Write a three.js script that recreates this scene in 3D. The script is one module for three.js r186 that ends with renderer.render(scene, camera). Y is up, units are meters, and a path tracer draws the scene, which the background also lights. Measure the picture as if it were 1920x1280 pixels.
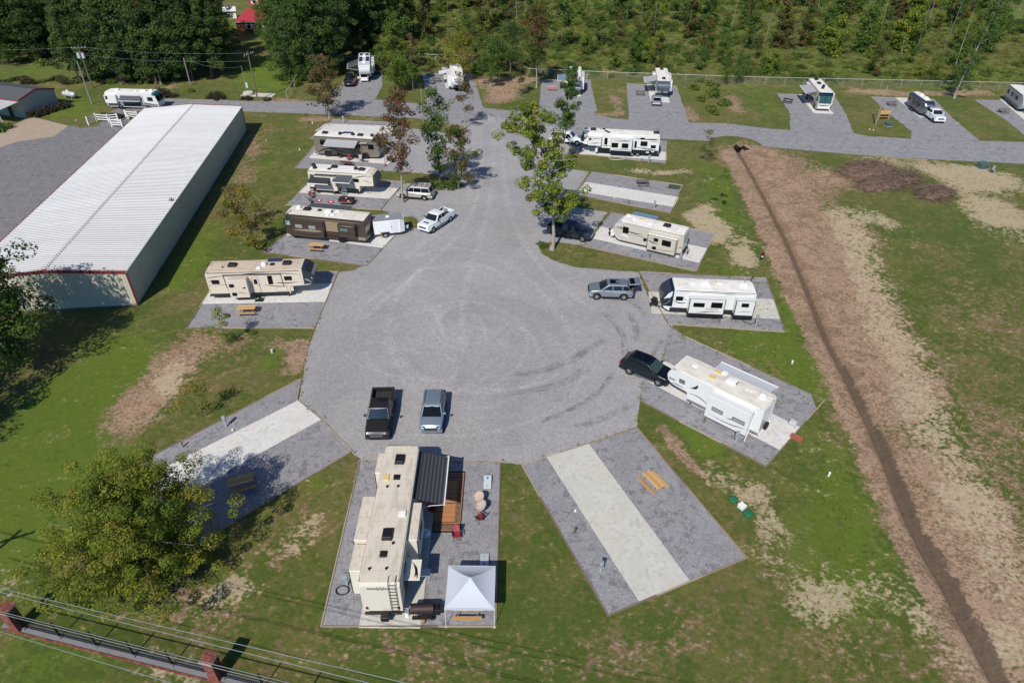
import * as THREE from 'three';
import { Sky } from 'three/addons/objects/Sky.js';
import { mergeGeometries } from 'three/addons/utils/BufferGeometryUtils.js';
import { RoundedBoxGeometry } from 'three/addons/geometries/RoundedBoxGeometry.js';
import { TextGeometry } from 'three/addons/geometries/TextGeometry.js';
import { FontLoader } from 'three/addons/loaders/FontLoader.js';

// ---------------------------------------------------------------- camera, sky, sun, exposure
const scene = new THREE.Scene();
const camera = new THREE.PerspectiveCamera(53.67, 1.5, 0.5, 3000);
camera.position.set(0, 39.5, 0);
camera.rotation.order = 'YXZ';
camera.rotation.set(-36.0 * Math.PI / 180, 0, 0.5 * Math.PI / 180);
const sunDir = new THREE.Vector3(-Math.sin(0.35) * 0.707, 0.707, Math.cos(0.35) * 0.707);
const sky = new Sky();
sky.scale.setScalar(2000);
sky.material.uniforms.sunPosition.value.copy(sunDir);
sky.material.uniforms.turbidity.value = 3;
sky.material.uniforms.rayleigh.value = 0.9;
sky.material.uniforms.mieCoefficient.value = 0.004;
sky.material.uniforms.cloudCoverage.value = 0.3;
sky.material.uniforms.cloudDensity.value = 0.3;
sky.name = 'sky'; sky.userData.kind = 'structure';
scene.add(sky);
scene.environmentIntensity = 0.145;
const sun = new THREE.DirectionalLight(0xfff6e8, 4.5);
sun.position.copy(sunDir).multiplyScalar(300).add(new THREE.Vector3(0, 0, -90));
sun.target.position.set(0, 0, -90);
sun.castShadow = true;
Object.assign(sun.shadow.camera, { left: -190, right: 190, top: 190, bottom: -190, near: 1, far: 700 });
sun.shadow.mapSize.set(4096, 4096);
scene.add(sun, sun.target);
const renderer = new THREE.WebGLRenderer({ antialias: true });
renderer.toneMapping = THREE.LinearToneMapping;
renderer.toneMappingExposure = 1.0;
renderer.shadowMap.enabled = true;

// ---------------------------------------------------------------- helpers
const PI = Math.PI, D2R = PI / 180;
function rng(a) { return () => { a |= 0; a = a + 0x6D2B79F5 | 0; let t = Math.imul(a ^ a >>> 15, 1 | a); t = t + Math.imul(t ^ t >>> 7, 61 | t) ^ t; return ((t ^ t >>> 14) >>> 0) / 4294967296; }; }
const lerp = (a, b, t) => a + (b - a) * t, clamp = (v, a = 0, b = 1) => Math.min(b, Math.max(a, v));
const sstep = (a, b, v) => { const t = clamp((v - a) / (b - a)); return t * t * (3 - 2 * t); };
const taken = {};
function numbered(n) { const k = taken[n] = (taken[n] ?? -1) + 1; return k ? n + '_' + String(k).padStart(3, '0') : n; }
function tag(o, label, category, group, kind) { o.userData = {}; if (label) o.userData.label = label; if (category) o.userData.category = category; if (group) o.userData.group = group; if (kind) o.userData.kind = kind; return o; }
function clean(g) { if (g.index) g = g.toNonIndexed(); for (const k of Object.keys(g.attributes)) if (!['position', 'normal', 'uv'].includes(k)) g.deleteAttribute(k); if (!g.attributes.uv) g.setAttribute('uv', new THREE.BufferAttribute(new Float32Array(g.attributes.position.count * 2), 2)); return g; }
function merge(gs) { return Array.isArray(gs) ? (gs.length === 1 ? gs[0] : mergeGeometries(gs.map(clean))) : gs; }
function mesh(name, gs, m, parent = scene) { const o = new THREE.Mesh(merge(gs), m); o.name = parent === scene ? numbered(name) : name; o.castShadow = o.receiveShadow = true; parent.add(o); return o; }
function thing(name, label, category, group) { const o = new THREE.Group(); o.name = numbered(name); scene.add(o); return tag(o, label, category, group); }
function struct(name, gs, m) { return tag(mesh(name, gs, m), null, null, null, 'structure'); }
function put(o, p, turn = 0, y = 0) { o.position.set(p[0], y, p[1]); o.rotation.y = turn; return o; }
const heading = (a, b) => Math.atan2(-(b[1] - a[1]), b[0] - a[0]);
function dup(o, p, turn, label, y = 0) { const c = o.clone(); c.name = numbered(o.name.replace(/_\d{3}$/, '')); c.userData = { ...o.userData }; if (label) c.userData.label = label; scene.add(c); return put(c, p, turn, y); }
// geometry makers: b = box by centre, bb = box by its extents
const bb = (x0, x1, y0, y1, z0, z1) => new THREE.BoxGeometry(x1 - x0, y1 - y0, z1 - z0).translate((x0 + x1) / 2, (y0 + y1) / 2, (z0 + z1) / 2);
const rb = (x0, x1, y0, y1, z0, z1, r = 0.03, s = 2) => new RoundedBoxGeometry(x1 - x0, y1 - y0, z1 - z0, s, r).translate((x0 + x1) / 2, (y0 + y1) / 2, (z0 + z1) / 2);
function bar(a, c, r, seg = 6, r2 = r) { const A = new THREE.Vector3(...a), C = new THREE.Vector3(...c), d = C.clone().sub(A), g = new THREE.CylinderGeometry(r2, r, d.length(), seg, 1); g.applyQuaternion(new THREE.Quaternion().setFromUnitVectors(new THREE.Vector3(0, 1, 0), d.normalize())); return g.translate((A.x + C.x) / 2, (A.y + C.y) / 2, (A.z + C.z) / 2); }
const tube = (pts, r, n = 24, s = 6) => new THREE.TubeGeometry(new THREE.CatmullRomCurve3(pts.map(p => new THREE.Vector3(...p))), n, r, s);
const shapeOf = pts => new THREE.Shape(pts.map(p => new THREE.Vector2(p[0], p[1])));
// an outline in (x, y) given width w along z, centred, with a small bevel
function slab(pts, w, bev = 0.03, z = 0, seg = 2, steps = 1) { const g = new THREE.ExtrudeGeometry(shapeOf(pts), { depth: Math.max(0.001, w - 2 * bev), bevelEnabled: bev > 0, bevelThickness: bev, bevelSize: bev, bevelOffset: -bev, bevelSegments: seg, steps, curveSegments: 8 }); return g.translate(0, 0, z - w / 2 + bev); }
function clip(pts, ax, v, keepGreater) { const o = [], ins = p => keepGreater ? p[ax] >= v : p[ax] <= v; for (let i = 0; i < pts.length; i++) { const p = pts[i], q = pts[(i + 1) % pts.length]; if (ins(p)) o.push(p); if (ins(p) !== ins(q)) { const t = (v - p[ax]) / (q[ax] - p[ax]); o.push([lerp(p[0], q[0], t), lerp(p[1], q[1], t)]); } } return o; }
function warp(g, f) { const p = g.attributes.position, v = new THREE.Vector3(); for (let i = 0; i < p.count; i++) { v.fromBufferAttribute(p, i); f(v); p.setXYZ(i, v.x, v.y, v.z); } g.computeVertexNormals(); return g; }
const lathe = (pts, seg = 20) => new THREE.LatheGeometry(pts.map(p => new THREE.Vector2(p[0], p[1])), seg);
const mats = {};
function M(c, rough = 0.7, metal = 0, extra) { const k = c + '|' + rough + '|' + metal; if (extra || !mats[k]) { const m = new THREE.MeshPhysicalMaterial({ color: c, roughness: rough, metalness: metal, ...extra }); if (extra) return m; mats[k] = m; } return mats[k]; }
const paint = (c, metal = 0) => M(c, 0.32, metal, { clearcoat: 0.8, clearcoatRoughness: 0.06 });
function lin(r, g, b) { return new THREE.Color().setRGB(r, g, b); }

// ---------------------------------------------------------------- noise and textures
const NS = 512;
function noiseTile(cell, oct, seed) { // tileable value noise, 0..1
  const out = new Float32Array(NS * NS); let amp = 1, tot = 0;
  for (let o = 0; o < oct; o++, cell = Math.max(1, cell / 2), amp *= 0.55) { const n = Math.round(NS / cell), r = rng(seed * 97 + o * 13 + 1), g = Float32Array.from({ length: n * n }, r); tot += amp;
    for (let y = 0; y < NS; y++) { const fy = y / cell, iy = Math.floor(fy), ty = fy - iy, sy = ty * ty * (3 - 2 * ty), r0 = (iy % n) * n, r1 = ((iy + 1) % n) * n;
      for (let x = 0; x < NS; x++) { const fx = x / cell, ix = Math.floor(fx), tx = fx - ix, sx = tx * tx * (3 - 2 * tx), a = ix % n, b = (ix + 1) % n; out[y * NS + x] += amp * ((g[r0 + a] * (1 - sx) + g[r0 + b] * sx) * (1 - sy) + (g[r1 + a] * (1 - sx) + g[r1 + b] * sx) * sy); } } }
  for (let i = 0; i < out.length; i++) out[i] /= tot; return out; }
const nA = noiseTile(64, 6, 3), nB = noiseTile(32, 5, 7), nF = noiseTile(4, 3, 11), nW = noiseTile(1, 1, 17);
function nz(t, u, v) { // bilinear sample; u, v in tiles
  let x = (u - Math.floor(u)) * NS, y = (v - Math.floor(v)) * NS; const ix = x | 0, iy = y | 0; x -= ix; y -= iy; const jx = (ix + 1) & 511, jy = (iy + 1) & 511;
  return (t[iy * NS + (ix & 511)] * (1 - x) + t[iy * NS + jx] * x) * (1 - y) + (t[jy * NS + (ix & 511)] * (1 - x) + t[jy * NS + jx] * x) * y; }
function pixels(w, h, f, srgb = true, wrap = true) { // f(i, j, out) writes linear or plain values 0..1
  const d = new Uint8Array(w * h * 4), o = [0, 0, 0];
  for (let j = 0, k = 0; j < h; j++) for (let i = 0; i < w; i++, k += 4) { f(i, j, o); for (let c = 0; c < 3; c++) { const v = clamp(o[c]); d[k + c] = 255 * (srgb ? (v < 0.0031308 ? 12.92 * v : 1.055 * Math.pow(v, 1 / 2.4) - 0.055) : v) + 0.5; } d[k + 3] = 255; }
  const t = new THREE.DataTexture(d, w, h); t.magFilter = THREE.LinearFilter; t.minFilter = THREE.LinearMipmapLinearFilter; t.generateMipmaps = true; if (wrap) t.wrapS = t.wrapT = THREE.RepeatWrapping; if (srgb) t.colorSpace = THREE.SRGBColorSpace; t.needsUpdate = true; return t; }
function canvasTex(w, h, draw) { const c = document.createElement('canvas'); c.width = w; c.height = h; draw(c.getContext('2d'), w, h); const t = new THREE.CanvasTexture(c); t.colorSpace = THREE.SRGBColorSpace; t.wrapS = t.wrapT = THREE.RepeatWrapping; return t; }
const font = await new FontLoader().loadAsync('fonts/droid/droid_sans_bold.typeface.json');
const fontSerif = await new FontLoader().loadAsync('fonts/droid/droid_serif_bold.typeface.json');

// ---------------------------------------------------------------- the ground: lawn, bare soil, dry grass
const ditchLine = [[37.17, -110.76], [36.78, -102.87], [36.31, -95.42], [35.78, -88.41], [34.72, -76.67], [33.64, -68.02], [32.83, -62.28], [31.80, -55.30], [31.33, -47.76], [30.56, -39.89], [29.50, -33.24], [29.25, -30.06], [29.25, -27.36], [29.10, -24.74], [28.99, -21.10], [28.91, -17.83], [28.62, -14.43]];
function segDist(p, line) { let best = 1e9, side = 0; for (let i = 0; i < line.length - 1; i++) { const [ax, az] = line[i], [bx, bz] = line[i + 1], dx = bx - ax, dz = bz - az, t = clamp(((p[0] - ax) * dx + (p[1] - az) * dz) / (dx * dx + dz * dz)), ex = p[0] - ax - t * dx, ez = p[1] - az - t * dz, d = ex * ex + ez * ez; if (d < best) { best = d; side = Math.sign(dx * ez - dz * ex); } } return [Math.sqrt(best), side]; }
const soil = [ // bare reddish soil: points, radius in metres, strength
  [[[38.07, -107.57], [37.92, -99.60], [37.30, -89.71], [36.60, -79.67], [35.69, -71.20], [34.80, -62.85], [34.04, -55.79], [33.30, -48.95], [32.53, -41.81], [31.78, -34.80], [31.39, -29.50], [31.20, -24.65], [30.91, -20.86]], 4.4, 1.2],
  [[[43.45, -105.32], [46.61, -99.80], [50.74, -97.78], [41.37, -91.65], [43.32, -84.60], [43.08, -76.82], [38.77, -72.57], [38.63, -62.92], [36.90, -54.91], [35.72, -46.69]], 4.2, .75],
  [[[35.13, -106.30], [34.63, -97.42], [33.74, -87.84], [32.89, -76.63], [31.80, -66.20], [30.98, -58.63], [30.41, -50.51], [29.63, -42.42], [29.23, -36.39], [28.51, -31.29], [28.46, -27.35], [28.55, -23.53], [28.64, -20.20]], 1.3, .9],
  [[[-32.91, -52.99], [-33.03, -49.62], [-32.67, -46.52], [-32.80, -43.65], [-32.69, -40.99], [-31.70, -51.29], [-30.31, -53.03]], 2.2, .62], [[[42.92, -42.59], [37.19, -36.48], [37.40, -33.33], [35.62, -29.11]], 4, .4],
  [[[-44.26, -114.46], [-41.26, -102.17], [-39.82, -92.76], [-41.41, -117.29], [-33.27, -83.89], [-32.98, -78.33]], 2.4, .5], [[[-23.28, -54.02], [-21.20, -53.16], [-20.59, -48.99], [-20.64, -54.06]], 1.2, .55], [[[-27.05, -49.70], [-25.91, -53.98], [-31.33, -55.74]], 2.5, .4],
  [[[12.76, -42.21], [13.47, -39.99], [14.26, -38.49], [15.46, -36.23]], 0.55, .9], [[[-16.59, -28.14], [-15.74, -30.36], [-14.39, -31.78]], 1.8, .55], [[[-30.59, -27.17], [-27.83, -25.99], [-22.63, -25.26], [-18.24, -24.55]], 2, .6], [[[-10.38, -22.82], [-6.34, -22.17], [-1.76, -21.54], [4.70, -21.93], [11.56, -23.73]], 2.2, .4],
  [[[-3.71, -141.20], [-7.30, -149.00], [2.36, -149.31], [5.44, -158.12], [-4.57, -133.93], [0.64, -137.63]], 3, .65], [[[19.83, -158.60], [22.89, -154.23], [19.85, -138.20], [19.96, -126.38], [14.49, -126.22], [22.48, -141.99]], 1.5, .6], [[[70.00, -143.44], [74.13, -142.80], [80.09, -141.47], [89.13, -142.12], [97.56, -143.51]], 2.2, .75], [[[32.92, -131.60], [32.77, -123.65], [43.51, -138.90], [42.37, -128.59]], 1.6, .6],
  [[[46.83, -171.75], [38.80, -176.81]], 3, .2], [[[-69.64, -143.02], [-72.08, -141.01], [-57.27, -135.90], [-41.91, -133.53], [-50.13, -133.29]], 1.6, .7], [[[-33.42, -123.36], [-38.82, -121.71], [-25.57, -122.97]], 1.5, .4], [[[-11.00, -92.04], [-8.65, -91.52], [-6.79, -92.51]], 1.2, .9], [[[-15.69, -81.78], [-14.82, -84.26]], 1.4, .5], [[[-12.78, -120.93], [-8.78, -118.15]], 1.5, .7], [[[22.10, -24.93], [22.29, -21.43], [19.32, -22.07]], 3, .3], [[[52.53, -74.18], [54.85, -67.78], [47.03, -58.88], [47.25, -51.57], [42.18, -45.33], [55.19, -63.18], [45.72, -63.03], [57.72, -81.64]], 5, .14], [[[24.54, -54.73], [24.06, -49.61], [19.19, -54.65]], 1.5, .2]];
const straw = [ // pale dry patches
  [[[44.78, -84.63], [42.59, -74.00], [40.47, -65.18], [38.57, -58.75], [38.22, -53.15], [36.45, -46.70], [35.51, -40.57], [35.09, -36.46], [34.30, -31.35], [33.62, -26.99]], 2.6, .8], [[[57.67, -104.50], [63.46, -102.37], [67.93, -98.17], [72.86, -98.28], [74.51, -94.28], [67.97, -101.37], [65.35, -80.23], [66.78, -85.07]], 4, .75], [[[27.17, -86.82], [25.66, -83.42], [25.79, -76.50], [24.40, -84.22], [28.25, -79.51]], 1.7, .8], [[[27.56, -73.04], [27.63, -69.78], [29.17, -76.56]], 1.6, .7],
  [[[26.79, -99.35], [22.50, -98.19], [17.82, -99.57], [29.36, -96.28]], 1.1, .7], [[[16.01, -36.79], [17.60, -35.71], [18.54, -34.65], [19.01, -32.88], [18.69, -31.19]], 1.25, .95], [[[17.34, -29.80], [18.52, -27.66], [20.75, -26.86], [18.66, -24.90], [22.73, -26.48]], 1.5, .5], [[[-14.25, -32.02], [-14.73, -30.83], [-15.49, -29.46]], .9, .8], [[[-18.56, -26.48], [-17.28, -26.89], [-19.88, -25.29]], 1.2, .6], [[[-21.46, -21.04], [-19.74, -20.73], [-18.24, -20.11]], 1.2, .8],
  [[[-31.37, -50.46], [-31.40, -45.80], [-31.07, -47.29]], 1.3, .7], [[[49.18, -83.07], [49.89, -79.93], [47.68, -86.38]], 2, .5], [[[25.22, -27.32], [25.56, -25.73], [26.87, -23.52]], 1.8, .5], [[[24.84, -39.22], [30.11, -49.70], [30.38, -62.78]], .9, .4], [[[28.92, -21.82], [31.91, -23.56]], 1.6, .7], [[[35.27, -97.44], [32.03, -84.37]], 1.2, .4], [[[-33.64, -26.33], [-32.36, -26.54]], 1.2, .5]];
const lush = [[[[28.56, -103.81], [30.81, -97.34], [28.03, -84.29], [29.70, -81.09], [32.22, -108.64]], 2.6, .8], [[[30.74, -63.89], [29.47, -56.66], [26.15, -54.76], [29.19, -51.32], [22.40, -54.70], [28.94, -46.60]], 2.6, .8], [[[22.95, -44.37], [25.28, -40.45], [26.30, -36.35], [24.04, -33.68], [25.43, -31.26], [24.67, -27.72], [20.81, -31.21], [21.66, -23.83]], 3, .7], [[[15.08, -40.32], [16.56, -39.12], [14.25, -42.89]], 1, .8], [[[-40.07, -44.25], [-38.23, -37.87], [-34.73, -38.50], [-35.33, -31.55], [-38.01, -49.55], [-34.08, -28.82], [-36.94, -53.82]], 4.5, .7], [[[-38.76, -102.23], [-38.43, -95.79], [-38.44, -120.24], [-38.97, -79.75], [-37.35, -63.89], [-38.93, -72.51]], 1.8, .7],
  [[[-13.89, -35.62], [-15.60, -35.87], [-23.02, -53.13], [-23.06, -49.76]], 1.2, .7], [[[49.89, -79.93], [45.72, -63.03], [44.50, -54.13]], 4, .2], [[[-16.07, -95.27], [-12.77, -81.04], [-19.39, -96.21], [-21.16, -68.30]], 1.2, .7], [[[30.04, -67.35], [21.31, -69.67], [15.39, -72.15]], 1.5, .5], [[[-26.96, -177.17], [-8.81, -183.59], [11.01, -173.10], [29.69, -168.57], [48.16, -166.71], [66.29, -164.88], [83.04, -160.70], [100.29, -158.99], [113.94, -161.74], [-26.00, -217.18], [5.32, -210.81], [35.06, -204.76], [63.34, -199.02], [92.95, -200.21], [122.87, -201.41], [156.86, -233.74], [23.21, -241.18], [57.08, -238.11], [91.76, -239.75], [126.88, -241.41]], 12, .75], [[[-52.34, -147.57], [-60.16, -165.42], [-47.87, -139.85], [-101.24, -152.34], [-106.92, -152.16], [-70.39, -193.63], [-79.47, -214.82]], 6, .7], [[[-84.92, -125.03], [-79.43, -122.10], [-83.46, -131.63]], 4, .8], [[[66.29, -120.12], [84.65, -120.61], [87.79, -117.87], [48.47, -127.16], [48.89, -146.70], [27.44, -126.58]], 3, .45], [[[-30.08, -21.62], [-27.16, -20.99], [-24.93, -20.36]], 3, .5]];
const roadMask = [];
function groundTexture(x0, z0, w, h, n) {
  const cv = [soil, straw, lush].map(list => { const c = document.createElement('canvas'); c.width = c.height = n / 2; const g = c.getContext('2d'), sx = n / 2 / w, sz = n / 2 / h; g.fillStyle = '#000'; g.fillRect(0, 0, n / 2, n / 2); g.globalCompositeOperation = 'lighter';
    for (const [pts, r, s] of list) { const dots = []; pts.forEach((p, i) => { dots.push(p); const q = pts[i + 1]; if (q) { const L = Math.hypot(q[0] - p[0], q[1] - p[1]), k = Math.floor(L / (r * 0.9)); if (L < r * 9) for (let j = 1; j < k; j++) dots.push([lerp(p[0], q[0], j / k), lerp(p[1], q[1], j / k)]); } });
      for (const [x, z] of dots) { g.save(); g.translate((x - x0) * sx, (z - z0) * sz); g.scale(sx, sz); const q = g.createRadialGradient(0, 0, 0, 0, 0, r * 1.5); q.addColorStop(0, `rgba(255,255,255,${s * .62})`); q.addColorStop(.5, `rgba(255,255,255,${s * .42})`); q.addColorStop(1, 'rgba(255,255,255,0)'); g.fillStyle = q; g.fillRect(-r * 1.5, -r * 1.5, 3 * r, 3 * r); g.restore(); } }
    return g.getImageData(0, 0, n / 2, n / 2).data; });
  const lerp3 = (o, c, t) => { for (let k = 0; k < 3; k++) o[k] += (c[k] - o[k]) * t; };
  const cG = [.072, .106, .01], cO = [.165, .142, .036], cL = [.102, .16, .007], cS = [.42, .275, .19], cP = [.5, .4, .26], cW = [.11, .078, .052], cSd = [.22, .14, .085], cD = [.045, .08, .008];
  return pixels(n, n, (i, j, o) => {
    const x = x0 + (i + .5) / n * w, z = z0 + (j + .5) / n * h, k = (((j >> 1) * n / 2) + (i >> 1)) * 4;
    const wx = (nz(nB, x / 23, z / 23 + .4) - .5) * 5, wz = (nz(nB, x / 23 + .6, z / 23) - .5) * 5;
    const a = nz(nA, (x + wx) / 57, (z + wz) / 57), b = nz(nB, (x + wx) / 19.1 + .3, (z + wz) / 17.7), f = nz(nF, x / 41, z / 33), f2 = nz(nF, x / 17 + .5, z / 14 + .2), f3 = nz(nW, x / 71, z / 49), wn = nW[(j & 511) * NS + (i & 511)];
    const kx = clamp(i + wx * 3, 0, n - 1) | 0, kz = clamp(j + wz * 3, 0, n - 1) | 0, kw = (((kz >> 1) * n / 2) + (kx >> 1)) * 4, ms = cv[0][kw] / 255, mp = cv[1][kw] / 255, ml = cv[2][kw] / 255, fine = (f - .5) * .9 + (f2 - .5) * .7 + (f3 - .5) * .45;
    o[0] = cG[0]; o[1] = cG[1]; o[2] = cG[2];
    lerp3(o, cO, clamp((b - .46) * 2.4 + (a - .5) * 1.8 + .34 + fine * .9) * .8);
    lerp3(o, cL, sstep(.2, .85, ml + (b - .5) * 1.3 + fine * .8) * .85);
    lerp3(o, cD, sstep(.5, .8, f2 * .5 + f3 * .5) * .45);
    const sm = sstep(.3, .74, ms + (b - .5) * 1.0 + fine * .95 + (a - .5) * .5); lerp3(o, f2 + b > 1.06 ? cSd : cS, sm * .92);
    const pm = sstep(.32, .8, mp + fine * 1.0 + (b - .5) * 1.0); lerp3(o, cP, pm * .82);
    if (sm > .4 && sm < .97 && f2 > .6 && b > .5) lerp3(o, cG, .6 * sstep(.6, .7, f2));
    lerp3(o, cSd, (1 - sm) * .5 * sstep(.6, .78, f + (a - .5) * .5) * (1 - ml));
    if (x > 8 && z > -118) { const [d, side] = segDist([x, z], ditchLine); if (d < 4) { const wob = (b - .5) * 1.4 + (f - .5) * .9, wd = lerp(.2, .75, sstep(-62, -22, z)) + wob * lerp(.12, .7, sstep(-62, -22, z)); const wet = side > 0 ? sstep(.34 + wob * .15, .2 + wob * .15, d) : sstep(wd + .12, wd, d); lerp3(o, cSd, sstep(1.2 + wob, .4 + wob, d) * .5); lerp3(o, cW, clamp(wet) * .85); } }
    const g = .6 + .32 * f2 + .34 * f3 + .2 * wn; o[0] *= g; o[1] *= g; o[2] *= g;
  }, true, false);
}
function groundHeight(x, z) { let y = (nz(nA, x / 41 + .1, z / 41) - .5) * .0; if (x > 8 && z > -120) { const d = segDist([x, z], ditchLine)[0]; const wob = .8 + .4 * nz(nB, x / 11, z / 11); y -= .62 * sstep(.62 * wob, .08, d); if (d < 6) y += .12 * sstep(5, 2.2, d) * sstep(.9, 1.8, d); } return y; }
const NX0 = -88, NX1 = 88, NZ0 = -140, NZ1 = -14;
{ const nx = 580, nzz = 416, g = new THREE.PlaneGeometry(NX1 - NX0, NZ1 - NZ0, nx, nzz).rotateX(-PI / 2).translate((NX0 + NX1) / 2, 0, (NZ0 + NZ1) / 2), p = g.attributes.position, uv = g.attributes.uv;
  for (let i = 0; i < p.count; i++) { const x = p.getX(i), z = p.getZ(i), e = x <= NX0 + .01 || x >= NX1 - .01 || z <= NZ0 + .01 || z >= NZ1 - .01; p.setY(i, e ? 0 : groundHeight(x, z)); uv.setXY(i, (x - NX0) / (NX1 - NX0), (z - NZ0) / (NZ1 - NZ0)); }
  g.computeVertexNormals();
  const bump = pixels(512, 512, (i, j, o) => { o[0] = o[1] = o[2] = .5 * nF[j * NS + i] + .5 * nW[j * NS + i]; }, false); bump.repeat.set(40, 30);
  struct('ground', g, new THREE.MeshStandardMaterial({ map: groundTexture(NX0, NZ0, NX1 - NX0, NZ1 - NZ0, 2048), roughness: 1, bumpMap: bump, bumpScale: .05 })); }
{ const R = 1300, sh = shapeOf([[-R, -R], [R, -R], [R, R], [-R, R]]); sh.holes.push(new THREE.Path([[NX0, -NZ1], [NX0, -NZ0], [NX1, -NZ0], [NX1, -NZ1]].map(p => new THREE.Vector2(...p))));
  const g = new THREE.ShapeGeometry(sh).rotateX(-PI / 2), p = g.attributes.position, uv = g.attributes.uv, X0 = -230, W = 460, Z0 = -330, H = 330; for (let i = 0; i < p.count; i++) uv.setXY(i, (p.getX(i) - X0) / W, (p.getZ(i) - Z0) / H);
  const t = groundTexture(X0, Z0, W, H, 2048); t.wrapS = t.wrapT = THREE.MirroredRepeatWrapping; struct('outlying_ground', g, new THREE.MeshStandardMaterial({ map: t, roughness: 1 })); }

// ---------------------------------------------------------------- gravel, concrete, timber edging
const gravelTile = pixels(2048, 2048, (i, j, o) => { const x = i / 2048, z = j / 2048, a = nz(nA, x * 3, z * 3), b = nz(nB, x * 5, z * 5), f = nz(nF, x * 3, z * 3), w = nW[(j & 511) * NS + (i & 511)], c = nz(nW, x, z);
  let v = .3 * (.84 + .34 * (a - .3)) * (.92 + .16 * b) * (.8 + .4 * f) * (.74 + .34 * c + .2 * w); if (w > .97) v *= 1.7; if (w < .06) v *= .5; const st = sstep(.54, .72, b * .7 + a * .3 + (f - .5) * .5); v *= 1 - .42 * st; o[0] = v * 1.0; o[1] = v * .985; o[2] = v * 1.03; });
const gravelBump = pixels(512, 512, (i, j, o) => { o[0] = o[1] = o[2] = nW[j * NS + i] * .7 + nF[j * NS + i] * .3; }, false); 
function gravelMat(tex, bx, bz) { const b = gravelBump.clone(); b.repeat.set(bx, bz); b.needsUpdate = true; return new THREE.MeshStandardMaterial({ map: tex, roughness: .95, bumpMap: b, bumpScale: .02 }); }
const gravel = gravelMat(gravelTile, 4, 4);
function sheet(pts, y, uvScale, off = [0, 0], rough = 0, seed = 1) { // a ground polygon with a slightly ragged edge
  const r = rng(seed * 31 + 7), out = []; pts.forEach((p, i) => { const q = pts[(i + 1) % pts.length], L = Math.hypot(q[0] - p[0], q[1] - p[1]), n = rough ? Math.max(1, Math.round(L / .45)) : 1; for (let k = 0; k < n; k++) { const t = k / n, e = rough && k ? (r() - .5) * rough : 0, e2 = rough && k ? (r() - .5) * rough : 0; out.push([lerp(p[0], q[0], t) + e, lerp(p[1], q[1], t) + e2]); } });
  const g = new THREE.ShapeGeometry(shapeOf(out.map(p => [p[0], -p[1]]))).rotateX(-PI / 2).translate(0, y, 0), P = g.attributes.position, uv = g.attributes.uv; for (let i = 0; i < P.count; i++) uv.setXY(i, P.getX(i) / uvScale + off[0], P.getZ(i) / uvScale + off[1]); return g; }
// round a polygon's corners (Chaikin, some passes)
function soften(pts, n = 2) { for (let k = 0; k < n; k++) pts = pts.flatMap((p, i) => { const q = pts[(i + 1) % pts.length]; return [[lerp(p[0], q[0], .25), lerp(p[1], q[1], .25)], [lerp(p[0], q[0], .75), lerp(p[1], q[1], .75)]]; }); return pts; }
struct('gravel_road', sheet([[-69.55, -134.12], [-58.46, -133.40], [-49.87, -132.44], [-39.21, -133.09], [-27.57, -134.65], [-17.85, -131.83], [-5.96, -129.83], [-1.38, -128.33], [5.67, -129.18], [14.17, -125.90], [21.04, -123.33], [31.68, -122.12], [38.21, -122.00], [45.10, -119.28], [49.11, -118.54], [59.48, -117.41], [61.33, -115.82], [68.45, -114.66], [79.95, -113.89], [87.03, -113.54], [98.52, -113.05], [90.80, -101.90], [80.88, -103.45], [64.47, -105.36], [54.41, -107.00], [42.33, -110.13], [35.76, -112.26], [24.90, -113.55], [12.52, -114.57], [3.38, -115.69], [-9.04, -119.28], [-16.87, -123.21], [-23.57, -123.78], [-32.78, -124.92], [-47.88, -126.07], [-54.09, -126.85], [-66.16, -127.15], [-70.79, -126.38], [-74.57, -130.20]], .012, 40, [.3, .1], .22, 3), gravel);
const lotMat = gravelMat(gravelTile, 4, 4); lotMat.color.setRGB(.74, .73, .73);
struct('gravel_lot', sheet([[-78.12, -118.02], [-82.09, -110.33], [-84.94, -101.14], [-93.53, -78.68], [-67.70, -53.36], [-61.05, -74.87], [-69.22, -120.88], [-70.19, -127.68], [-74.30, -128.55], [-74.77, -124.38], [-72.84, -117.59], [-75.48, -116.40]], .008, 36, [.1, .6], .25, 5), lotMat);
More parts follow.
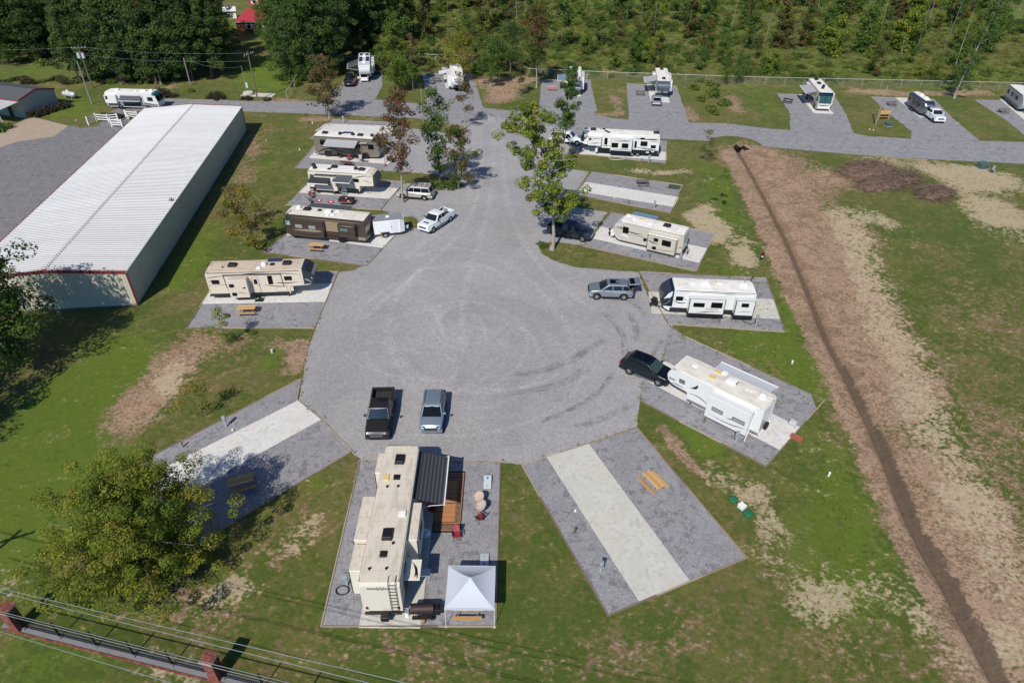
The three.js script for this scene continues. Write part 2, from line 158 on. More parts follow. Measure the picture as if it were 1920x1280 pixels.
const driveTex = (() => { const n = 2048, X0 = -36, W = 66, Z0 = -122, H = 86, c = document.createElement('canvas'); c.width = c.height = n; const g = c.getContext('2d'); g.fillStyle = '#808080'; g.fillRect(0, 0, n, n); g.scale(n / W, n / H); g.translate(-X0, -Z0); const r = rng(5); g.lineCap = 'round';
  const arc = (pts, w, col, a) => { for (let k = 0; k < 7; k++) { const dx = (r() - .5) * w, dz = (r() - .5) * w; g.strokeStyle = `rgba(${col},${col},${col},${a / 5})`; g.lineWidth = w * (.3 + .5 * r()); g.beginPath(); pts.forEach((p, i) => { if (!i) g.moveTo(p[0] + dx, p[1] + dz); else { const q = pts[i - 1]; g.quadraticCurveTo(q[0] + dx, q[1] + dz, (p[0] + q[0]) / 2 + dx, (p[1] + q[1]) / 2 + dz); } }); g.stroke(); } };
  const loop = (cx, cz, rx, rz, a0, a1) => Array.from({ length: 26 }, (_, i) => [cx + rx * Math.cos(lerp(a0, a1, i / 25)), cz + rz * Math.sin(lerp(a0, a1, i / 25))]);
  const [cx, cz] = [-4.25, -54.30]; for (let k = 0; k < 30; k++) { const q = 2.5 + r() * 10, a0 = r() * 6.3; arc(loop(cx + (r() - .5) * 9, cz + (r() - .5) * 11, q, q * (.6 + .8 * r()), a0, a0 + .6 + r() * 1.7), .3 + .5 * r(), r() < .66 ? 225 : 60, .3); }
  for (const t of [[[7.08, -50.18], [4.93, -47.78], [1.48, -46.61], [-1.40, -46.20]], [[9.52, -49.41], [7.72, -46.32], [4.69, -43.79], [0.97, -42.06]], [[10.62, -50.23], [11.44, -54.54], [10.55, -58.31], [9.08, -60.31]], [[12.51, -54.55], [12.78, -58.35], [11.42, -60.87]], [[7.86, -53.15], [5.62, -50.98], [2.02, -49.30], [-0.97, -49.26]], [[9.05, -54.50], [6.78, -52.70], [4.06, -50.14]], [[14.91, -54.59], [13.03, -51.09], [11.02, -49.43]], [[14.06, -59.37], [12.79, -62.50], [9.28, -62.44]], [[10.41, -44.91], [7.38, -42.81], [4.10, -41.45]]]) arc(t, .6, 20, .8);
  for (const t of [[[-5.97, -118.22], [-4.62, -96.54], [-5.72, -80.40], [-9.08, -71.71], [-13.97, -62.06], [-16.95, -54.12]], [[-3.62, -118.29], [-3.02, -96.58], [-3.62, -80.44], [-5.09, -69.21], [-5.57, -58.06], [-3.96, -49.22]], [[-2.16, -115.55], [-1.39, -94.59], [-0.13, -80.51], [3.06, -69.35], [6.95, -62.40], [10.55, -58.31]], [[-6.90, -118.20], [-5.82, -96.52], [-6.61, -83.59], [-10.80, -75.81], [-14.69, -66.59]], [[-11.64, -71.67], [-7.36, -74.46], [-2.02, -71.84], [2.36, -65.70], [5.54, -58.23], [6.13, -50.99], [1.97, -46.98], [-4.75, -46.15], [-9.93, -49.14], [-13.01, -56.02], [-12.70, -65.45], [-8.44, -71.72]], [[-12.81, -62.08], [-10.09, -69.12], [-3.89, -70.50], [1.14, -64.53]], [[-12.72, -54.18], [-9.93, -49.14], [-5.82, -47.64], [-4.51, -50.02], [-8.49, -54.24]]]) arc(t, .8, 225, .3);
  const d = g.getImageData(0, 0, n, n).data;
  const t = pixels(n, n, (i, j, o) => { const x = X0 + i / n * W, z = Z0 + j / n * H, a = nz(nA, x / 34, z / 34), b = nz(nB, x / 9, z / 9), w = nW[(j & 511) * NS + (i & 511)], w2 = nW[((j * 3 >> 1) & 511) * NS + ((i * 5 >> 2) & 511)], m = d[(j * n + i) * 4] / 128;
    const f = nz(nF, x / 13, z / 13), c = nz(nW, x / 41, z / 41); let v = .34 * (.86 + .3 * (a - .35)) * (.92 + .16 * b) * (.82 + .36 * f) * (.74 + .36 * c + .16 * w); v *= lerp(1, m, clamp(.1 + 2.2 * (nz(nB, x / 7.3 + .2, z / 6.1) - .32) + (f - .5) * 1.2, 0, .9)); if (w > .985) v *= 1.4; o[0] = v * 1.01; o[1] = v * .985; o[2] = v * .985; }, true, false); return { t, X0, W, Z0, H }; })();
const driveEdge = [[-5.80, -125.66], [-9.00, -118.71], [-10.40, -114.79], [-16.18, -117.11], [-20.64, -118.98], [-20.92, -114.52], [-19.47, -100.89], [-20.97, -98.47], [-11.88, -97.00], [-7.91, -94.25], [-6.86, -92.51], [-9.82, -91.68], [-12.49, -92.97], [-19.38, -94.20], [-17.32, -90.39], [-17.63, -87.48], [-18.11, -84.53], [-15.35, -82.44], [-13.14, -82.32], [-12.12, -80.27], [-12.32, -79.04], [-14.45, -78.99], [-15.02, -77.19], [-17.33, -69.37], [-18.93, -67.97], [-20.39, -67.58], [-20.22, -61.96], [-20.10, -56.67], [-19.83, -52.31], [-19.30, -48.22], [-18.91, -45.24], [-16.20, -42.71], [-13.04, -39.00], [-11.87, -38.06], [-8.44, -37.93], [-0.85, -37.85], [0.85, -37.75], [3.98, -39.03], [7.16, -40.54], [10.66, -42.12], [11.30, -44.92], [12.03, -48.19], [14.28, -50.94], [16.58, -57.23], [14.92, -63.08], [14.63, -68.31], [10.83, -68.73], [7.44, -69.30], [5.01, -70.79], [3.53, -72.61], [3.33, -74.66], [4.90, -75.68], [8.70, -74.76], [12.86, -84.32], [9.48, -85.43], [6.62, -86.57], [6.11, -88.33], [8.71, -90.20], [11.58, -98.58], [8.16, -100.00], [6.13, -102.61], [7.30, -105.63], [11.01, -106.91], [13.36, -113.79], [7.23, -119.14]];
{ const g = sheet(driveEdge, .016, 1, [0, 0], .16, 9), P_ = g.attributes.position, uv = g.attributes.uv; for (let i = 0; i < P_.count; i++) uv.setXY(i, (P_.getX(i) - driveTex.X0) / driveTex.W, (P_.getZ(i) - driveTex.Z0) / driveTex.H);
  struct('gravel_turning_circle', g, gravelMat(driveTex.t, 7, 9)); }
const slabTex = pixels(1024, 1024, (i, j, o) => { const x = i / 1024, z = j / 1024, a = nz(nA, x * 2, z * 2), b = nz(nB, x * 3 + .2, z * 3), f = nz(nF, x * 4, z * 4), w = nW[(j & 511) * NS + (i & 511)]; let v = .68 * (.88 + .26 * (a - .3)) * (.94 + .12 * w); const st = sstep(.52, .72, b * .6 + a * .4 + (f - .5) * .3); v *= 1 - .2 * st; const rust = sstep(.66, .8, nz(nA, x * 2 + .5, z * 2 + .3)); o[0] = v * (1 + .03 * rust); o[1] = v * (.985 - .06 * rust); o[2] = v * (.93 - .14 * rust); });
const concrete = new THREE.MeshStandardMaterial({ map: slabTex, roughness: .9 });
const slabTex2 = slabTex.clone(); slabTex2.needsUpdate = true; const concreteGrey = new THREE.MeshStandardMaterial({ map: slabTex2, color: lin(.86, .85, .8), roughness: .9 });
const lumber = [M('#93806f', .9), M('#7d6c5d', .9), M('#a49484', .9)];
let padN = 0;
function site(pad, slabs, edges, opts = {}) {
  padN++; const r = rng(padN * 17), p = struct('gravel_pad', sheet(pad, .022 + padN * .0004, 40, [r(), r()], opts.ragged ?? 0, padN), gravel);
  for (const s of slabs) { const sh = new THREE.ExtrudeGeometry(shapeOf(s.map(q => [q[0], -q[1]])), { depth: .09, bevelEnabled: true, bevelSize: .01, bevelThickness: .01, bevelSegments: 1 }).rotateX(-PI / 2).translate(0, -.035, 0), uv = sh.attributes.uv, P_ = sh.attributes.position, o = [r(), r()]; for (let i = 0; i < uv.count; i++) uv.setXY(i, P_.getX(i) / 13 + o[0], P_.getZ(i) / 13 + o[1]); mesh('concrete_slab', sh, opts.grey ? concreteGrey : concrete, p); }
  for (const e of edges) { const a = pad[e], c = pad[(e + 1) % pad.length], L = Math.hypot(c[0] - a[0], c[1] - a[1]), n = Math.max(1, Math.round(L / 3.6)), tn = heading(a, c); for (let k = 0; k < n; k++) { const l = L / n - .02, t = (k + .5) / n; const m = mesh('edging_board', bb(-l / 2, l / 2, -.05, .085 + .02 * r(), -.045, .045), lumber[Math.floor(r() * 3)], p); m.position.set(lerp(a[0], c[0], t), .0, lerp(a[1], c[1], t)); m.rotation.y = tn + (r() - .5) * .012; } }
  return p; }
const all = n => Array.from({ length: n }, (_, i) => i);
site([[-12.09, -38.06], [-0.85, -37.85], [-0.85, -23.80], [-11.84, -23.69]], [[[-9.46, -23.65], [-5.61, -23.65], [-5.72, -37.84], [-9.56, -37.94]]], all(4), { grey: 1 });
site([[0.85, -37.63], [10.69, -41.99], [16.39, -29.08], [6.29, -24.60]], [[[2.84, -38.65], [6.39, -40.12], [12.05, -27.22], [8.48, -25.56]]], all(4), { grey: 1 });
site([[-19.40, -48.22], [-19.01, -45.24], [-16.29, -42.70], [-12.91, -39.00], [-22.48, -29.25], [-29.84, -37.21]], [[[-18.92, -45.11], [-16.32, -42.72], [-25.88, -32.95], [-28.59, -35.76]]], all(6));
site([[-20.17, -67.77], [-20.17, -56.34], [-33.16, -56.13], [-33.57, -67.46]], [[[-20.17, -61.33], [-33.37, -60.71], [-33.47, -64.55], [-20.27, -65.07]]], [0, 1, 2, 3]);
site([[-17.15, -69.12], [-30.14, -72.24], [-27.13, -82.95], [-14.14, -79.83]], [[[-15.80, -73.59], [-28.69, -76.82], [-27.86, -80.46], [-14.86, -77.23]]], [0, 1, 2, 3]);
site([[-17.98, -84.41], [-31.29, -85.65], [-29.52, -95.63], [-16.01, -94.18]], [[[-30.56, -89.91], [-17.26, -88.04], [-16.53, -91.58], [-29.83, -93.45]]], [0, 1, 2, 3]);
site([[-20.17, -98.23], [-33.47, -98.85], [-32.85, -110.18], [-19.33, -109.14]], [[[-32.43, -103.32], [-19.44, -100.93], [-19.02, -104.57], [-32.02, -106.86]]], [0, 1, 2, 3]);
site([[-20.58, -110.60], [-34.51, -112.26], [-32.85, -122.03], [-21.62, -120.79]], [[[-20.89, -114.55], [-34.41, -116.01], [-33.57, -119.75], [-21.41, -118.71]]], [0, 1, 2]);
site([[11.98, -98.59], [24.90, -93.69], [21.28, -84.24], [8.70, -90.02]], [[[10.79, -94.52], [23.43, -89.41], [22.15, -86.20], [9.25, -91.34]]], all(4));
site([[13.29, -84.33], [25.87, -78.26], [21.45, -68.55], [8.67, -74.48]], [[[11.50, -79.88], [24.03, -74.21], [22.22, -70.64], [9.99, -76.68]]], all(4));
site([[12.54, -114.84], [25.90, -112.53], [23.85, -102.12], [10.52, -106.18]], [[[11.60, -109.38], [24.89, -107.11], [24.26, -103.58], [10.67, -105.95]]], [1, 2, 3]);
site([[14.76, -68.31], [29.16, -67.10], [27.84, -56.35], [16.16, -57.61]], [[[15.12, -63.97], [28.67, -62.54], [28.18, -58.78], [14.78, -59.68]]], all(4), { grey: 1 });
site([[16.21, -57.32], [17.57, -55.36], [27.96, -45.79], [20.34, -37.69], [11.48, -45.50], [11.93, -48.19], [14.31, -51.11]], [[[12.02, -48.76], [14.70, -51.28], [24.57, -42.26], [22.07, -39.55]]], [0, 1, 2, 3]);
site([[-36.87, -157.62], [-29.42, -156.50], [-27.35, -144.33], [-27.19, -133.62], [-37.83, -132.96], [-35.82, -144.07]], [[[-36.05, -159.49], [-33.05, -159.59], [-30.64, -146.63], [-34.09, -146.52]]], [], { ragged: .3 });
site([[-20.16, -154.13], [-10.01, -156.69], [-7.56, -142.22], [-5.62, -128.86], [-16.68, -130.52], [-18.43, -142.66]], [[[-16.44, -159.69], [-12.84, -159.81], [-10.55, -142.90], [-14.05, -142.79]]], [], { ragged: .3 });
site([[5.78, -149.42], [16.29, -149.75], [15.83, -136.28], [15.70, -128.49], [14.06, -124.66], [4.58, -125.95]], [[[10.91, -149.58], [14.23, -149.69], [13.30, -137.64], [10.53, -137.56]]], [0], { ragged: .2 });
site([[23.70, -147.12], [33.95, -145.44], [32.85, -134.32], [31.65, -121.53], [20.87, -122.13], [22.27, -134.71]], [[[27.93, -146.85], [31.36, -146.56], [30.47, -134.11], [26.79, -134.25]]], [0], { ragged: .2 });
site([[53.39, -140.67], [64.80, -139.90], [62.41, -127.86], [59.33, -116.58], [48.64, -117.96], [52.01, -128.53]], [[[57.75, -140.43], [61.12, -140.16], [60.11, -127.90], [56.47, -128.34]]], [0], { ragged: .2 });
site([[71.86, -139.01], [83.97, -137.92], [81.39, -125.88], [79.65, -113.36], [68.02, -114.12], [70.29, -118.53], [70.47, -126.20]], [[[76.56, -138.97], [79.43, -138.69], [79.15, -126.13], [75.45, -126.46]]], [0], { ragged: .2 });
site([[91.89, -137.80], [104.56, -137.10], [101.01, -125.19], [95.22, -112.20], [88.80, -114.64], [90.87, -125.52]], [[[97.31, -138.32], [100.13, -138.04], [98.21, -125.11], [94.29, -125.31]]], [0], { ragged: .2 });
struct('concrete_apron', sheet([[-78.09, -117.45], [-77.68, -112.00], [-82.36, -109.30], [-85.23, -101.58], [-89.74, -103.31], [-90.84, -110.11], [-88.34, -114.68], [-87.20, -122.19]], .02, 15, [.3, .2]), new THREE.MeshStandardMaterial({ map: slabTex, color: lin(.62, .5, .4), roughness: .9 }));

// ---------------------------------------------------------------- recreational vehicles
const roofMap = (() => { const r = rng(71), seams = all(9).map(i => Math.round((i + .5 + (r() - .5) * .3) * 1024 / 9)); return pixels(1024, 256, (i, j, o) => { const a = nz(nA, i / 700, j / 300), f = nz(nF, i / 260, j / 900), b = nz(nB, i / 900 + .4, j / 120); let v = .95 - .16 * sstep(.45, .75, a) - .14 * sstep(.5, .8, b * .5 + f * .5) + .06 * (f - .5); for (const s of seams) if (Math.abs(i - s) < 2) v *= .78; o[0] = v; o[1] = v * .985; o[2] = v * .955; }); })();
const tpo = c => new THREE.MeshStandardMaterial({ color: c, map: roofMap, roughness: .8 });
const glassDark = M('#0b0d0f', .08, 0), glassTeal = M('#1c2a2c', .06, 0), rubber = M('#161617', .85), blackTrim = M('#17181a', .5), darkGrey = M('#3a3c40', .6), chrome = M('#cfd2d6', .18, 1), alu = M('#b9bcc0', .35, .9), whitePlastic = M('#e9e8e4', .45), unitBlack = M('#141416', .55), redLens = M('#7d0f12', .25), amberLens = M('#c46a12', .3), clearLens = M('#d8dde0', .1);
const tyreGeo = {}, wheelParts = (r, w) => { const k = r + '|' + w; if (!tyreGeo[k]) tyreGeo[k] = [lathe([[r * .6, -w / 2], [r * .9, -w / 2], [r * .985, -w * .36], [r, -w * .2], [r, w * .2], [r * .985, w * .36], [r * .9, w / 2], [r * .6, w / 2], [r * .6, -w / 2]], 22).rotateX(PI / 2), merge([lathe([[0, -w * .2], [r * .2, -w * .2], [r * .24, -w * .1], [r * .52, -w * .18], [r * .62, -w * .42], [r * .62, w * .42], [r * .52, w * .18], [r * .24, w * .1], [r * .2, w * .2], [0, w * .2]], 18).rotateX(PI / 2), ...all(5).flatMap(i => [1, -1].map(s => bb(r * .2, r * .56, -r * .07, r * .07, s * w * .1 - .01, s * w * .1 + .012 + s * .01).rotateZ(i * 2 * PI / 5)))])]; return tyreGeo[k]; };
function wheel(parent, x, z, r, w, rimMat = alu) { const g = new THREE.Group(); g.name = 'wheel'; parent.add(g); g.position.set(x, r, z); const [t, m] = wheelParts(r, w); mesh('tyre', t, rubber, g); mesh('rim', m, rimMat, g); return g; }
// curved stripe (a crescent tapering at both ends) in the x, y plane of a side
function swoosh(x0, y0, x1, y1, bulge, thick, n = 14) { const a = [], b = [], dx = x1 - x0, dy = y1 - y0, L = Math.hypot(dx, dy), px = -dy / L, py = dx / L; for (let i = 0; i <= n; i++) { const t = i / n, q = 4 * t * (1 - t) * bulge, h = thick * Math.sin(PI * Math.pow(t, .7)) / 2 + .004; a.push([x0 + dx * t + px * (q + h), y0 + dy * t + py * (q + h)]); b.push([x0 + dx * t + px * (q - h), y0 + dy * t + py * (q - h)]); } return a.concat(b.reverse()); }
// a flat piece (outline in x, y) lying on a side wall: s = +1 right side, -1 left side, at z = zf
function onSide(pts, s, zf, t = .006) { const g = new THREE.ExtrudeGeometry(shapeOf(pts), { depth: t, bevelEnabled: false }); return g.translate(0, 0, s > 0 ? zf : -zf - t); }
const rect = (x, y, w, h) => [[x - w / 2, y - h / 2], [x + w / 2, y - h / 2], [x + w / 2, y + h / 2], [x - w / 2, y + h / 2]];
const rrect = (x, y, w, h, r = .07) => { const o = []; for (const [sx, sy, a] of [[1, 1, 0], [-1, 1, 1], [-1, -1, 2], [1, -1, 3]]) for (let k = 0; k <= 3; k++) { const q = (a + k / 3) * PI / 2; o.push([x + sx * (w / 2 - r) + r * Math.cos(q), y + sy * (h / 2 - r) + r * Math.sin(q)]); } return o; };
function windowOn(parent, s, zf, x, y, w, h, glass = glassDark, r = .06) { const f = mesh('window', onSide(rrect(x, y, w, h, r), s, zf, .022), blackTrim, parent); mesh('pane', onSide(rrect(x, y, w - .09, h - .09, r * .7), s, zf + .02, .008), glass, f); return f; }
function lettering(parent, str, size, s, zf, x, y, m, f = font, slant = 0) { const g = new TextGeometry(str, { font: f, size, depth: .006, curveSegments: 3, bevelEnabled: false }); g.computeBoundingBox(); const w = g.boundingBox.max.x; g.translate(-w / 2, -size / 2, 0); if (slant) warp(g, v => { v.x += v.y * slant; }); if (s < 0) g.rotateY(PI); g.translate(x, y, s > 0 ? zf : -zf); return mesh('lettering', g, m, parent); }
function airCon(parent, x, y, z, m, l = .95, w = .72, h = .3) { const g = warp(rb(-l / 2, l / 2, 0, h, -w / 2, w / 2, .07, 3), v => { const t = v.y / h; v.x *= 1 - .16 * t; v.z *= 1 - .14 * t; if (v.x > 0) v.y *= 1 - .3 * (v.x / l); }); const o = mesh('air_conditioner', g.translate(x, y, z), m, parent); mesh('grille', bb(x - l / 2 - .004, x - l / 2 + .05, y + .06, y + h * .55, z - w * .32, z + w * .32), darkGrey, o); return o; }
function roofBits(parent, y, list) { for (const [kind, x, z] of list) { const m = kind.endsWith('W') ? whitePlastic : unitBlack, k = kind[0];
    if (k === 'a') airCon(parent, x, y, z, m); else if (k === 'v') { const o = mesh('roof_vent', warp(rb(x - .23, x + .23, y, y + .13, z - .23, z + .23, .04), v => { }), m, parent); } else if (k === 's') mesh('skylight', warp(rb(x - .3, x + .3, y, y + .1, z - .22, z + .22, .05), v => { }), M('#d9bf7e', .3), parent); else if (k === 'p') mesh('vent_pipe', merge([new THREE.CylinderGeometry(.05, .06, .14, 10).translate(x, y + .07, z), new THREE.CylinderGeometry(.085, .085, .03, 10).translate(x, y + .15, z)]), m, parent);
    else if (k === 'd') mesh('satellite_dome', lathe([[.001, .42], [.14, .4], [.24, .32], [.29, .2], [.3, .08], [.3, 0]], 18).translate(x, y, z), m, parent); else if (k === 't') mesh('antenna', merge([bb(x - .45, x + .45, y + .1, y + .14, z - .03, z + .03), bb(x - .05, x + .05, y, y + .12, z - .05, z + .05), bb(x + .36, x + .44, y + .08, y + .2, z - .2, z + .2)]), m, parent); else if (k === 'l') mesh('solar_panel', bb(x - .75, x + .75, y + .03, y + .07, z - .34, z + .34), M('#223052', .15), parent); } }
// awning let out from a side; outer edge lower than the rail
function awning(parent, s, x0, x1, yTop, out, drop, fabric, zf, armMat = whitePlastic, legs = false) {
  const n = 10, pos = [], uv = [], idx = []; for (let i = 0; i <= n; i++) for (const [k, x] of [[0, x0], [1, x1]]) for (const th of [0, 1]) { const t = i / n, sag = -.05 * Math.sin(PI * t); pos.push(x, yTop - drop * t + sag - th * .012, s * (zf + out * t)); uv.push(k * (x1 - x0), t * out); }
  const q = (a, b, c, d) => idx.push(a, b, c, b, d, c); for (let i = 0; i < n; i++) { const o = i * 4; q(o, o + 2, o + 4, o + 6); q(o + 3, o + 1, o + 7, o + 5); q(o + 1, o, o + 5, o + 4); q(o + 2, o + 3, o + 6, o + 7); } q(0, 1, 2, 3); q(n * 4, n * 4 + 2, n * 4 + 1, n * 4 + 3);
  const g = new THREE.BufferGeometry(); g.setAttribute('position', new THREE.Float32BufferAttribute(pos, 3)); g.setAttribute('uv', new THREE.Float32BufferAttribute(uv, 2)); g.setIndex(idx); const gg = g.toNonIndexed(); gg.computeVertexNormals();
  const a = mesh('awning', gg, fabric, parent), zo = s * (zf + out), yo = yTop - drop; mesh('roller', bar([x0 - .08, yo, zo], [x1 + .08, yo, zo], .055, 10), armMat, a);
  for (const x of [x0 - .05, x1 + .05]) { mesh('arm', legs ? [bar([x, 1.0, s * zf], [x, yo, zo], .025), bar([x, yTop - .2, s * zf], [x, yo + .02, zo], .02)] : [bar([x, yTop - 1.1, s * (zf + .02)], [x, yo - .1, s * (zf + out * .55)], .022), bar([x, yo - .1, s * (zf + out * .55)], [x, yo, zo], .022)], armMat, a); } return a; }
function sideDoor(parent, s, zf, x, y0, m, hinge = 1) { const d = mesh('door', onSide(rrect(x, y0 + .95, .72, 1.9, .1), s, zf, .02), blackTrim, parent); mesh('door_panel', onSide(rrect(x, y0 + .95, .66, 1.84, .09), s, zf + .016, .012), m, d); mesh('window', onSide(rrect(x, y0 + 1.35, .36, .6, .06), s, zf + .026, .008), glassDark, d); mesh('handle', bb(x + hinge * .26 - .03, x + hinge * .26 + .03, y0 + .85, y0 + 1.0, s > 0 ? zf + .026 : -zf - .06, s > 0 ? zf + .06 : -zf - .026), blackTrim, d); return d; }
function steps(parent, s, zf, x, n, top, m = blackTrim) { const g = []; for (let i = 0; i < n; i++) g.push(bb(x - .32, x + .32, top * (1 - (i + .5) / n), top * (1 - (i + .5) / n) + .04, s * (zf + .05 + .24 * i) - .13, s * (zf + .05 + .24 * i) + .13)); for (const e of [-.33, .33]) g.push(bar([x + e, top, s * zf], [x + e, .02, s * (zf + .24 * n)], .02)); return mesh('entry_steps', g, m, parent); }
// a slide-out room; wins in the slide's own x, y
function slideOut(parent, s, x0, x1, y0, y1, out, zf, m, wins = [], o = {}) { const z0 = s > 0 ? zf - .05 : -zf - out, z1 = s > 0 ? zf + out : -zf + .05, g = mesh('slide_out', rb(x0, x1, y0, y1, z0, z1, .025, 2), m, parent), ze = zf + out;
  mesh('corner_trim', [[x0, y0 + .02, x0 + .06, y1 - .02], [x1 - .06, y0 + .02, x1, y1 - .02], [x0 + .06, y1 - .07, x1 - .06, y1 - .02]].map(([a, b, c, d]) => bb(a - .006, c + .006, b, d, s > 0 ? ze - .05 : -ze - .008, s > 0 ? ze + .008 : -ze + .05)), o.trim ?? blackTrim, g);
  if (o.roof) mesh('slide_topper', bb(x0 + .05, x1 - .05, y1, y1 + .03, s > 0 ? zf : -ze + .02, s > 0 ? ze - .02 : -zf), o.roof, g);
  if (o.skirt) mesh('skirt', bb(x0 - .004, x1 + .004, y0 - .004, y0 + o.skirt, s > 0 ? zf : -ze - .006, s > 0 ? ze + .006 : -zf), blackTrim, g);
  for (const [x, y, w, h, gl] of wins) windowOn(g, s, ze, x, y, w, h, gl ?? o.glass ?? glassDark);
  for (const [c, ...q] of o.marks ?? []) mesh('stripe', onSide(swoosh(...q), s, ze + .002), c, g); return g; }
// fifth wheel (gooseneck), travel trailer or motor coach. x runs to the front; the right (door) side is +z
function rv(name, label, category, o) {
  const t = thing(name, label, category, 'recreational vehicles on the camp sites'), { L, H, W = 2.5, kind, body, roof = tpo('#e4e2dc'), low = .5 } = o, hw = W / 2, xr = -L / 2, xf = L / 2; let prof;
  if (kind === 'fifth') { const xg = xf - (o.neck ?? 2.6); const k = H / 3.8; prof = [[xr, low + .15], [xr + .25, low], [xg - .1, low], [xg, low + .12], [xg + .02, 1.5 * k], [xg + .15, 1.62 * k], [xf - .55, 1.72 * k], [xf - .18, 1.95 * k], [xf - .03, 2.35 * k], [xf, 2.6 * k], [xf - .06, 2.9 * k], [xf - .22, 3.25 * k], [xf - .5, H - .32], [xf - .85, H - .1], [xf - 1.3, H], [xr + .5, H - .02], [xr + .05, H - .12], [xr, H - .3]]; }
  else if (kind === 'trailer') prof = [[xr, low + .15], [xr + .3, low], [xf - .95, low], [xf - .5, low + .22], [xf - .2, low + .6], [xf, 1.5], [xf - .06, 1.9], [xf - .25, 2.35], [xf - .6, H - .4], [xf - .95, H - .12], [xf - 1.35, H], [xr + .3, H - .02], [xr + .05, H - .1], [xr, H - .28]];
  else prof = [[xr, low + .2], [xr + .4, low], [xf - .5, low - .05], [xf - .1, low + .05], [xf, low + .3], [xf, 1.35], [xf - .08, 1.55], [xf - .3, H - .55], [xf - .5, H - .15], [xf - .8, H - .02], [xf - 1.3, H], [xr + .3, H], [xr + .06, H - .08], [xr, H - .3]];
  const xs = xf - 1.35, nose = v => { if (v.x > xs) { const q = clamp((v.x - xs) / 1.35); v.z *= 1 - (kind === 'coach' ? .07 : .13) * q * q; } };
  mesh('body', [slab(clip(prof, 0, xs, false), W, .035), warp(slab(clip(prof, 0, xs, true), W, .035, 0, 2), nose)], body, t);
  if (o.cap) mesh('front_cap', warp(slab(clip(clip(prof, 0, xf - (o.capX ?? 1.0), true), 1, o.capY ?? 1.5, true), W + .016, .04), v => { nose(v); v.x += .012; v.y += .006; }), o.cap, t);
  if (o.shield) { const s = mesh('windscreen', warp(slab(clip(clip(clip(prof, 0, xf - .62, true), 1, 1.5, true), 1, H - .5, false), W - .12, .03), v => { nose(v); v.x += .022; }), o.shield, t); mesh('centre_post', bb(xf - .22, xf - .0, 1.5, H - .5, -.02, .02).applyMatrix4(new THREE.Matrix4().makeShear(0, 0, -.16, 0, 0, 0)).translate(.1 + .16 * 1.5 * 1, 0, 0), blackTrim, s); }
  mesh('roof', warp(new THREE.BoxGeometry(o.roofL ?? L - 1.45, .05, W - .14, 1, 1, 8), v => { if (v.y > 0) v.y += .05 * (1 - (v.z / hw) ** 2); }).translate(xr + .12 + (o.roofL ?? L - 1.45) / 2, H + .005, 0), roof, t);
  for (const s of [1, -1]) mesh('roof_rail', bb(xr + .2, xf - 1.4, H - .09, H - .03, s * hw - .015, s * hw + .02), o.rail ?? blackTrim, t);
  if (o.skirt) { const x1 = kind === 'fifth' ? xf - (o.neck ?? 2.6) - .12 : xf - 1.0; for (const s of [1, -1]) mesh('skirt', bb(xr + .05, x1, low + .02, low + o.skirt, s * (hw + .004) - .006, s * (hw + .004) + .006), o.skirtMat ?? darkGrey, t); }
  const ax = o.axles ?? [-.35 * 1 - .9, .1 - .4], r = o.wr ?? .38; if (kind !== 'coach') for (const x of ax) for (const s of [1, -1]) wheel(t, x, s * (hw - .06), r, .22); else for (const x of ax) for (const s of [1, -1]) { mesh('wheel_arch', onSide(rrect(x, r + .06, r * 2.5, r * 2.3, r * .9), s, hw - .002, .008), unitBlack, t); wheel(t, x, s * (hw - .1), r, .28, chrome); }
  if (kind !== 'coach') for (const x of ax) for (const s of [1, -1]) mesh('wheel_arch', onSide(clip(rrect(x, r + .1, r * 2.5, r * 2.4, r * .95), 1, low - .02, true), s, hw + .001, .004), unitBlack, t);
  if (kind !== 'coach') mesh('chassis', [bb(xr + .1, kind === 'fifth' ? xf - (o.neck ?? 2.6) - .3 : xf - .7, low - .1, low + .02, -.9, .9), ...(kind === 'trailer' ? [bar([xf - .9, .45, .7], [xf + .95, .45, 0], .05), bar([xf - .9, .45, -.7], [xf + .95, .45, 0], .05)] : [bb(xf - 1.6, xf - 1.3, .95, 1.6, -.16, .16)])], blackTrim, t);
  if (kind === 'fifth') for (const s of [1, -1]) mesh('landing_leg', bb(xf - (o.neck ?? 2.6) - .4, xf - (o.neck ?? 2.6) - .3, .0, low + .1, s * .95 - .05, s * .95 + .05), darkGrey, t);
  if (kind === 'trailer') { mesh('tongue_jack', merge([bb(xf + .7, xf + .8, 0, .95, -.05, .05), bb(xf + .62, xf + .88, .9, 1.05, -.09, .09)]), blackTrim, t); if (!o.noGas) for (const s of [1, -1]) mesh('gas_bottle', lathe([[.001, .68], [.08, .66], [.15, .58], [.16, .5], [.16, .12], [.13, .02], [0, 0]], 14).translate(xf + .28, .45, s * .18), o.gas ?? whitePlastic, t); }
  mesh('rear_bumper', rb(xr - .14, xr + .02, low - .08, low + .08, -hw + .08, hw - .08, .03), o.bumper ?? blackTrim, t);
  for (const s of [1, -1]) mesh('tail_light', rb(xr - .02, xr + .02, low + .35, low + .62, s * (hw - .25) - .09, s * (hw - .25) + .09, .015), redLens, t);
  if (o.ladder) { const z = o.ladder === true ? hw - .42 : o.ladder, g = []; for (const e of [-.22, .22]) g.push(bar([xr - .1, low + .15, z + e], [xr - .1, H - .1, z + e], .022), bar([xr - .1, H - .1, z + e], [xr - .02, H + .12, z + e], .022), bar([xr - .02, H + .12, z + e], [xr + .5, H + .1, z + e], .022)); for (let k = 0; k < 9; k++) g.push(bar([xr - .1, low + .3 + k * .33, z - .22], [xr - .1, low + .3 + k * .33, z + .22], .02)); mesh('ladder', g, o.ladderMat ?? blackTrim, t); }
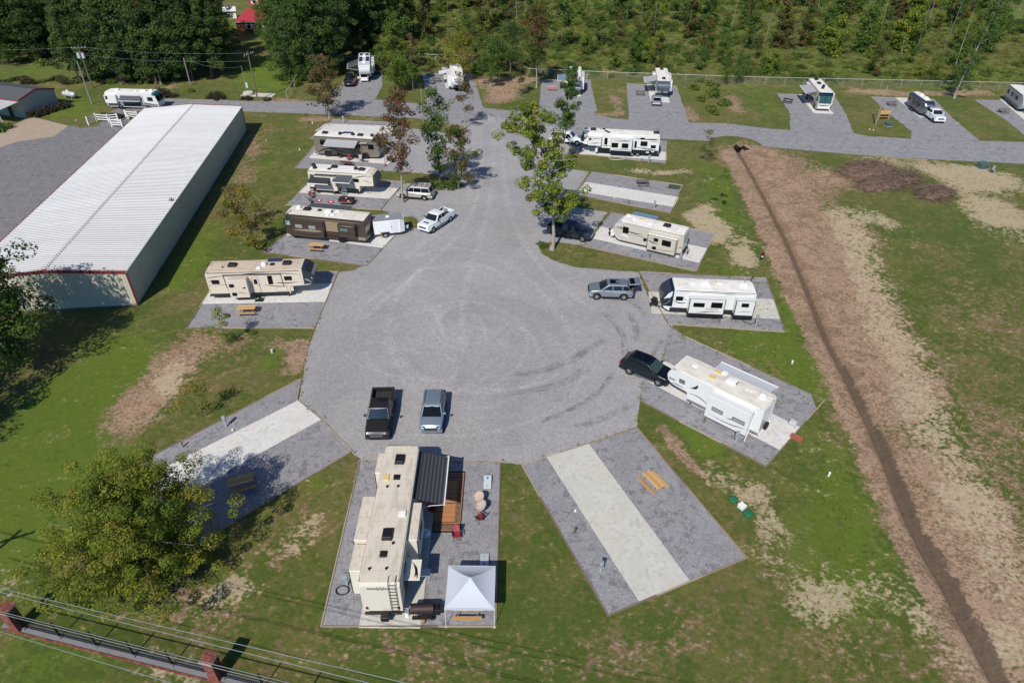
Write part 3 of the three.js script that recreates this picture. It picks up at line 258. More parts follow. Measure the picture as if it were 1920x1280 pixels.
  if (o.spare) { const g = new THREE.Group(); g.name = 'spare_wheel'; t.add(g); const [a, b] = wheelParts(.36, .22); mesh('tyre', a, rubber, g); mesh('rim', b, alu, g); g.rotation.y = PI / 2; g.position.set(xr - .18, low + .45, o.spareZ ?? 0); }
  roofBits(t, H + .05, o.bits ?? []);
  for (const [s, x, y, w, h, gl] of o.wins ?? []) windowOn(t, s, hw, x, y, w, h, gl ?? glassDark);
  for (const [s, x] of o.doors ?? []) sideDoor(t, s, hw, x, low + .3, body);
  for (const [s, x, y, w, h] of o.hatches ?? []) { const d = mesh('storage_hatch', onSide(rrect(x, y, w, h, .05), s, hw + .008, .006), blackTrim, t); mesh('hatch_panel', onSide(rrect(x, y, w - .05, h - .05, .04), s, hw + .012, .008), o.hatchMat ?? body, d); }
  for (const [s, x0, x1, y0, y1, out, wins, q] of o.slides ?? []) slideOut(t, s, x0, x1, y0, y1, out, hw, q?.mat ?? body, wins, q);
  for (const [s, c, ...q] of o.marks ?? []) mesh('stripe', onSide(swoosh(...q), s, hw + .006), c, t);
  for (const [s, c, ...q] of o.panels ?? []) mesh('colour_panel', onSide(q[0], s, hw + .003, .005), c, t);
  t.userData.L = undefined; delete t.userData.L; return t; }
function park(t, L, rear, front) { const a = heading(rear, front); t.rotation.y = a; t.position.set(rear[0] + Math.cos(a) * L / 2, .045, rear[1] - Math.sin(a) * L / 2); return t; }
const cream = M('#ddd6c6', .4, 0, { clearcoat: .4 }), tpoCream = tpo('#d6cdbf'), tpoWhite = tpo('#eceae6'), rvWhite = M('#dcdcda', .35, 0, { clearcoat: .5 }), champagne = M('#c6c0b2', .4, .1, { clearcoat: .4 }), brownPaint = M('#4c4038', .3, .15, { clearcoat: .7 }), tanPaint = M('#9c8a74', .35, .15, { clearcoat: .6 }), umber = M('#2b2420', .4), charcoal = M('#2a2c30', .4), silverGrey = M('#8e9094', .35, .2), navy = M('#10202e', .18, 0, { clearcoat: .8 }), maroon = M('#5a1526', .6), rust = M('#7d4a22', .5), greySw = M('#6d7075', .4);
const stripesBlack = new THREE.MeshStandardMaterial({ map: canvasTex(256, 512, (g, w, h) => { g.fillStyle = '#2a2c30'; g.fillRect(0, 0, w, h); const r = rng(4); for (let k = 0; k < 9; k++) { for (let j = 0; j < 5; j++) { g.fillStyle = j % 2 ? '#6d7177' : '#46494e'; g.fillRect(0, k * h / 9 + 8 + j * 6, w, 3); } } }), roughness: .85, side: THREE.DoubleSide }); stripesBlack.map.repeat.set(1, 1 / 2.4);
const fadeless = M('#8f9096', .85), fabricGrey = M('#4b4e54', .85), fabricDark = M('#2e3034', .85), fabricSilver = M('#a3a3a6', .8), fabricWhite = M('#c9d4dc', .8), fabricBlue = M('#6d8796', .8);

{ // cream fifth wheel with the tail to the fence
  const L = 12.6, H = 3.5, t = rv('fifth_wheel', 'long cream fifth wheel trailer with a Sandpiper nameplate and a black striped awning', 'camper', { kind: 'fifth', L, H, body: cream, roof: tpoCream, roofL: 11.5, low: .5, axles: [-1.6, -.7], ladder: .78, skirt: .35, skirtMat: charcoal, bits: [['a', 3.9, 0], ['a', -2.75, .05], ['v', 2.2, 0], ['s', 2.18, -.75], ['v', -4.25, 0], ['p', 1.3, -.55], ['p', 1.33, .2], ['p', -5.35, -.7], ['p', -5.33, .34], ['p', -3.45, .5], ['vW', -1.05, .8]],
    wins: [[1, -4.4, 2.3, .8, .6], [-1, 2.6, 2.2, .7, .5], [-1, -5.7, 2.2, .4, .5]], slides: [[-1, 2.95, 4.95, 1.5, 3.2, .5, [[3.9, 2.4, .9, .5]], { roof: tpoCream }], [-1, -2.9, .8, .75, 3.2, .95, [[-1, 2.2, 1.2, .7]], { roof: tpoCream }], [-1, -5.15, -3.1, .75, 3.1, .85, [[-4.2, 2.2, .9, .6]], { roof: tpoCream }], [1, -2.85, .3, .75, 3.15, .7, [[-1.3, 2.2, 1.2, .7]], { roof: tpoCream }]],
    marks: [[1, charcoal, -6, 1.6, -3.4, 2.6, .3, .16], [1, maroon, 1.2, 1.2, 5, 2.0, .3, .12], [-1, charcoal, 1.2, 1.2, 5, 2.0, -.3, .14]], doors: [[1, 1.0], [1, -3.25]] });
  awning(t, 1, .75, 5.3, 3.05, 2.15, .6, stripesBlack, 1.26, whitePlastic);
  const k = mesh('lifted_kitchen_door', rb(-5.3, -3.75, 2.35, 2.4, 1.27, 2.3, .02), cream, t); mesh('stripe', onSide(swoosh(-5.1, 1.45, -3.95, 1.75, -.2, .16), 1, 0).rotateX(-PI / 2).translate(0, 2.402, 3.4), charcoal, k); mesh('stripe', onSide(swoosh(-5.2, 1.9, -4.3, 2.2, -.12, .1), 1, 0).rotateX(-PI / 2).translate(0, 2.402, 4.0), maroon, k);
  mesh('kitchen_recess', bb(-5.2, -3.85, .9, 2.2, 1.255, 1.262), unitBlack, t); mesh('drop_table', [bb(-4.0, -3.45, .93, .97, 1.27, 2.75), bar([-3.7, .0, 2.6], [-3.7, .93, 2.6], .02)], M('#a9bac4', .5), t);
  const nm = new TextGeometry('Sandpiper', { font: fontSerif, size: .19, depth: .008, curveSegments: 4 }); warp(nm, v => { v.x += v.y * .25; }); nm.computeBoundingBox(); mesh('lettering', nm.translate(-nm.boundingBox.max.x / 2, 0, 0).rotateY(-PI / 2).translate(-L / 2 - .012, 2.92, -.1), charcoal, t);
  for (const z of [-.1, .08, .26]) mesh('marker_light', rb(-L / 2 - .02, -L / 2 + .02, 3.17, 3.2, z - .05, z + .03, .008), redLens, t); mesh('covered_bin', rb(-L / 2 - .65, -L / 2 - .12, .42, .85, -.1, .42, .08), unitBlack, t); mesh('badge', bb(-L / 2 - .014, -L / 2 + .01, .8, 1.02, -1.05, -.85), M('#b8a59a', .5), t);
  park(t, L, [-7.96, -24.40], [-8.11, -36.54]); }
{ // white fifth wheel to the right of the circle
  const L = 8.9, H = 3.15, t = rv('fifth_wheel', 'weathered all white fifth wheel trailer with EAGLE lettering and a spare wheel on the tail', 'camper', { kind: 'fifth', L, H, neck: 2.2, body: rvWhite, roof: tpo('#e2ddd4'), roofL: 8.3, low: .5, rail: rvWhite, axles: [-1.55, -.75], wr: .36, bumper: rvWhite, spare: 1, spareZ: -.2, skirt: .22, skirtMat: silverGrey, ladder: .3, ladderMat: rvWhite, bits: [['aW', -.8, .3], ['s', .75, -.25], ['s', .7, .75], ['vW', 2.6, .2], ['vW', .2, 1.0], ['tW', -2.6, .2], ['dW', -3.6, .15]], wins: [[-1, 2.9, 2.2, .55, .4, greySw]],
    slides: [[-1, -3.75, 0, .55, 2.85, .85, [[-1.0, 1.7, 1.0, .4, fadeless], [-2.9, 1.7, 1.1, .4, fadeless]], { trim: rvWhite, roof: rvWhite, marks: [[charcoal, -3.6, 1.25, -.3, 1.05, -.2, .07], [charcoal, -2.6, 1.7, -1.8, 1.5, -.1, .09]] }]], marks: [[-1, charcoal, 1.4, 2.6, 2.1, 2.0, -.18, .24], [-1, greySw, .1, 1.0, 2.3, 1.25, .3, .1], [-1, charcoal, 2.6, 1.55, 4.1, 1.5, .12, .06]] });
  lettering(t, 'EAGLE', .2, -1, 1.2, 3.75, 1.95, charcoal, font, .15); awning(t, 1, -3.7, 1.5, 2.85, 2.1, .45, M('#c3c7cc', .8), 1.26, rvWhite);
  mesh('slide_awning_arm', [bar([-3.85, .2, -2.3], [-3.85, 2.6, -1.4], .05), bar([-3.85, 2.6, -1.4], [-3.85, 2.75, -1.26], .04)], rvWhite, t); park(t, L, [21.22, -41.67], [15.13, -46.98]); }
{ // white travel trailer with a black nose
  const L = 9.6, H = 3.02, t = rv('travel_trailer', 'bright white travel trailer with a glossy black nose and two black trimmed slide outs', 'camper', { kind: 'trailer', L, H, body: rvWhite, roof: tpoWhite, roofL: 8.2, cap: navy, capX: 1.25, capY: .95, low: .45, skirt: .42, skirtMat: charcoal, axles: [-1.4, -.5], gas: unitBlack, spare: 1, spareZ: -.5, bits: [['aW', .3, .1], ['aW', -3.6, .1], ['vW', 1.6, .1], ['vW', -1.2, .3], ['s', -1.1, .5], ['p', -3.9, .7]], wins: [[-1, 2.95, 2.0, .75, .5]],
    slides: [[-1, -1.6, 2.05, .42, 2.62, .85, [[1.05, 1.85, 1.15, .5], [-.75, 1.9, 1.15, .65]], { skirt: .4, roof: rvWhite, marks: [[greySw, -1.4, 1.1, 1.7, .95, .05, .05], [charcoal, -.6, 1.2, 1.2, .9, -.05, .06]] }], [-1, -4.6, -2.65, .42, 2.62, .85, [[-3.6, 2.05, .75, .45]], { skirt: .4, roof: rvWhite, marks: [[greySw, -4.4, 1.25, -2.8, 1.1, .08, .06]] }]], marks: [[-1, charcoal, 2.1, 1.55, 3.7, 1.9, -.25, .1], [-1, greySw, 2.1, 1.75, 3.3, 2.0, .2, .06], [-1, charcoal, -4.7, 2.75, 3.0, 2.82, .02, .05]] });
  lettering(t.children.find(c => c.name === 'slide_out'), 'Heritage Glen', .13, -1, 2.12, -.35, 1.42, greySw, fontSerif, .2); mesh('front_mark', [swoosh(3.85, 1.9, 4.6, 1.2, -.15, .08)].map(q => onSide(q, -1, 1.27)), silverGrey, t); mesh('roof_bracket', [bar([-4.6, H, .9], [-4.6, H + .35, 1.1], .05), bar([-4.6, H + .35, 1.1], [-4.85, H + .4, 1.4], .06)], unitBlack, t);
  mesh('hitch_cover', [rb(5.15, 5.5, .5, 1.25, -.22, .22, .1), bb(5.3, 5.75, .35, .5, -.08, .08)], unitBlack, t); park(t, L, [25.19, -60.13], [16.87, -60.69]); }
{ // tan travel trailer with brown sweeps
  const L = 8.9, H = 2.92, t = rv('travel_trailer', 'taupe travel trailer with brown sweeping stripes and one big slide out', 'camper', { kind: 'trailer', L, H, body: champagne, roof: tpoWhite, roofL: 7.85, cap: M('#c4c6c4', .35), capX: .95, capY: 2.1, low: .45, axles: [-1.5, -.5], rail: silverGrey, bits: [['a', -1.9, .1], ['vW', 2.2, .1], ['s', 1.4, .4], ['vW', .1, -.2], ['vW', 3.1, .7]], wins: [[-1, 2.75, 1.95, .75, .85], [-1, .2, 1.25, .45, .4]],
    slides: [[-1, -3.85, -.3, .5, 2.55, .85, [[-2.65, 1.85, 1.1, .75], [-1.35, 2.0, .55, .45], [-1.25, .9, .5, .4]], { marks: [[umber, -.4, 1.75, -1.8, 1.5, .06, .12], [rust, -3.8, 1.05, -.5, .85, -.12, .06], [greySw, -.4, 2.05, -1.5, 2.15, .05, .05]] }]], marks: [[-1, umber, .6, 1.85, 3.9, 2.2, -.2, .12], [-1, rust, 3.0, 2.1, 4.1, 2.05, .08, .1], [-1, greySw, .2, 1.5, 2.4, 1.4, .12, .06], [-1, rust, -4.4, 1.35, -3.9, 1.2, 0, .08], [-1, rvWhite, 2.2, .95, 3.6, 1.0, .25, .22]] });
  mesh('slide_awning', rb(-3.9, -.35, 2.56, 2.66, -2.2, -1.95, .04), whitePlastic, t.children.find(c => c.name === 'slide_out')); awning(t, 1, .1, 3.3, 2.65, 2.5, .35, fabricBlue, 1.26, unitBlack); mesh('battery_box', rb(4.35, 4.8, .5, 1.0, -.75, -.15, .05), rvWhite, t); mesh('bicycle_rack', [bar([-4.5, .5, -.5], [-5.0, .55, -.5], .04), bar([-5.0, .55, -1.0], [-5.0, .55, .3], .04), bar([-5, .55, -.8], [-5.0, 1.3, -.8], .03)], unitBlack, t); park(t, L, [20.83, -72.90], [13.81, -76.49]); }
{ // white fifth wheel with black swirls, nose to the drive
  const L = 12.4, H = 3.4, w = charcoal, t = rv('fifth_wheel', 'long white fifth wheel trailer with black swirls and a black lower skirt beside the road', 'camper', { kind: 'fifth', L, H, body: rvWhite, roof: tpoWhite, roofL: 11.9, low: .5, skirt: .62, skirtMat: unitBlack, rail: rvWhite, axles: [-3.0, -2.1], spare: 1, spareZ: .4, cap: M('#23282c', .25), capX: .5, capY: 1.9, bits: [['a', 4.4, .1], ['a', -5.6, .1], ['v', 2.7, .6], ['v', 2.3, -.3], ['p', 3.2, .5], ['v', 1.9, -.75]], wins: [[-1, 2.2, 2.2, .5, 1.1], [-1, -2.5, 1.95, .35, 1.1], [-1, -3.8, 2.15, 1.1, .75], [-1, -5.3, 1.75, .8, .5], [-1, -3.5, 2.95, .7, .3]], hatches: [[-1, -4.5, .8, .5, .25], [-1, -5.3, .95, .5, .2]],
    slides: [[-1, 2.9, 5.05, 1.55, 3.0, .5, [[4.7, 2.6, .35, .4]], { roof: rvWhite, trim: silverGrey, marks: [[w, 3.0, 2.75, 5.0, 2.35, .12, .07], [M('#8b3b33', .5), 3.5, 2.2, 4.4, 2.1, -.25, .06], [w, 3.1, 2.0, 4.9, 1.75, .1, .06]] }], [-1, -1.95, 1.45, .7, 3.05, .85, [[.75, 1.95, 1.05, .75], [-.85, 1.95, 1.05, .75]], { roof: rvWhite, trim: silverGrey, skirt: .4, marks: [[w, -1.8, 2.75, 1.35, 2.7, .05, .08], [greySw, -1.8, 2.6, 1.35, 2.45, .05, .06], [w, -1.8, 1.35, 1.35, 1.2, .06, .1]] }]],
    marks: [[-1, w, -6.1, 3.0, -2.2, 2.95, -.1, .16], [-1, w, -6.1, 2.75, -2.2, 2.75, .08, .05], [-1, M('#8b3b33', .5), -6.1, 2.5, -4.6, 2.52, .04, .06], [-1, w, -6.0, 1.3, -2.3, 1.75, -.2, .1], [-1, greySw, -5.8, 1.15, -2.2, 1.3, .25, .08], [-1, w, 1.6, 1.6, 2.8, 1.5, -.1, .1], [-1, w, 5.2, 3.0, 6.0, 2.1, -.1, .14]] });
  mesh('hose_box', [rb(3.4, 3.8, .45, 1.0, -1.5, -1.25, .05)], rvWhite, t); park(t, L, [23.19, -105.77], [11.37, -107.46]); }
{ // cream fifth wheel with a black nose on the left
  const L = 11.2, H = 3.4, t = rv('fifth_wheel', 'cream fifth wheel trailer with a black and silver nose beside the long metal building', 'camper', { kind: 'fifth', L, H, neck: 2.7, body: M('#d5c9b8', .4, 0, { clearcoat: .4 }), roof: tpo('#cdbeac'), roofL: 9.9, cap: M('#2b3138', .18, 0, { clearcoat: .7 }), capX: 1.15, capY: 1.62, low: .5, skirt: .3, skirtMat: charcoal, axles: [-2.75, -2.0], wr: .37, ladder: -.4, bits: [['a', -2.95, 0], ['a', 2.75, -.1], ['dW', .35, .1], ['v', 1.2, 0], ['l', 1.3, -.95], ['p', -3.9, .4], ['vW', -.1, .7]], wins: [[1, -4.7, 2.25, .8, .5], [1, 1.0, 2.3, .5, 1.05], [1, 2.9, 2.45, .8, .5]], doors: [[1, -.55]], hatches: [[1, 2.05, 1.15, 1.2, .6], [1, 3.1, 1.15, .35, .6], [1, -4.55, 1.35, 1.9, 1.1]],
    slides: [[1, -3.2, -1.25, .7, 2.85, .8, [[-2.85, 2.2, .5, .4], [-2.75, 1.15, .5, .4], [-1.6, 1.9, .28, .15]], { roof: M('#c4b5a4', .85), trim: rvWhite, marks: [[umber, -2.4, 1.35, -1.35, 1.15, .04, .05]] }]], marks: [[1, umber, -2.6, 2.95, 1.0, 3.12, .12, .1], [1, umber, .8, 2.95, 4.3, 2.8, .18, .08], [1, M('#6b4a38', .5), 1.5, 1.95, 4.0, 2.0, -.1, .12], [1, umber, .2, 1.75, 2.8, 1.5, -.1, .06], [1, umber, -5.4, 2.3, -4.3, 2.45, .05, .08], [1, umber, -4.6, 1.45, -3.4, 1.25, .03, .12], [1, umber, -5.5, 2.75, -3.6, 2.95, .05, .06]] });
  mesh('awning_roller', bar([-3.8, 3.08, 1.33], [2.2, 3.08, 1.33], .06, 8), charcoal, t); for (const x of [-3.75, 2.2]) mesh('awning_arm', [bar([x, 3.05, 1.3], [x + .1, 1.5, 1.3], .025)], charcoal, t); mesh('nose_mark', onSide(swoosh(4.55, 2.3, 5.35, 1.75, .1, .2), 1, 1.235), silverGrey, t); steps(t, 1, 1.26, -.55, 3, .75); park(t, L, [-32.54, -62.63], [-22.41, -63.43]); }
{ // brown motor coach, tail to the circle
  const L = 10.7, H = 3.2, t = rv('motor_coach', 'brown and tan motor coach with a maroon banner across its tail', 'motorhome', { kind: 'coach', L, H, body: brownPaint, roof: tpo('#e0dcd2'), roofL: 10.2, shield: glassTeal, low: .42, axles: [4.0, -2.1], wr: .44, rail: charcoal, bits: [['a', 2.7, .3], ['aW', -.15, .2], ['dW', 3.9, .5], ['vW', -1.0, -.5], ['vW', -.4, -.7], ['v', 1.1, .4], ['vW', -1.2, .6]], wins: [[-1, 4.75, 2.05, .8, .7, M('#8fb3b4', .1)]],
    slides: [[-1, -.1, 4.2, .6, 2.75, .55, [[3.1, 2.0, 1.0, .55, fadeless], [1.35, 2.0, 1.0, .55, fadeless]], { trim: charcoal, marks: [[tanPaint, .1, 1.55, 4.1, 1.45, .02, .3], [umber, .1, 1.15, 4.1, .95, -.1, .12]] }], [-1, -4.2, -2.0, 1.0, 2.75, .5, [[-2.75, 2.05, 1.1, .5, M('#5d7472', .15)]], { trim: charcoal, marks: [[umber, -4.1, 1.5, -2.1, 1.55, .06, .08], [tanPaint, -4.1, 2.55, -2.1, 2.55, 0, .1]] }]],
    panels: [[-1, tanPaint, [[-1.9, 1.4], [-.2, 1.3], [-.2, 2.75], [-1.9, 2.7]]], [-1, tanPaint, [[-5.2, .6], [-3.4, .6], [-2.0, 1.0], [-5.2, 1.0]]]], marks: [[-1, umber, -2.2, 1.2, 0, 1.35, .05, .14], [-1, umber, -4.6, 2.4, -4.25, 1.8, .12, .22], [-1, tanPaint, -5.2, 2.85, 4.8, 2.9, 0, .08], [-1, umber, -1.9, .75, .4, .6, .1, .12]] });
  mesh('banner', bb(-L / 2 - .03, -L / 2 - .012, 2.35, 2.85, -1.15, 1.15), M('#6b1730', .7), t); mesh('banner_print', [bb(-L / 2 - .036, -L / 2 - .031, 2.5, 2.7, -1.0, -.7), bb(-L / 2 - .036, -L / 2 - .031, 2.55, 2.65, -.5, .8)], M('#c9a9b0', .7), t); mesh('rear_grille', all(5).map(i => bb(-L / 2 - .02, -L / 2 + .01, 1.0 + i * .13, 1.09 + i * .13, -.85, .85)), blackTrim, t); awning(t, 1, -1.6, 3.9, 2.85, 2.6, .4, fabricGrey, 1.26, blackTrim); park(t, L, [-17.73, -75.49], [-27.62, -77.36]); }
{ // fifth wheel with two awnings and flags
  const L = 9.9, H = 3.25, t = rv('fifth_wheel', 'ivory fifth wheel trailer with two dark awnings out over folding chairs', 'camper', { kind: 'fifth', L, H, body: M('#dcd5c3', .4, 0, { clearcoat: .4 }), roof: tpoWhite, roofL: 8.4, cap: M('#3a3f45', .3), capX: .55, capY: 1.4, low: .5, skirt: .45, skirtMat: charcoal, axles: [-1.5, -.6], bits: [['a', -1.5, -.2], ['a', 2.6, .1], ['d', -4.6, -.3], ['d', -4.1, .5], ['d', 1.7, 0], ['v', -2.0, .5]], wins: [[1, -4.5, 2.3, .5, .8], [1, 2.0, 2.2, .8, .5]], doors: [[1, -4.45], [1, .1]],
    slides: [[1, -3.9, -.6, .7, 2.8, .6, [[-2.3, 1.8, 1.4, .6]], { roof: fabricDark }]], marks: [[1, charcoal, 1.6, 2.5, 4.3, 2.9, .15, .1], [1, charcoal, 2.4, 1.4, 4.2, 1.0, -.2, .12], [1, greySw, 2.9, 2.3, 4.2, 1.8, .1, .08], [1, charcoal, -4.9, 1.5, -4.0, 1.2, .05, .08]] });
  awning(t, 1, -4.4, -1.5, 2.75, 1.5, .65, fabricDark, 1.55, whitePlastic); awning(t, 1, -1.0, 1.5, 2.9, 1.5, .55, fabricGrey, 1.26, whitePlastic, true); steps(t, 1, 1.3, -4.45, 3, .8); steps(t, 1, 1.3, .1, 3, .8, M('#9a9c9e', .5)); park(t, L, [-28.65, -91.27], [-20.36, -90.15]); }
{ // taupe motor coach with a long silver awning
  const L = 10.5, H = 3.25, t = rv('motor_coach', 'taupe and black motor coach with a long pale grey awning and camp chairs alongside', 'motorhome', { kind: 'coach', L, H, body: M('#7d766a', .35, .15, { clearcoat: .6 }), roof: tpoWhite, roofL: 9.5, cap: M('#1d2b33', .2, 0, { clearcoat: .7 }), capX: 1.0, capY: 2.75, shield: glassTeal, low: .42, axles: [3.0, -3.2], wr: .46, bits: [['a', -3.7, 0], ['a', 2.1, .1], ['d', -1.2, .1], ['v', -.9, -.5], ['d', .9, .1], ['d', 4.0, .1], ['l', -.2, -.8]], wins: [[1, -3.6, 2.2, 1.3, .6], [1, 4.0, 2.0, .9, .8]], doors: [[1, 2.2]], panels: [[1, charcoal, [[-2.4, 1.9], [2.4, 1.5], [2.4, 2.75], [-4.2, 2.75], [-4.2, 2.4]]]], marks: [[1, unitBlack, -4.9, .6, -1.2, 1.4, .35, .2], [1, unitBlack, -2.8, 1.7, 1.2, .8, -.25, .12], [1, charcoal, -.6, 1.4, 2.9, .9, .1, .1], [1, tanPaint, -.2, 1.8, 3.6, 1.3, -.08, .08]] });
  awning(t, 1, -3.1, 2.0, 2.85, 2.0, .5, fabricSilver, 1.26, unitBlack); mesh('door_awning', bb(2.4, 3.5, 2.62, 2.66, 1.27, 1.75), fabricSilver, t); mesh('mirror', [bar([5.0, 2.4, 1.2], [5.45, 2.1, 1.5], .03), rb(5.35, 5.5, 1.85, 2.2, 1.4, 1.6, .03)], chrome, t); park(t, L, [-31.28, -105.31], [-21.52, -103.93]); }
{ // white and grey motor coach by the lot
  const L = 9.8, H = 3.0, t = rv('motor_coach', 'white motor coach with grey lower half parked behind the long metal building', 'motorhome', { kind: 'coach', L, H, body: rvWhite, roof: tpoWhite, roofL: 8.9, cap: M('#3d6c70', .3), capX: .85, capY: 2.55, shield: glassTeal, low: .4, axles: [2.95, -2.45], wr: .42, rail: rvWhite, bits: [['aW', -3.0, 0], ['aW', 2.2, .1], ['vW', .6, 0], ['dW', 3.6, .1]], wins: [[1, 3.55, 1.95, 1.0, .7, glassTeal], [1, -1.2, 2.2, .9, .5]], doors: [[1, 1.9]], panels: [[1, silverGrey, [[-4.8, .5], [4.7, .5], [4.7, 1.05], [2.5, 1.25], [-1.4, 1.5], [-4.8, 1.3]]], [1, charcoal, [[-1.8, .5], [3, .55], [1.5, 1.3], [-1.6, 1.42]]]], marks: [[1, charcoal, .5, 1.3, 4.2, .9, .12, .14], [1, maroon, -2.2, 1.5, -.9, 1.55, .04, .08], [1, charcoal, -4.6, 1.25, -2.6, 1.4, .06, .06]], slides: [[1, -4.75, -2.6, 1.2, 2.65, .6, [[-4.35, 2.2, .4, .6]], { trim: rvWhite, roof: rvWhite }]] });
  awning(t, 1, -2.0, 1.85, 2.5, .9, .75, fabricGrey, 1.27, rvWhite, true); park(t, L, [-75.65, -128.46], [-66.28, -127.88]); }
// vehicles in the far row, noses to the camera
function farFifth(label, o, rear, front) { const t = rv('fifth_wheel', label, 'camper', { kind: 'fifth', low: .5, axles: [-1.6, -.7], skirt: .3, ...o }); for (const a of o.awn ?? []) awning(t, ...a); return park(t, o.L, rear, front); }
farFifth('white fifth wheel trailer with a dark silver nose and its tail to the wire fence', { L: 10.6, H: 3.35, body: rvWhite, roof: tpoWhite, roofL: 9.6, cap: M('#5b646b', .25, .3), capX: 1.1, capY: 1.5, bits: [['a', -4.0, 0], ['a', 3.2, 0], ['p', -1.5, -.7]], slides: [[-1, -3.4, -.5, .8, 3.0, .6, [], { roof: rvWhite }], [-1, 1.0, 3.0, 1.0, 2.9, .6, [[2, 2.2, .7, .5]], { roof: rvWhite }], [1, -4.0, -2.6, .8, 2.9, .6, [], { roof: rvWhite }]], awn: [[1, -2.2, 2.0, 2.8, 2.3, .5, fabricSilver, 1.27]], wins: [[1, 2.6, 2.0, .8, .5]] }, [30.44, -146.43], [29.31, -136.67]);
farFifth('white fifth wheel trailer with a black windscreen mask half hidden behind a slim maple', { L: 10.2, H: 3.3, body: rvWhite, roof: tpoWhite, roofL: 9.2, cap: M('#2a3a3c', .2), capX: .6, capY: 1.9, bits: [['a', -4.2, 0], ['v', .6, .3], ['a', 2.8, 0]], slides: [[-1, -2.6, 2.4, .8, 3.0, .7, [[0, 2, 1, .6]], { roof: rvWhite }]], awn: [[1, -2.5, 1.5, 2.7, 2.2, .5, fabricBlue, 1.27]] }, [12.71, -147.27], [11.98, -138.49]);
farFifth('white fifth wheel trailer with solar panels and a rounded white nose', { L: 10.8, H: 3.4, body: rvWhite, roof: M('#c3c6cc', .7), roofL: 9.8, cap: M('#c9cbca', .3), capX: 1.1, capY: 1.5, bits: [['aW', 3.2, 0], ['aW', -2.0, 0], ['l', 1.2, -.7], ['l', 1.2, .7], ['l', -.6, -.7], ['l', -3.8, .6], ['l', -3.8, -.6], ['l', -.6, .7]], slides: [[-1, -3.6, -.2, .8, 3.0, .8, [], { roof: rvWhite }], [-1, 1.0, 3.0, 1.2, 3.0, .6, [[2.2, 2.3, .6, .5]], { roof: rvWhite }]], awn: [[1, -2.8, 2.6, 2.9, 2.4, .7, fabricGrey, 1.27]] }, [-32.99, -156.87], [-31.71, -149.50]);
farFifth('white fifth wheel trailer glimpsed behind leafy roadside trees with an open side shade', { L: 10.2, H: 3.3, body: rvWhite, roof: tpoWhite, roofL: 9.4, bits: [['aW', -1.5, 0], ['v', 2, .2]], slides: [[1, -1.0, 2.6, .8, 2.9, .8, [], { roof: rvWhite }]], awn: [[1, -3.6, -1.2, 2.7, 2.2, .4, fabricWhite, 1.27]], wins: [[-1, 0, 2, 1, .6]] }, [-12.49, -148.81], [-11.29, -138.99]);
{ const L = 10.2, H = 3.35, t = rv('motor_coach', 'pale motor coach with a navy blue top and a green tinted windscreen facing the road', 'motorhome', { kind: 'coach', L, H, body: M('#cfc9bd', .35, .1, { clearcoat: .6 }), roof: tpoWhite, roofL: 9.3, cap: navy, capX: 1.1, capY: 2.65, shield: M('#2c4a4a', .08), low: .42, axles: [3.0, -3.1], wr: .46, rail: navy, bits: [['a', -4.2, 0], ['a', -1.4, .1], ['d', 1.1, -.1], ['d', 2.0, .2], ['v', -.4, -.6]], wins: [[1, 3.9, 2, .9, .8]], doors: [[1, 2.4]], panels: [[1, charcoal, [[-4.8, .6], [4.4, .6], [3.0, 1.4], [-4.8, 2.4]]]], slides: [[-1, -3.6, -1.8, .8, 2.9, .6, [], { roof: rvWhite }], [-1, -.6, 3.4, .8, 2.9, .7, [[1.2, 2, 1, .5]], { roof: rvWhite }], [1, -4.6, -3.3, .8, 2.8, .5, [], { roof: rvWhite }]] });
  awning(t, 1, -2.9, 2.4, 2.95, 1.9, .4, fabricSilver, 1.27, whitePlastic); mesh('nose_sweep', [rb(L / 2 - .02, L / 2 + .03, .6, .95, -1.05, 1.05, .02)], rvWhite, t); mesh('nose_sweep', warp(onSide(swoosh(-1.0, 1.2, 1.0, 1.35, -.18, .14), 1, 0).rotateY(PI / 2), v => { }).translate(L / 2 + .012, 0, 0), unitBlack, t); park(t, L, [59.70, -139.17], [58.55, -130.10]); }
{ const L = 8.6, H = 3.0, t = rv('travel_trailer', 'grey travel trailer with a white roof entering past the last far pad', 'camper', { kind: 'trailer', L, H, body: M('#b4b5b4', .4, .1), roof: tpoWhite, roofL: 7.4, low: .5, skirt: .5, skirtMat: greySw, bits: [['aW', 0, 0]], wins: [[1, -3.3, 2.0, .8, .7], [1, -1.2, 2, .9, .7], [1, 1.2, 2, .9, .7]], doors: [[1, .2]], axles: [-1.2, -.3] }); park(t, L, [98.76, -137.41], [96.58, -128.18]); }
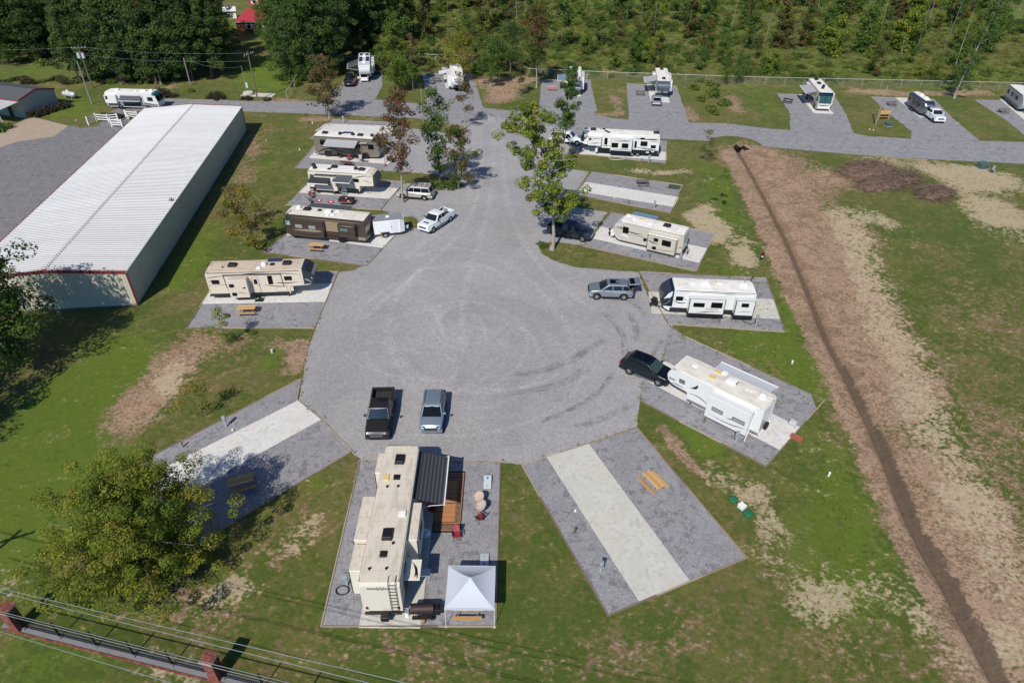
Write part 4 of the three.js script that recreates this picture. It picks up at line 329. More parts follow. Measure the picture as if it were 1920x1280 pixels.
{ // silver riveted trailer
  const t = thing('silver_trailer', 'rounded polished aluminium travel trailer hitched to a white pickup', 'camper', 'recreational vehicles on the camp sites'), L = 7.6, H = 2.75, sk = new THREE.MeshPhysicalMaterial({ color: '#9fa4aa', metalness: .95, roughness: .24 });
  const sec = []; for (let i = 0; i <= 20; i++) { const a = i / 20; sec.push(a); } const pos = [], idx = [], nx = 28, ns = 26; for (let i = 0; i <= nx; i++) { const u = i / nx * 2 - 1, e = Math.pow(Math.max(0, 1 - Math.pow(Math.abs(u), 7)), .5), x = u * L / 2; for (let j = 0; j <= ns; j++) { const a = j / ns * PI * 2, ca = Math.cos(a), sa = Math.sin(a), p = .42; const y = .45 + (H - .45) / 2 + Math.sign(sa) * Math.pow(Math.abs(sa), p) * (H - .45) / 2 * (.35 + .65 * e), z = Math.sign(ca) * Math.pow(Math.abs(ca), p) * 1.2 * (.5 + .5 * e); pos.push(x, y, z); } } for (let i = 0; i < nx; i++) for (let j = 0; j < ns; j++) { const q = i * (ns + 1) + j; idx.push(q, q + 1, q + ns + 1, q + 1, q + ns + 2, q + ns + 1); }
  const g = new THREE.BufferGeometry(); g.setAttribute('position', new THREE.Float32BufferAttribute(pos, 3)); g.setIndex(idx); g.computeVertexNormals(); mesh('shell', g, sk, t); for (const s of [-1, 1]) mesh('end_plate', bb(s * (L / 2) - .03, s * (L / 2) + .005, .95, 2.3, -.55, .55), sk, t);
  mesh('roof_shade', warp(new THREE.BoxGeometry(5.6, .03, 1.2, 1, 1, 8), v => { v.y += .04 * (1 - v.z * v.z); }).translate(-.2, H + .0, 0), tpoWhite, t); roofBits(t, H + .03, [['aW', -.8, 0], ['aW', 1.4, 0]]);
  for (const z of [-.62, 0, .62]) { const a = z ? Math.sign(z) * .55 : 0; mesh('front_window', rb(-.02, .03, -.26, .26, -.3, .3, .02).rotateY(-a).translate(L / 2 - (z ? .2 : -.01), 1.75, z * 1.1), glassDark, t); } for (const [s, x] of [[1, -2.2], [1, -.4], [1, 1.9], [-1, 1], [-1, -1.5]]) windowOn(t, s, 1.19, x, 1.75, .7, .55); sideDoor(t, 1, 1.19, .9, .6, sk); for (const x of [-1.1, -.2]) for (const s of [1, -1]) wheel(t, x, s * 1.1, .36, .2); mesh('hitch', [bar([L / 2 - .4, .5, .6], [L / 2 + 1.0, .5, 0], .05), bar([L / 2 - .4, .5, -.6], [L / 2 + 1.0, .5, 0], .05)], blackTrim, t);
  park(t, L, [77.05, -133.63], [76.57, -126.48]); }
{ // enclosed cargo trailer behind the brown coach
  const t = thing('cargo_trailer', 'white enclosed cargo trailer with a grey roof beside the brown motor coach', 'trailer'), w = M('#e4e6e8', .4); mesh('body', [rb(-1.85, 1.5, .5, 2.25, -1, 1, .05), warp(bb(1.45, 2.0, .5, 2.22, -.98, .98), v => { if (v.x > 1.6) v.z *= .72; })], w, t); mesh('roof', bb(-1.8, 1.9, 2.255, 2.29, -.94, .94), M('#84888c', .6), t); mesh('roof_vent', rb(-.2, .25, 2.29, 2.42, -.2, .2, .03), whitePlastic, t);
  const d = mesh('side_door', onSide(rect(.7, 1.4, .85, 1.5), 1, 1.004), M('#d8dadc', .4), t); mesh('hinge', [bb(1.05, 1.2, 1.9, 1.94, 1.01, 1.03), bb(1.05, 1.2, .95, .99, 1.01, 1.03)], charcoal, d); mesh('handle', bb(.33, .4, 1.25, 1.45, 1.01, 1.04), charcoal, d); for (const s of [1, -1]) { mesh('fender', rb(-1.0, .05, .55, .75, s > 0 ? .98 : -1.2, s > 0 ? 1.2 : -.98, .04), blackTrim, t); wheel(t, -.5, s * 1.08, .33, .2); } mesh('tongue', [bar([1.9, .5, .6], [3.0, .5, 0], .04), bar([1.9, .5, -.6], [3.0, .5, 0], .04), bar([2.7, 0, 0], [2.7, .9, 0], .035)], blackTrim, t); mesh('spare_bucket', [new THREE.CylinderGeometry(.22, .2, .35, 14).translate(2.35, .75, 0)], whitePlastic, t);
  park(t, 3.7, [-17.59, -76.98], [-14.34, -77.79]); }

// ---------------------------------------------------------------- cars and pickups
// x runs to the front. o: L, W, H, wb (wheelbase), r (wheel radius), hood, belt, xc (cowl), xw (windscreen top), xt (roof rear), xb (cab or body rear at the belt), type
function car(name, label, category, o) {
  const t = thing(name, label, category, 'cars and pickups parked on the gravel'), { L, W = 1.9, H = 1.75, r = .37, belt = 1.08, hood = 1.02, col } = o, hw = W / 2, xf = L / 2, xr = -L / 2, fx = o.fx ?? xf - .92, rx = o.rx ?? xr + 1.05, lo = o.lo ?? .32, truck = o.type === 'truck', fl = .9, xb = o.xb;
  const arch = (cx) => { const a = [], R = r + .07; for (let i = 0; i <= 9; i++) { const q = PI * i / 9; a.push([cx + R * Math.cos(q), Math.max(lo, r + R * Math.sin(q))]); } return a; };
  // lower body outline, from the front bottom over the bonnet to the rear, then back along the sill with both arches
  const top = truck ? [[xf - .02, lo + .1], [xf, hood - .38], [xf - .03, hood - .12], [xf - .16, hood], [o.xc, hood + .07], [o.xc - .05, belt], [xb, belt], [xb - .02, fl], [xr + .1, fl], [xr + .1, lo + .2]] : [[xf - .02, lo + .1], [xf, hood - .36], [xf - .07, hood - .2], [xf - .28, hood - .06], [o.xc + .4, hood + .06], [o.xc, hood + .1], [o.xc - .08, belt], [xb + .1, belt + .02], [xr + .02, belt - .1], [xr, belt - .4], [xr + .04, lo + .12], [xr + .14, lo]];
  const out = top.concat(arch(rx).reverse(), arch(fx).reverse(), [[xf - .18, lo]]);
  const plan = v => { const q = Math.max(0, (Math.abs(v.x) - (L / 2 - .75)) / .75), k = v.x > 0 ? .2 : truck ? .03 : .12; v.z *= 1 - k * q * q; if (v.y > hood - .1 && v.x > o.xc - .1) v.y += .045 * (1 - (v.z / hw) ** 2); const dy = v.y - .72; v.z *= 1 - (dy > 0 ? .1 : .16) * dy * dy; };
  const sub = g => g; mesh('body', warp(slab(out, W, .06, 0, 3, 8), plan), col, t);
  // cabin
  const cab = [[o.xc + .06, belt - .04], [o.xw + .1, H - .07], [o.xw - .08, H - .01], [(o.xw + o.xt) / 2, H], [o.xt + .1, H - .02], [o.xt - .02, H - .09], [xb + .02, belt - .04]], zin = y => 1 - .2 * clamp((y - belt) / (H - belt));
  mesh('cabin', warp(slab(cab, W - .1, .06, 0, 3, 6), v => { v.z *= zin(v.y); if (v.y > H - .1) v.y += .03 * (1 - (v.z / hw) ** 2) - .015; }), o.roofCol ?? col, t);
  const zAt = y => (hw - .05) * zin(y), slope = (H - belt) / (o.xc - o.xw), rs = (H - belt) / Math.max(.05, o.xt - xb), wb0 = belt + .05, wt = H - .13;
  const xAtF = y => o.xc - (y - belt) / slope - .04, xAtR = y => xb + (y - belt) / rs + .1;
  const pane = (pts, s) => { const g = new THREE.ExtrudeGeometry(shapeOf(pts), { depth: .014, bevelEnabled: false }); return warp(g, v => { v.z = s * (zAt(v.y) + .004 + v.z); }); };
  for (const s of [1, -1]) { const n = o.doors ?? 2, a0 = xAtF(wb0) - .12, e0 = xAtR(wb0), cuts = o.cuts ?? all(n - 1).map(i => lerp(a0, e0, (i + 1) / n)); const ed = [null, ...cuts, null]; for (let i = 0; i < ed.length - 1; i++) { const f = ed[i] === null ? [[xAtF(wb0) - .14, wb0], [xAtF(wt) - .14, wt]] : [[ed[i] - .04, wb0], [ed[i] - .04, wt]], b = ed[i + 1] === null ? [[xAtR(wt), wt], [xAtR(wb0), wb0]] : [[ed[i + 1] + .04, wt], [ed[i + 1] + .04, wb0]]; mesh('side_window', pane([...f, ...b], s), o.glass ?? glassDark, t); }
    mesh('mirror', [rb(o.xc - .32, o.xc - .14, belt + .02, belt + .2, s > 0 ? hw - .02 : -hw - .2, s > 0 ? hw + .2 : -hw + .02, .04)], o.mirror ?? col, t);
    mesh('headlight', warp(rb(xf - .3, xf - .02, hood - .26, hood - .08, s > 0 ? hw - .5 : -hw + .14, s > 0 ? hw - .14 : -hw + .5, .03), v => { v.x -= .28 * Math.pow(Math.abs(v.z) / hw, 3); }), M('#4d555b', .12, .3), t);
    mesh('tail_light', rb(xr - .015, xr + .14, belt - .36, belt - .06, s > 0 ? hw - .26 : -hw + .04, s > 0 ? hw - .04 : -hw + .26, .03), redLens, t);
    for (const x of [fx, rx]) { wheel(t, x, s * (hw - .1), r, .24, o.rim ?? alu); mesh('wheel_well', new THREE.CylinderGeometry(r + .06, r + .06, .3, 18, 1, false, PI / 2 * 0, PI * 2).rotateX(PI / 2).translate(x, r, s * (hw - .3)), unitBlack, t); }
    for (const c of (o.cuts ?? [xb + (o.xc - xb) * .5]).slice(0, 1).concat([xb + .35])) mesh('door_handle', rb(c - .02, c + .18, belt - .16, belt - .12, s > 0 ? hw - .04 : -hw - .01, s > 0 ? hw + .01 : -hw + .04, .01), o.trim ?? col, t);
    mesh('sill', rb(rx + r + .12, fx - r - .12, lo - .04, lo + .09, s > 0 ? hw - .12 : -hw - .03, s > 0 ? hw + .03 : -hw + .12, .02), o.sill ?? blackTrim, t); if (o.rails) mesh('roof_rail', [bar([o.xt + .15, H + .05, s * zAt(H) * .92], [o.xw - .25, H + .05, s * zAt(H) * .92], .025), bar([o.xt + .15, H - .02, s * zAt(H) * .92], [o.xt + .15, H + .05, s * zAt(H) * .92], .025), bar([o.xw - .25, H - .02, s * zAt(H) * .92], [o.xw - .25, H + .05, s * zAt(H) * .92], .025)], o.railCol ?? blackTrim, t); }
  const quad = (xa, ya, xb2, yb2, da, n) => { const g = new THREE.PlaneGeometry(1, 1, 8, 2), p = g.attributes.position; for (let i = 0; i < p.count; i++) { const u = p.getX(i) * 2, v = p.getY(i) + .5, y = lerp(ya, yb2, v), z = u * (zAt(y) - .09); p.setXYZ(i, lerp(xa, xb2, v) + da * (1 - .9 * u * u) * .05 + da * .02, y + .012, z); } g.computeVertexNormals(); return g; };
  mesh('windscreen', quad(o.xc + .05, belt + .01, o.xw + .13, H - .085, 1), o.screen ?? glassTeal, t);
  mesh('rear_window', quad(xb - .015, truck ? belt + .08 : belt + .12, o.xt - .035, H - .13, -1), glassDark, t);
  const gr = mesh('grille', rb(xf - .1, xf + .012, hood - .4, hood - .14, -hw * .55, hw * .55, .03), o.grille ?? blackTrim, t); if (o.bars) for (let k = 0; k < o.bars; k++) mesh('grille_bar', bb(xf + .008, xf + .026, hood - .36 + k * .2 / o.bars, hood - .342 + k * .2 / o.bars, -hw * .52, hw * .52), alu, gr); if (o.slots) for (let k = 0; k < 7; k++) mesh('grille_bar', bb(xf + .008, xf + .024, hood - .38, hood - .16, (k - 3) * .15 - .02, (k - 3) * .15 + .02), chrome, gr);
  mesh('front_bumper', warp(rb(xf - .35, xf + .06, lo + .02, lo + .3, -hw + .04, hw - .04, .06), v => { v.x -= .25 * Math.pow(Math.abs(v.z) / hw, 4); }), o.bumper ?? col, t); mesh('rear_bumper', rb(xr - .07, xr + .2, lo + .08, lo + .3, -hw + .06, hw - .06, .05), o.rbumper ?? o.bumper ?? col, t); mesh('number_plate', bb(xr - (truck ? .02 : .01) - .062, xr - .055, lo + .22, lo + .36, -.16, .16), M('#c9cdd0', .5), t);
  if (truck) { const bx0 = xr + .02, bl = M('#1b1b1c', .9); for (const s of [1, -1]) mesh('bed_side', rb(bx0, xb + .01, fl - .02, belt + .03, s > 0 ? hw - .16 : -hw + .03, s > 0 ? hw - .03 : -hw + .16, .03), col, t); mesh('tailgate', rb(bx0 - .02, bx0 + .08, fl - .32, belt + .02, -hw + .1, hw - .1, .02), o.tailgate ?? col, t); mesh('bed_front', bb(xb - .06, xb - .01, fl, belt, -hw + .15, hw - .15), bl, t); const bd = mesh('bed_floor', bb(bx0 + .08, xb - .06, fl, fl + .012, -hw + .15, hw - .15), bl, t); for (let k = 0; k < 9; k++) mesh('bed_rib', bb(bx0 + .1, xb - .1, fl + .012, fl + .028, -hw + .25 + k * (W - .5) / 8 - .03, -hw + .25 + k * (W - .5) / 8 + .03), o.bedRib ?? darkGrey, bd); for (const s of [1, -1]) mesh('bed_liner', bb(bx0 + .1, xb - .06, fl + .02, belt, s > 0 ? hw - .18 : -hw + .16, s > 0 ? hw - .16 : -hw + .18), bl, t); }
  if (o.sunroof) mesh('sunroof', warp(rb(o.sunroof[0], o.sunroof[1], H - .015, H + .012, -.42, .42, .012), v => { }), M('#0c0f14', .05), t); if (o.crossbars) for (const x of o.crossbars) mesh('crossbar', rb(x - .05, x + .05, H - .01, H + .05, -.66, .66, .02), blackTrim, t);
  return t; }
const parkCar = (t, rear, front, y = .02) => { put(t, [(rear[0] + front[0]) / 2, (rear[1] + front[1]) / 2], heading(rear, front), y); return t; };
const pickup = (label, o) => car('pickup_truck', label, 'pickup', { type: 'truck', L: 5.75, W: 2.02, H: 1.94, r: .42, belt: 1.32, hood: 1.2, lo: .44, xc: 1.12, xw: .42, xt: -.82, xb: -.94, fx: 1.86, rx: -1.85, cuts: [-.05], ...o });
const black = paint('#0b0c0e'), white = paint('#e6e8ea'), silver = paint('#9aa3ab', .6), gunmetal = paint('#333b45', .5), navyCar = paint('#131a26', .4), champ = paint('#bdbab2', .35);
parkCar(pickup('black pickup with a bright chrome grille in front of the Sandpiper trailer', { col: black, bumper: black, bars: 3, grille: M('#2a2c2e', .4, .5), screen: M('#24323c', .08), bedRib: M('#4a4640', .8), tailgate: M('#23262a', .4) }), [-11.25, -45.42], [-11.00, -39.94]);
{ const t = parkCar(pickup('white pickup with a black bonnet scoop beside the cargo trailer', { col: white, bumper: paint('#c8ccd0'), rbumper: chrome, mirror: blackTrim, bars: 3, grille: M('#3b3e42', .4), rim: chrome }), [-8.45, -82.43], [-11.55, -77.25]); mesh('bonnet_scoop', rb(1.85, 2.15, 1.22, 1.29, -.4, .4, .03), unitBlack, t); for (const s of [1, -1]) mesh('side_step', bb(-1.0, 1.2, .38, .44, s * 1.02 - .06, s * 1.02 + .06), chrome, t); const load = thing('work_cooler', 'pale blue cooler in the bed of the white pickup by the cargo trailer', 'cooler'); mesh('tub', rb(-.3, .3, 0, .34, -.2, .2, .04), M('#b9c6d0', .5), load); mesh('lid', rb(-.31, .31, .34, .42, -.21, .21, .03), M('#8ea6b8', .5), load); t.updateMatrixWorld(); load.position.copy(new THREE.Vector3(-2.35, .93, .3).applyMatrix4(t.matrixWorld)); load.rotation.y = t.rotation.y; const cone = thing('traffic_cone', 'small orange cone in the bed of the white pickup', 'cone'); mesh('cone', lathe([[0, .5], [.03, .5], [.13, .04], [.13, 0]], 12), M('#c9562f', .6), cone); mesh('base', bb(-.18, .18, 0, .03, -.18, .18), M('#c9562f', .6), cone); cone.position.copy(new THREE.Vector3(-1.6, .93, -.2).applyMatrix4(t.matrixWorld)); }
parkCar(pickup('dark grey pickup under the tall yellowing tree', { col: gunmetal, bumper: gunmetal, rim: chrome, grille: M('#15171a', .4), roofCol: paint('#1a2430', .3), tailgate: M('#3d2228', .4) }), [4.85, -78.16], [9.73, -76.19]);
parkCar(pickup('white pickup with a silver bonnet nosed up to the black swirled trailer', { col: white, bumper: chrome }), [6.61, -111.71], [11.27, -110.55]);
parkCar(pickup('white pickup hitched to the polished aluminium trailer', { col: white, bumper: white, L: 5.6 }), [77.46, -127.96], [77.15, -122.42]);
parkCar(pickup('black pickup tailgate to the road beside the solar panelled trailer', { col: black }), [-33.88, -140.71], [-34.27, -149.92]);
const suv = (label, o) => car('sport_utility_car', label, 'SUV', { L: 4.75, W: 1.94, H: 1.8, r: .41, belt: 1.2, hood: 1.1, xc: 1.12, xw: .28, xt: -1.72, xb: -2.14, cuts: [-.15, -1.2], rails: 1, ...o });
{ const t = suv('silver blue SUV with a seven slot grille beside the black pickup', { col: paint('#8b9bab', .55), slots: 1, bumper: M('#9ba6b0', .4, .3), screen: M('#15191c', .06), railCol: M('#2c3238', .4) }); mesh('antenna_fin', rb(-1.7, -1.55, 1.78, 1.87, -.025, .025, .02), blackTrim, t); for (const s of [1, -1]) mesh('sun_visor', bb(.3, .44, 1.64, 1.7, s * .38 - .22, s * .38 + .22).applyMatrix4(new THREE.Matrix4()).translate(.06, .03, 0), M('#b9c4b8', .6), t); parkCar(t, [-6.72, -45.48], [-6.66, -40.69]); }
{ const t = suv('pale silver SUV with roof crossbars behind the red leaved tree', { col: champ, L: 5.1, W: 2.0, H: 1.84, belt: 1.18, hood: 1.1, xc: 1.15, xw: .5, xt: -2.15, xb: -2.38, cuts: [0, -1.05], crossbars: [-.2, -1.0, -1.7], roofCol: champ, r: .4, railCol: champ }); parkCar(t, [-11.61, -88.36], [-15.81, -89.00]); }
{ const t = suv('silver SUV with its tailgate raised beside the black nosed trailer', { col: silver, L: 4.9, sunroof: [-.85, .15], railCol: silver, rbumper: blackTrim }); const tg = mesh('open_tailgate', warp(rb(-3.1, -1.85, 1.78, 1.86, -.72, .72, .04), v => { v.y += (v.x + 1.85) * -.12; }), silver, t); mesh('tailgate_window', bb(-2.55, -2.0, 1.88, 1.9, -.58, .58).applyMatrix4(new THREE.Matrix4()).translate(0, .04, 0), glassDark, tg); mesh('cargo_opening', bb(-2.47, -2.43, .7, 1.6, -.68, .68), unitBlack, t); parkCar(t, [13.06, -63.01], [8.39, -63.15]); }
{ const t = suv('dark navy SUV with a glass roof parked at the nose of the EAGLE trailer', { col: navyCar, L: 4.9, sunroof: [-1.3, .2], crossbars: [-1.5], screen: M('#3a4b48', .08), glass: M('#131a1c', .08), sill: M('#9b9ea2', .3, .8), rim: chrome }); parkCar(t, [11.10, -50.26], [14.10, -48.16]); }
{ const t = car('sedan_car', 'silver crossover car with a dark rear window on the far pad with the picnic table', 'car', { col: paint('#aab2ba', .5), L: 4.6, W: 1.85, H: 1.6, r: .35, belt: .98, hood: .92, xc: .95, xw: .2, xt: -1.5, xb: -2.0, cuts: [-.3, -1.2], sunroof: [-.6, .1] }); parkCar(t, [27.15, -130.44], [28.26, -137.04]); }
{ const t = car('sedan_car', 'small white car behind the solar panelled trailer', 'car', { col: white, L: 4.5, W: 1.82, H: 1.48, r: .33, belt: .94, hood: .88, xc: .95, xw: .2, xt: -1.1, xb: -1.75, cuts: [-.35] }); parkCar(t, [-31.25, -144.69], [-32.15, -152.13]); }
{ const t = suv('dark SUV half hidden by the roadside trees on the second far pad', { col: paint('#3a2426', .2), L: 4.6 }); parkCar(t, [-11.18, -139.52], [-11.39, -147.33]); }

// ---------------------------------------------------------------- camp furniture and small things
const pine = [M('#c09a64', .85), M('#b38c58', .85), M('#cba673', .85)], greyWood = [M('#6d6660', .9), M('#5c5650', .9)], pinkWood = [M('#c78d8d', .8), M('#cfa0a0', .8)];
function picnicTable(label, ms) { const t = thing('picnic_table', label, 'picnic table', 'picnic tables on the pads'), r = rng(3), pk = () => ms[Math.floor(r() * ms.length)]; for (let k = 0; k < 5; k++) mesh('table_plank', rb(-.93, .93, .72, .76, -.37 + k * .15, -.24 + k * .15 + .006, .008, 1), pk(), t); for (const s of [1, -1]) for (let k = 0; k < 2; k++) mesh('bench_plank', rb(-.93, .93, .43, .47, s * (.62 + k * .14) - .065, s * (.62 + k * .14) + .065, .008, 1), pk(), t); for (const x of [-.62, .62]) { mesh('leg', [bar([x, .72, -.22], [x, 0, -.62], .03), bar([x, .72, .22], [x, 0, .62], .03)], ms[2] ? M('#5e6468', .5) : ms[0], t); mesh('cross_brace', [bb(x - .02, x + .02, .38, .43, -.75, .75), bb(x - .02, x + .02, .68, .72, -.35, .35)], ms[0], t); } return t; }
const ptab = (label, ms, a, b) => put(picnicTable(label, ms), [(a[0] + b[0]) / 2, (a[1] + b[1]) / 2], heading(a, b), .026);
ptab('orange pine picnic table on the empty pad with the stained concrete strip', pine, [10.50, -36.19], [11.30, -34.85]);
ptab('pine picnic table in the dappled shade of the big foreground tree', pine, [-21.35, -34.70], [-19.66, -35.47]);
ptab('light pine picnic table beside the black nosed cream trailer', pine, [-28.84, -58.90], [-26.76, -59.03]);
ptab('pine picnic table beside the brown motor coach', pine, [-24.58, -73.11], [-23.03, -72.87]);
ptab('dark picnic table with a pale cloth end on the empty right hand pad', greyWood, [18.04, -93.47], [19.76, -93.51]);
ptab('grey picnic table beside the trailer with the silver nose', greyWood, [24.53, -139.13], [26.12, -138.99]);
ptab('black picnic table beside the pale motor coach with the navy top', [M('#26282a', .7), M('#2c2e30', .7)], [52.97, -134.94], [54.11, -134.28]);
ptab('weathered picnic table beside the polished aluminium trailer', greyWood, [72.46, -133.43], [74.35, -133.49]);
ptab('weathered picnic table on the last far pad by the right edge', greyWood, [91.71, -129.32], [93.86, -129.54]);
ptab('picnic table with a pink checked cloth on a shaded far pad', pinkWood, [6.83, -141.64], [8.47, -141.88]);
ptab('weathered picnic table half hidden by the trees on the second far pad', greyWood, [-17.10, -147.18], [-15.66, -147.43]);
ptab('picnic table beside the taupe motor coach', [M('#5a3d34', .8), M('#6a4a3e', .8)], [-26.42, -99.92], [-25.11, -99.52]);
{ const t = ptab('picnic table draped with a black and maroon cloth by the two awning trailer', greyWood, [-23.90, -86.46], [-22.03, -86.32]); const c = thing('tablecloth', 'black and maroon team cloth draped over a picnic table', 'tablecloth'); mesh('cloth', warp(rb(-1.0, 1.0, -.02, .02, -.5, .5, .015), v => { }), M('#241a1e', .8), c); mesh('hanging_edge', [bb(-1.01, 1.01, -.42, -.0, .49, .51), bb(-1.01, 1.01, -.42, 0, -.51, -.49)], maroon, c); mesh('emblem', [bb(-.12, .12, .021, .026, -.12, .12), bb(.3, .55, -.3, -.12, .511, .516)], M('#c9c4c2', .7), c); c.position.set(t.position.x, .81, t.position.z); c.rotation.y = t.rotation.y; }
ptab('picnic table under the white pop up canopy', pine, [-3.39, -24.76], [-1.96, -24.78]);
// folding chairs
function chair(label, seatM, backM, group = 'folding camp chairs') { const t = thing('camp_chair', label, 'chair', group), f = M('#2a2a2c', .5); mesh('seat', warp(new THREE.BoxGeometry(.5, .03, .48, 4, 1, 4), v => { v.y -= .05 * (1 - (v.x / .25) ** 2) * (1 - (v.z / .24) ** 2); }).translate(0, .42, 0), seatM, t); mesh('backrest', warp(new THREE.BoxGeometry(.5, .5, .03, 4, 3, 1), v => { v.z -= .05 * (1 - (v.x / .25) ** 2); v.z -= (v.y + .25) * .25; }).translate(0, .7, -.24), backM, t); for (const s of [1, -1]) { mesh('armrest', rb(s * .29 - .04, s * .29 + .04, .6, .63, -.25, .24, .012, 1), f, t); mesh('leg', [bar([s * .27, 0, .26], [s * .27, .6, -.22], .012), bar([s * .27, 0, -.28], [s * .27, .62, .22], .012)], f, t); } mesh('cross_leg', [bar([-.27, .02, .26], [.27, .42, .24], .01), bar([.27, .02, .26], [-.27, .42, .24], .01), bar([-.27, .6, -.22], [-.27, .95, -.33], .012), bar([.27, .6, -.22], [.27, .95, -.33], .012)], f, t); return t; }
function moonChair(label) { const t = thing('saucer_chair', label, 'chair', 'round padded saucer chairs'), m = M('#a8968f', .9), f = M('#2a2a2c', .5); mesh('cushion', warp(new THREE.SphereGeometry(.48, 16, 8, 0, PI * 2, PI * .55, PI * .45), v => { v.y *= .55; }).rotateX(.55).translate(0, .72, 0), new THREE.MeshStandardMaterial({ color: '#b3a39c', roughness: .95, side: THREE.DoubleSide }), t); mesh('rim', new THREE.TorusGeometry(.475, .03, 6, 22).rotateX(PI / 2).rotateX(.55).translate(0, .7, -.0), m, t); mesh('frame', [bar([-.35, 0, .3], [.3, .6, -.2], .012), bar([.35, 0, .3], [-.3, .6, -.2], .012), bar([-.35, 0, -.3], [.3, .5, .25], .012), bar([.35, 0, -.3], [-.3, .5, .25], .012)], f, t); return t; }
const redFab = M('#8d1d2c', .85), redPale = M('#a54a52', .85), blueFab = M('#6f7d88', .85), greyFab = M('#a9adb0', .85);
put(moonChair('pale round saucer chair beside the cornhole board'), [-2.40, -33.71], -1.2, .026); put(moonChair('pale round saucer chair between the other saucer chair and a red chair'), [-2.21, -32.90], -1.4, .026);
put(chair('red folding chair at the end of the row of saucer chairs', redFab, redFab), [-2.25, -32.07], -2.3, .026); put(chair('red folding chair at the corner of the patterned rug', redFab, redPale), [-3.80, -30.49], 0.15, .026); put(chair('red folding chair in the shade under the black striped awning', redFab, redFab), [-5.72, -32.76], 1.2, .026);
for (const [p, a, l, m] of [[[-27.46, -103.27], .4, 'maroon folding chair by the rear wheel of the taupe coach', redFab], [[-26.46, -103.76], .2, 'pale grey folding chair in the row by the taupe coach', greyFab], [[-25.89, -102.16], -.5, 'maroon folding chair turned toward the grey one by the taupe coach', redFab], [[-24.98, -103.10], .3, 'maroon folding chair near the door of the taupe coach', redFab], [[-24.01, -101.98], .1, 'grey folding chair near the front wheel of the taupe coach', greyFab], [[-27.74, -89.62], 1, 'maroon chair below the rear awning of the two awning trailer', redFab], [[-22.66, -89.92], -.4, 'bright red chair by the steps of the two awning trailer', redFab], [[-28.16, -87.97], .8, 'red round seat chair on the gravel by the two awning trailer', redPale], [[-27.92, -86.37], 2.2, 'grey blue folding chair on the gravel by the two awning trailer', blueFab]]) put(chair(l, m, m), p, a, .03);
for (const [p, l] of [[[-27.00, -87.19], 'flat red and white ring target on the gravel'], [[-25.28, -86.79], 'flat red and white ring target nearer the picnic table']]) { const t = thing('ring_target', l, 'game'); mesh('disc', lathe([[0, .05], [.42, .05], [.45, .02], [.45, 0]], 20), M('#9b2b30', .7), t); mesh('centre', lathe([[0, .056], [.2, .056], [.2, .05]], 16), whitePlastic, t); put(t, p, 0, .03); }
// cornhole boards
function cornhole(label, p, a, hole = 1) { const t = thing('cornhole_board', label, 'game board', 'cornhole boards'), tilt = g => g.rotateZ(.16).translate(0, .17, 0); mesh('deck', tilt(bb(-.6, .6, -.01, .01, -.3, .3)), M('#b9c2cc', .5), t); mesh('hole', tilt(new THREE.CylinderGeometry(.08, .08, .006, 16).translate(.38, .013, 0)), unitBlack, t); mesh('rim', [tilt(bb(-.62, .62, -.06, .0, -.32, -.3)), tilt(bb(-.62, .62, -.06, 0, .3, .32)), tilt(bb(.6, .62, -.06, 0, -.3, .3))], umber, t); mesh('emblem', tilt(bb(-.4, -.28, .0105, .014, -.08, .08)), M('#c98a72', .6), t); mesh('leg', [bar([.5, 0, -.25], [.5, .25, -.25], .02), bar([.5, 0, .25], [.5, .25, .25], .02)], umber, t); return put(t, p, a, .026); }
cornhole('pale cornhole board near the saucer chairs', [-1.80, -35.66], PI / 2); cornhole('pale cornhole board half under the white canopy', [-1.77, -28.61], -PI / 2);
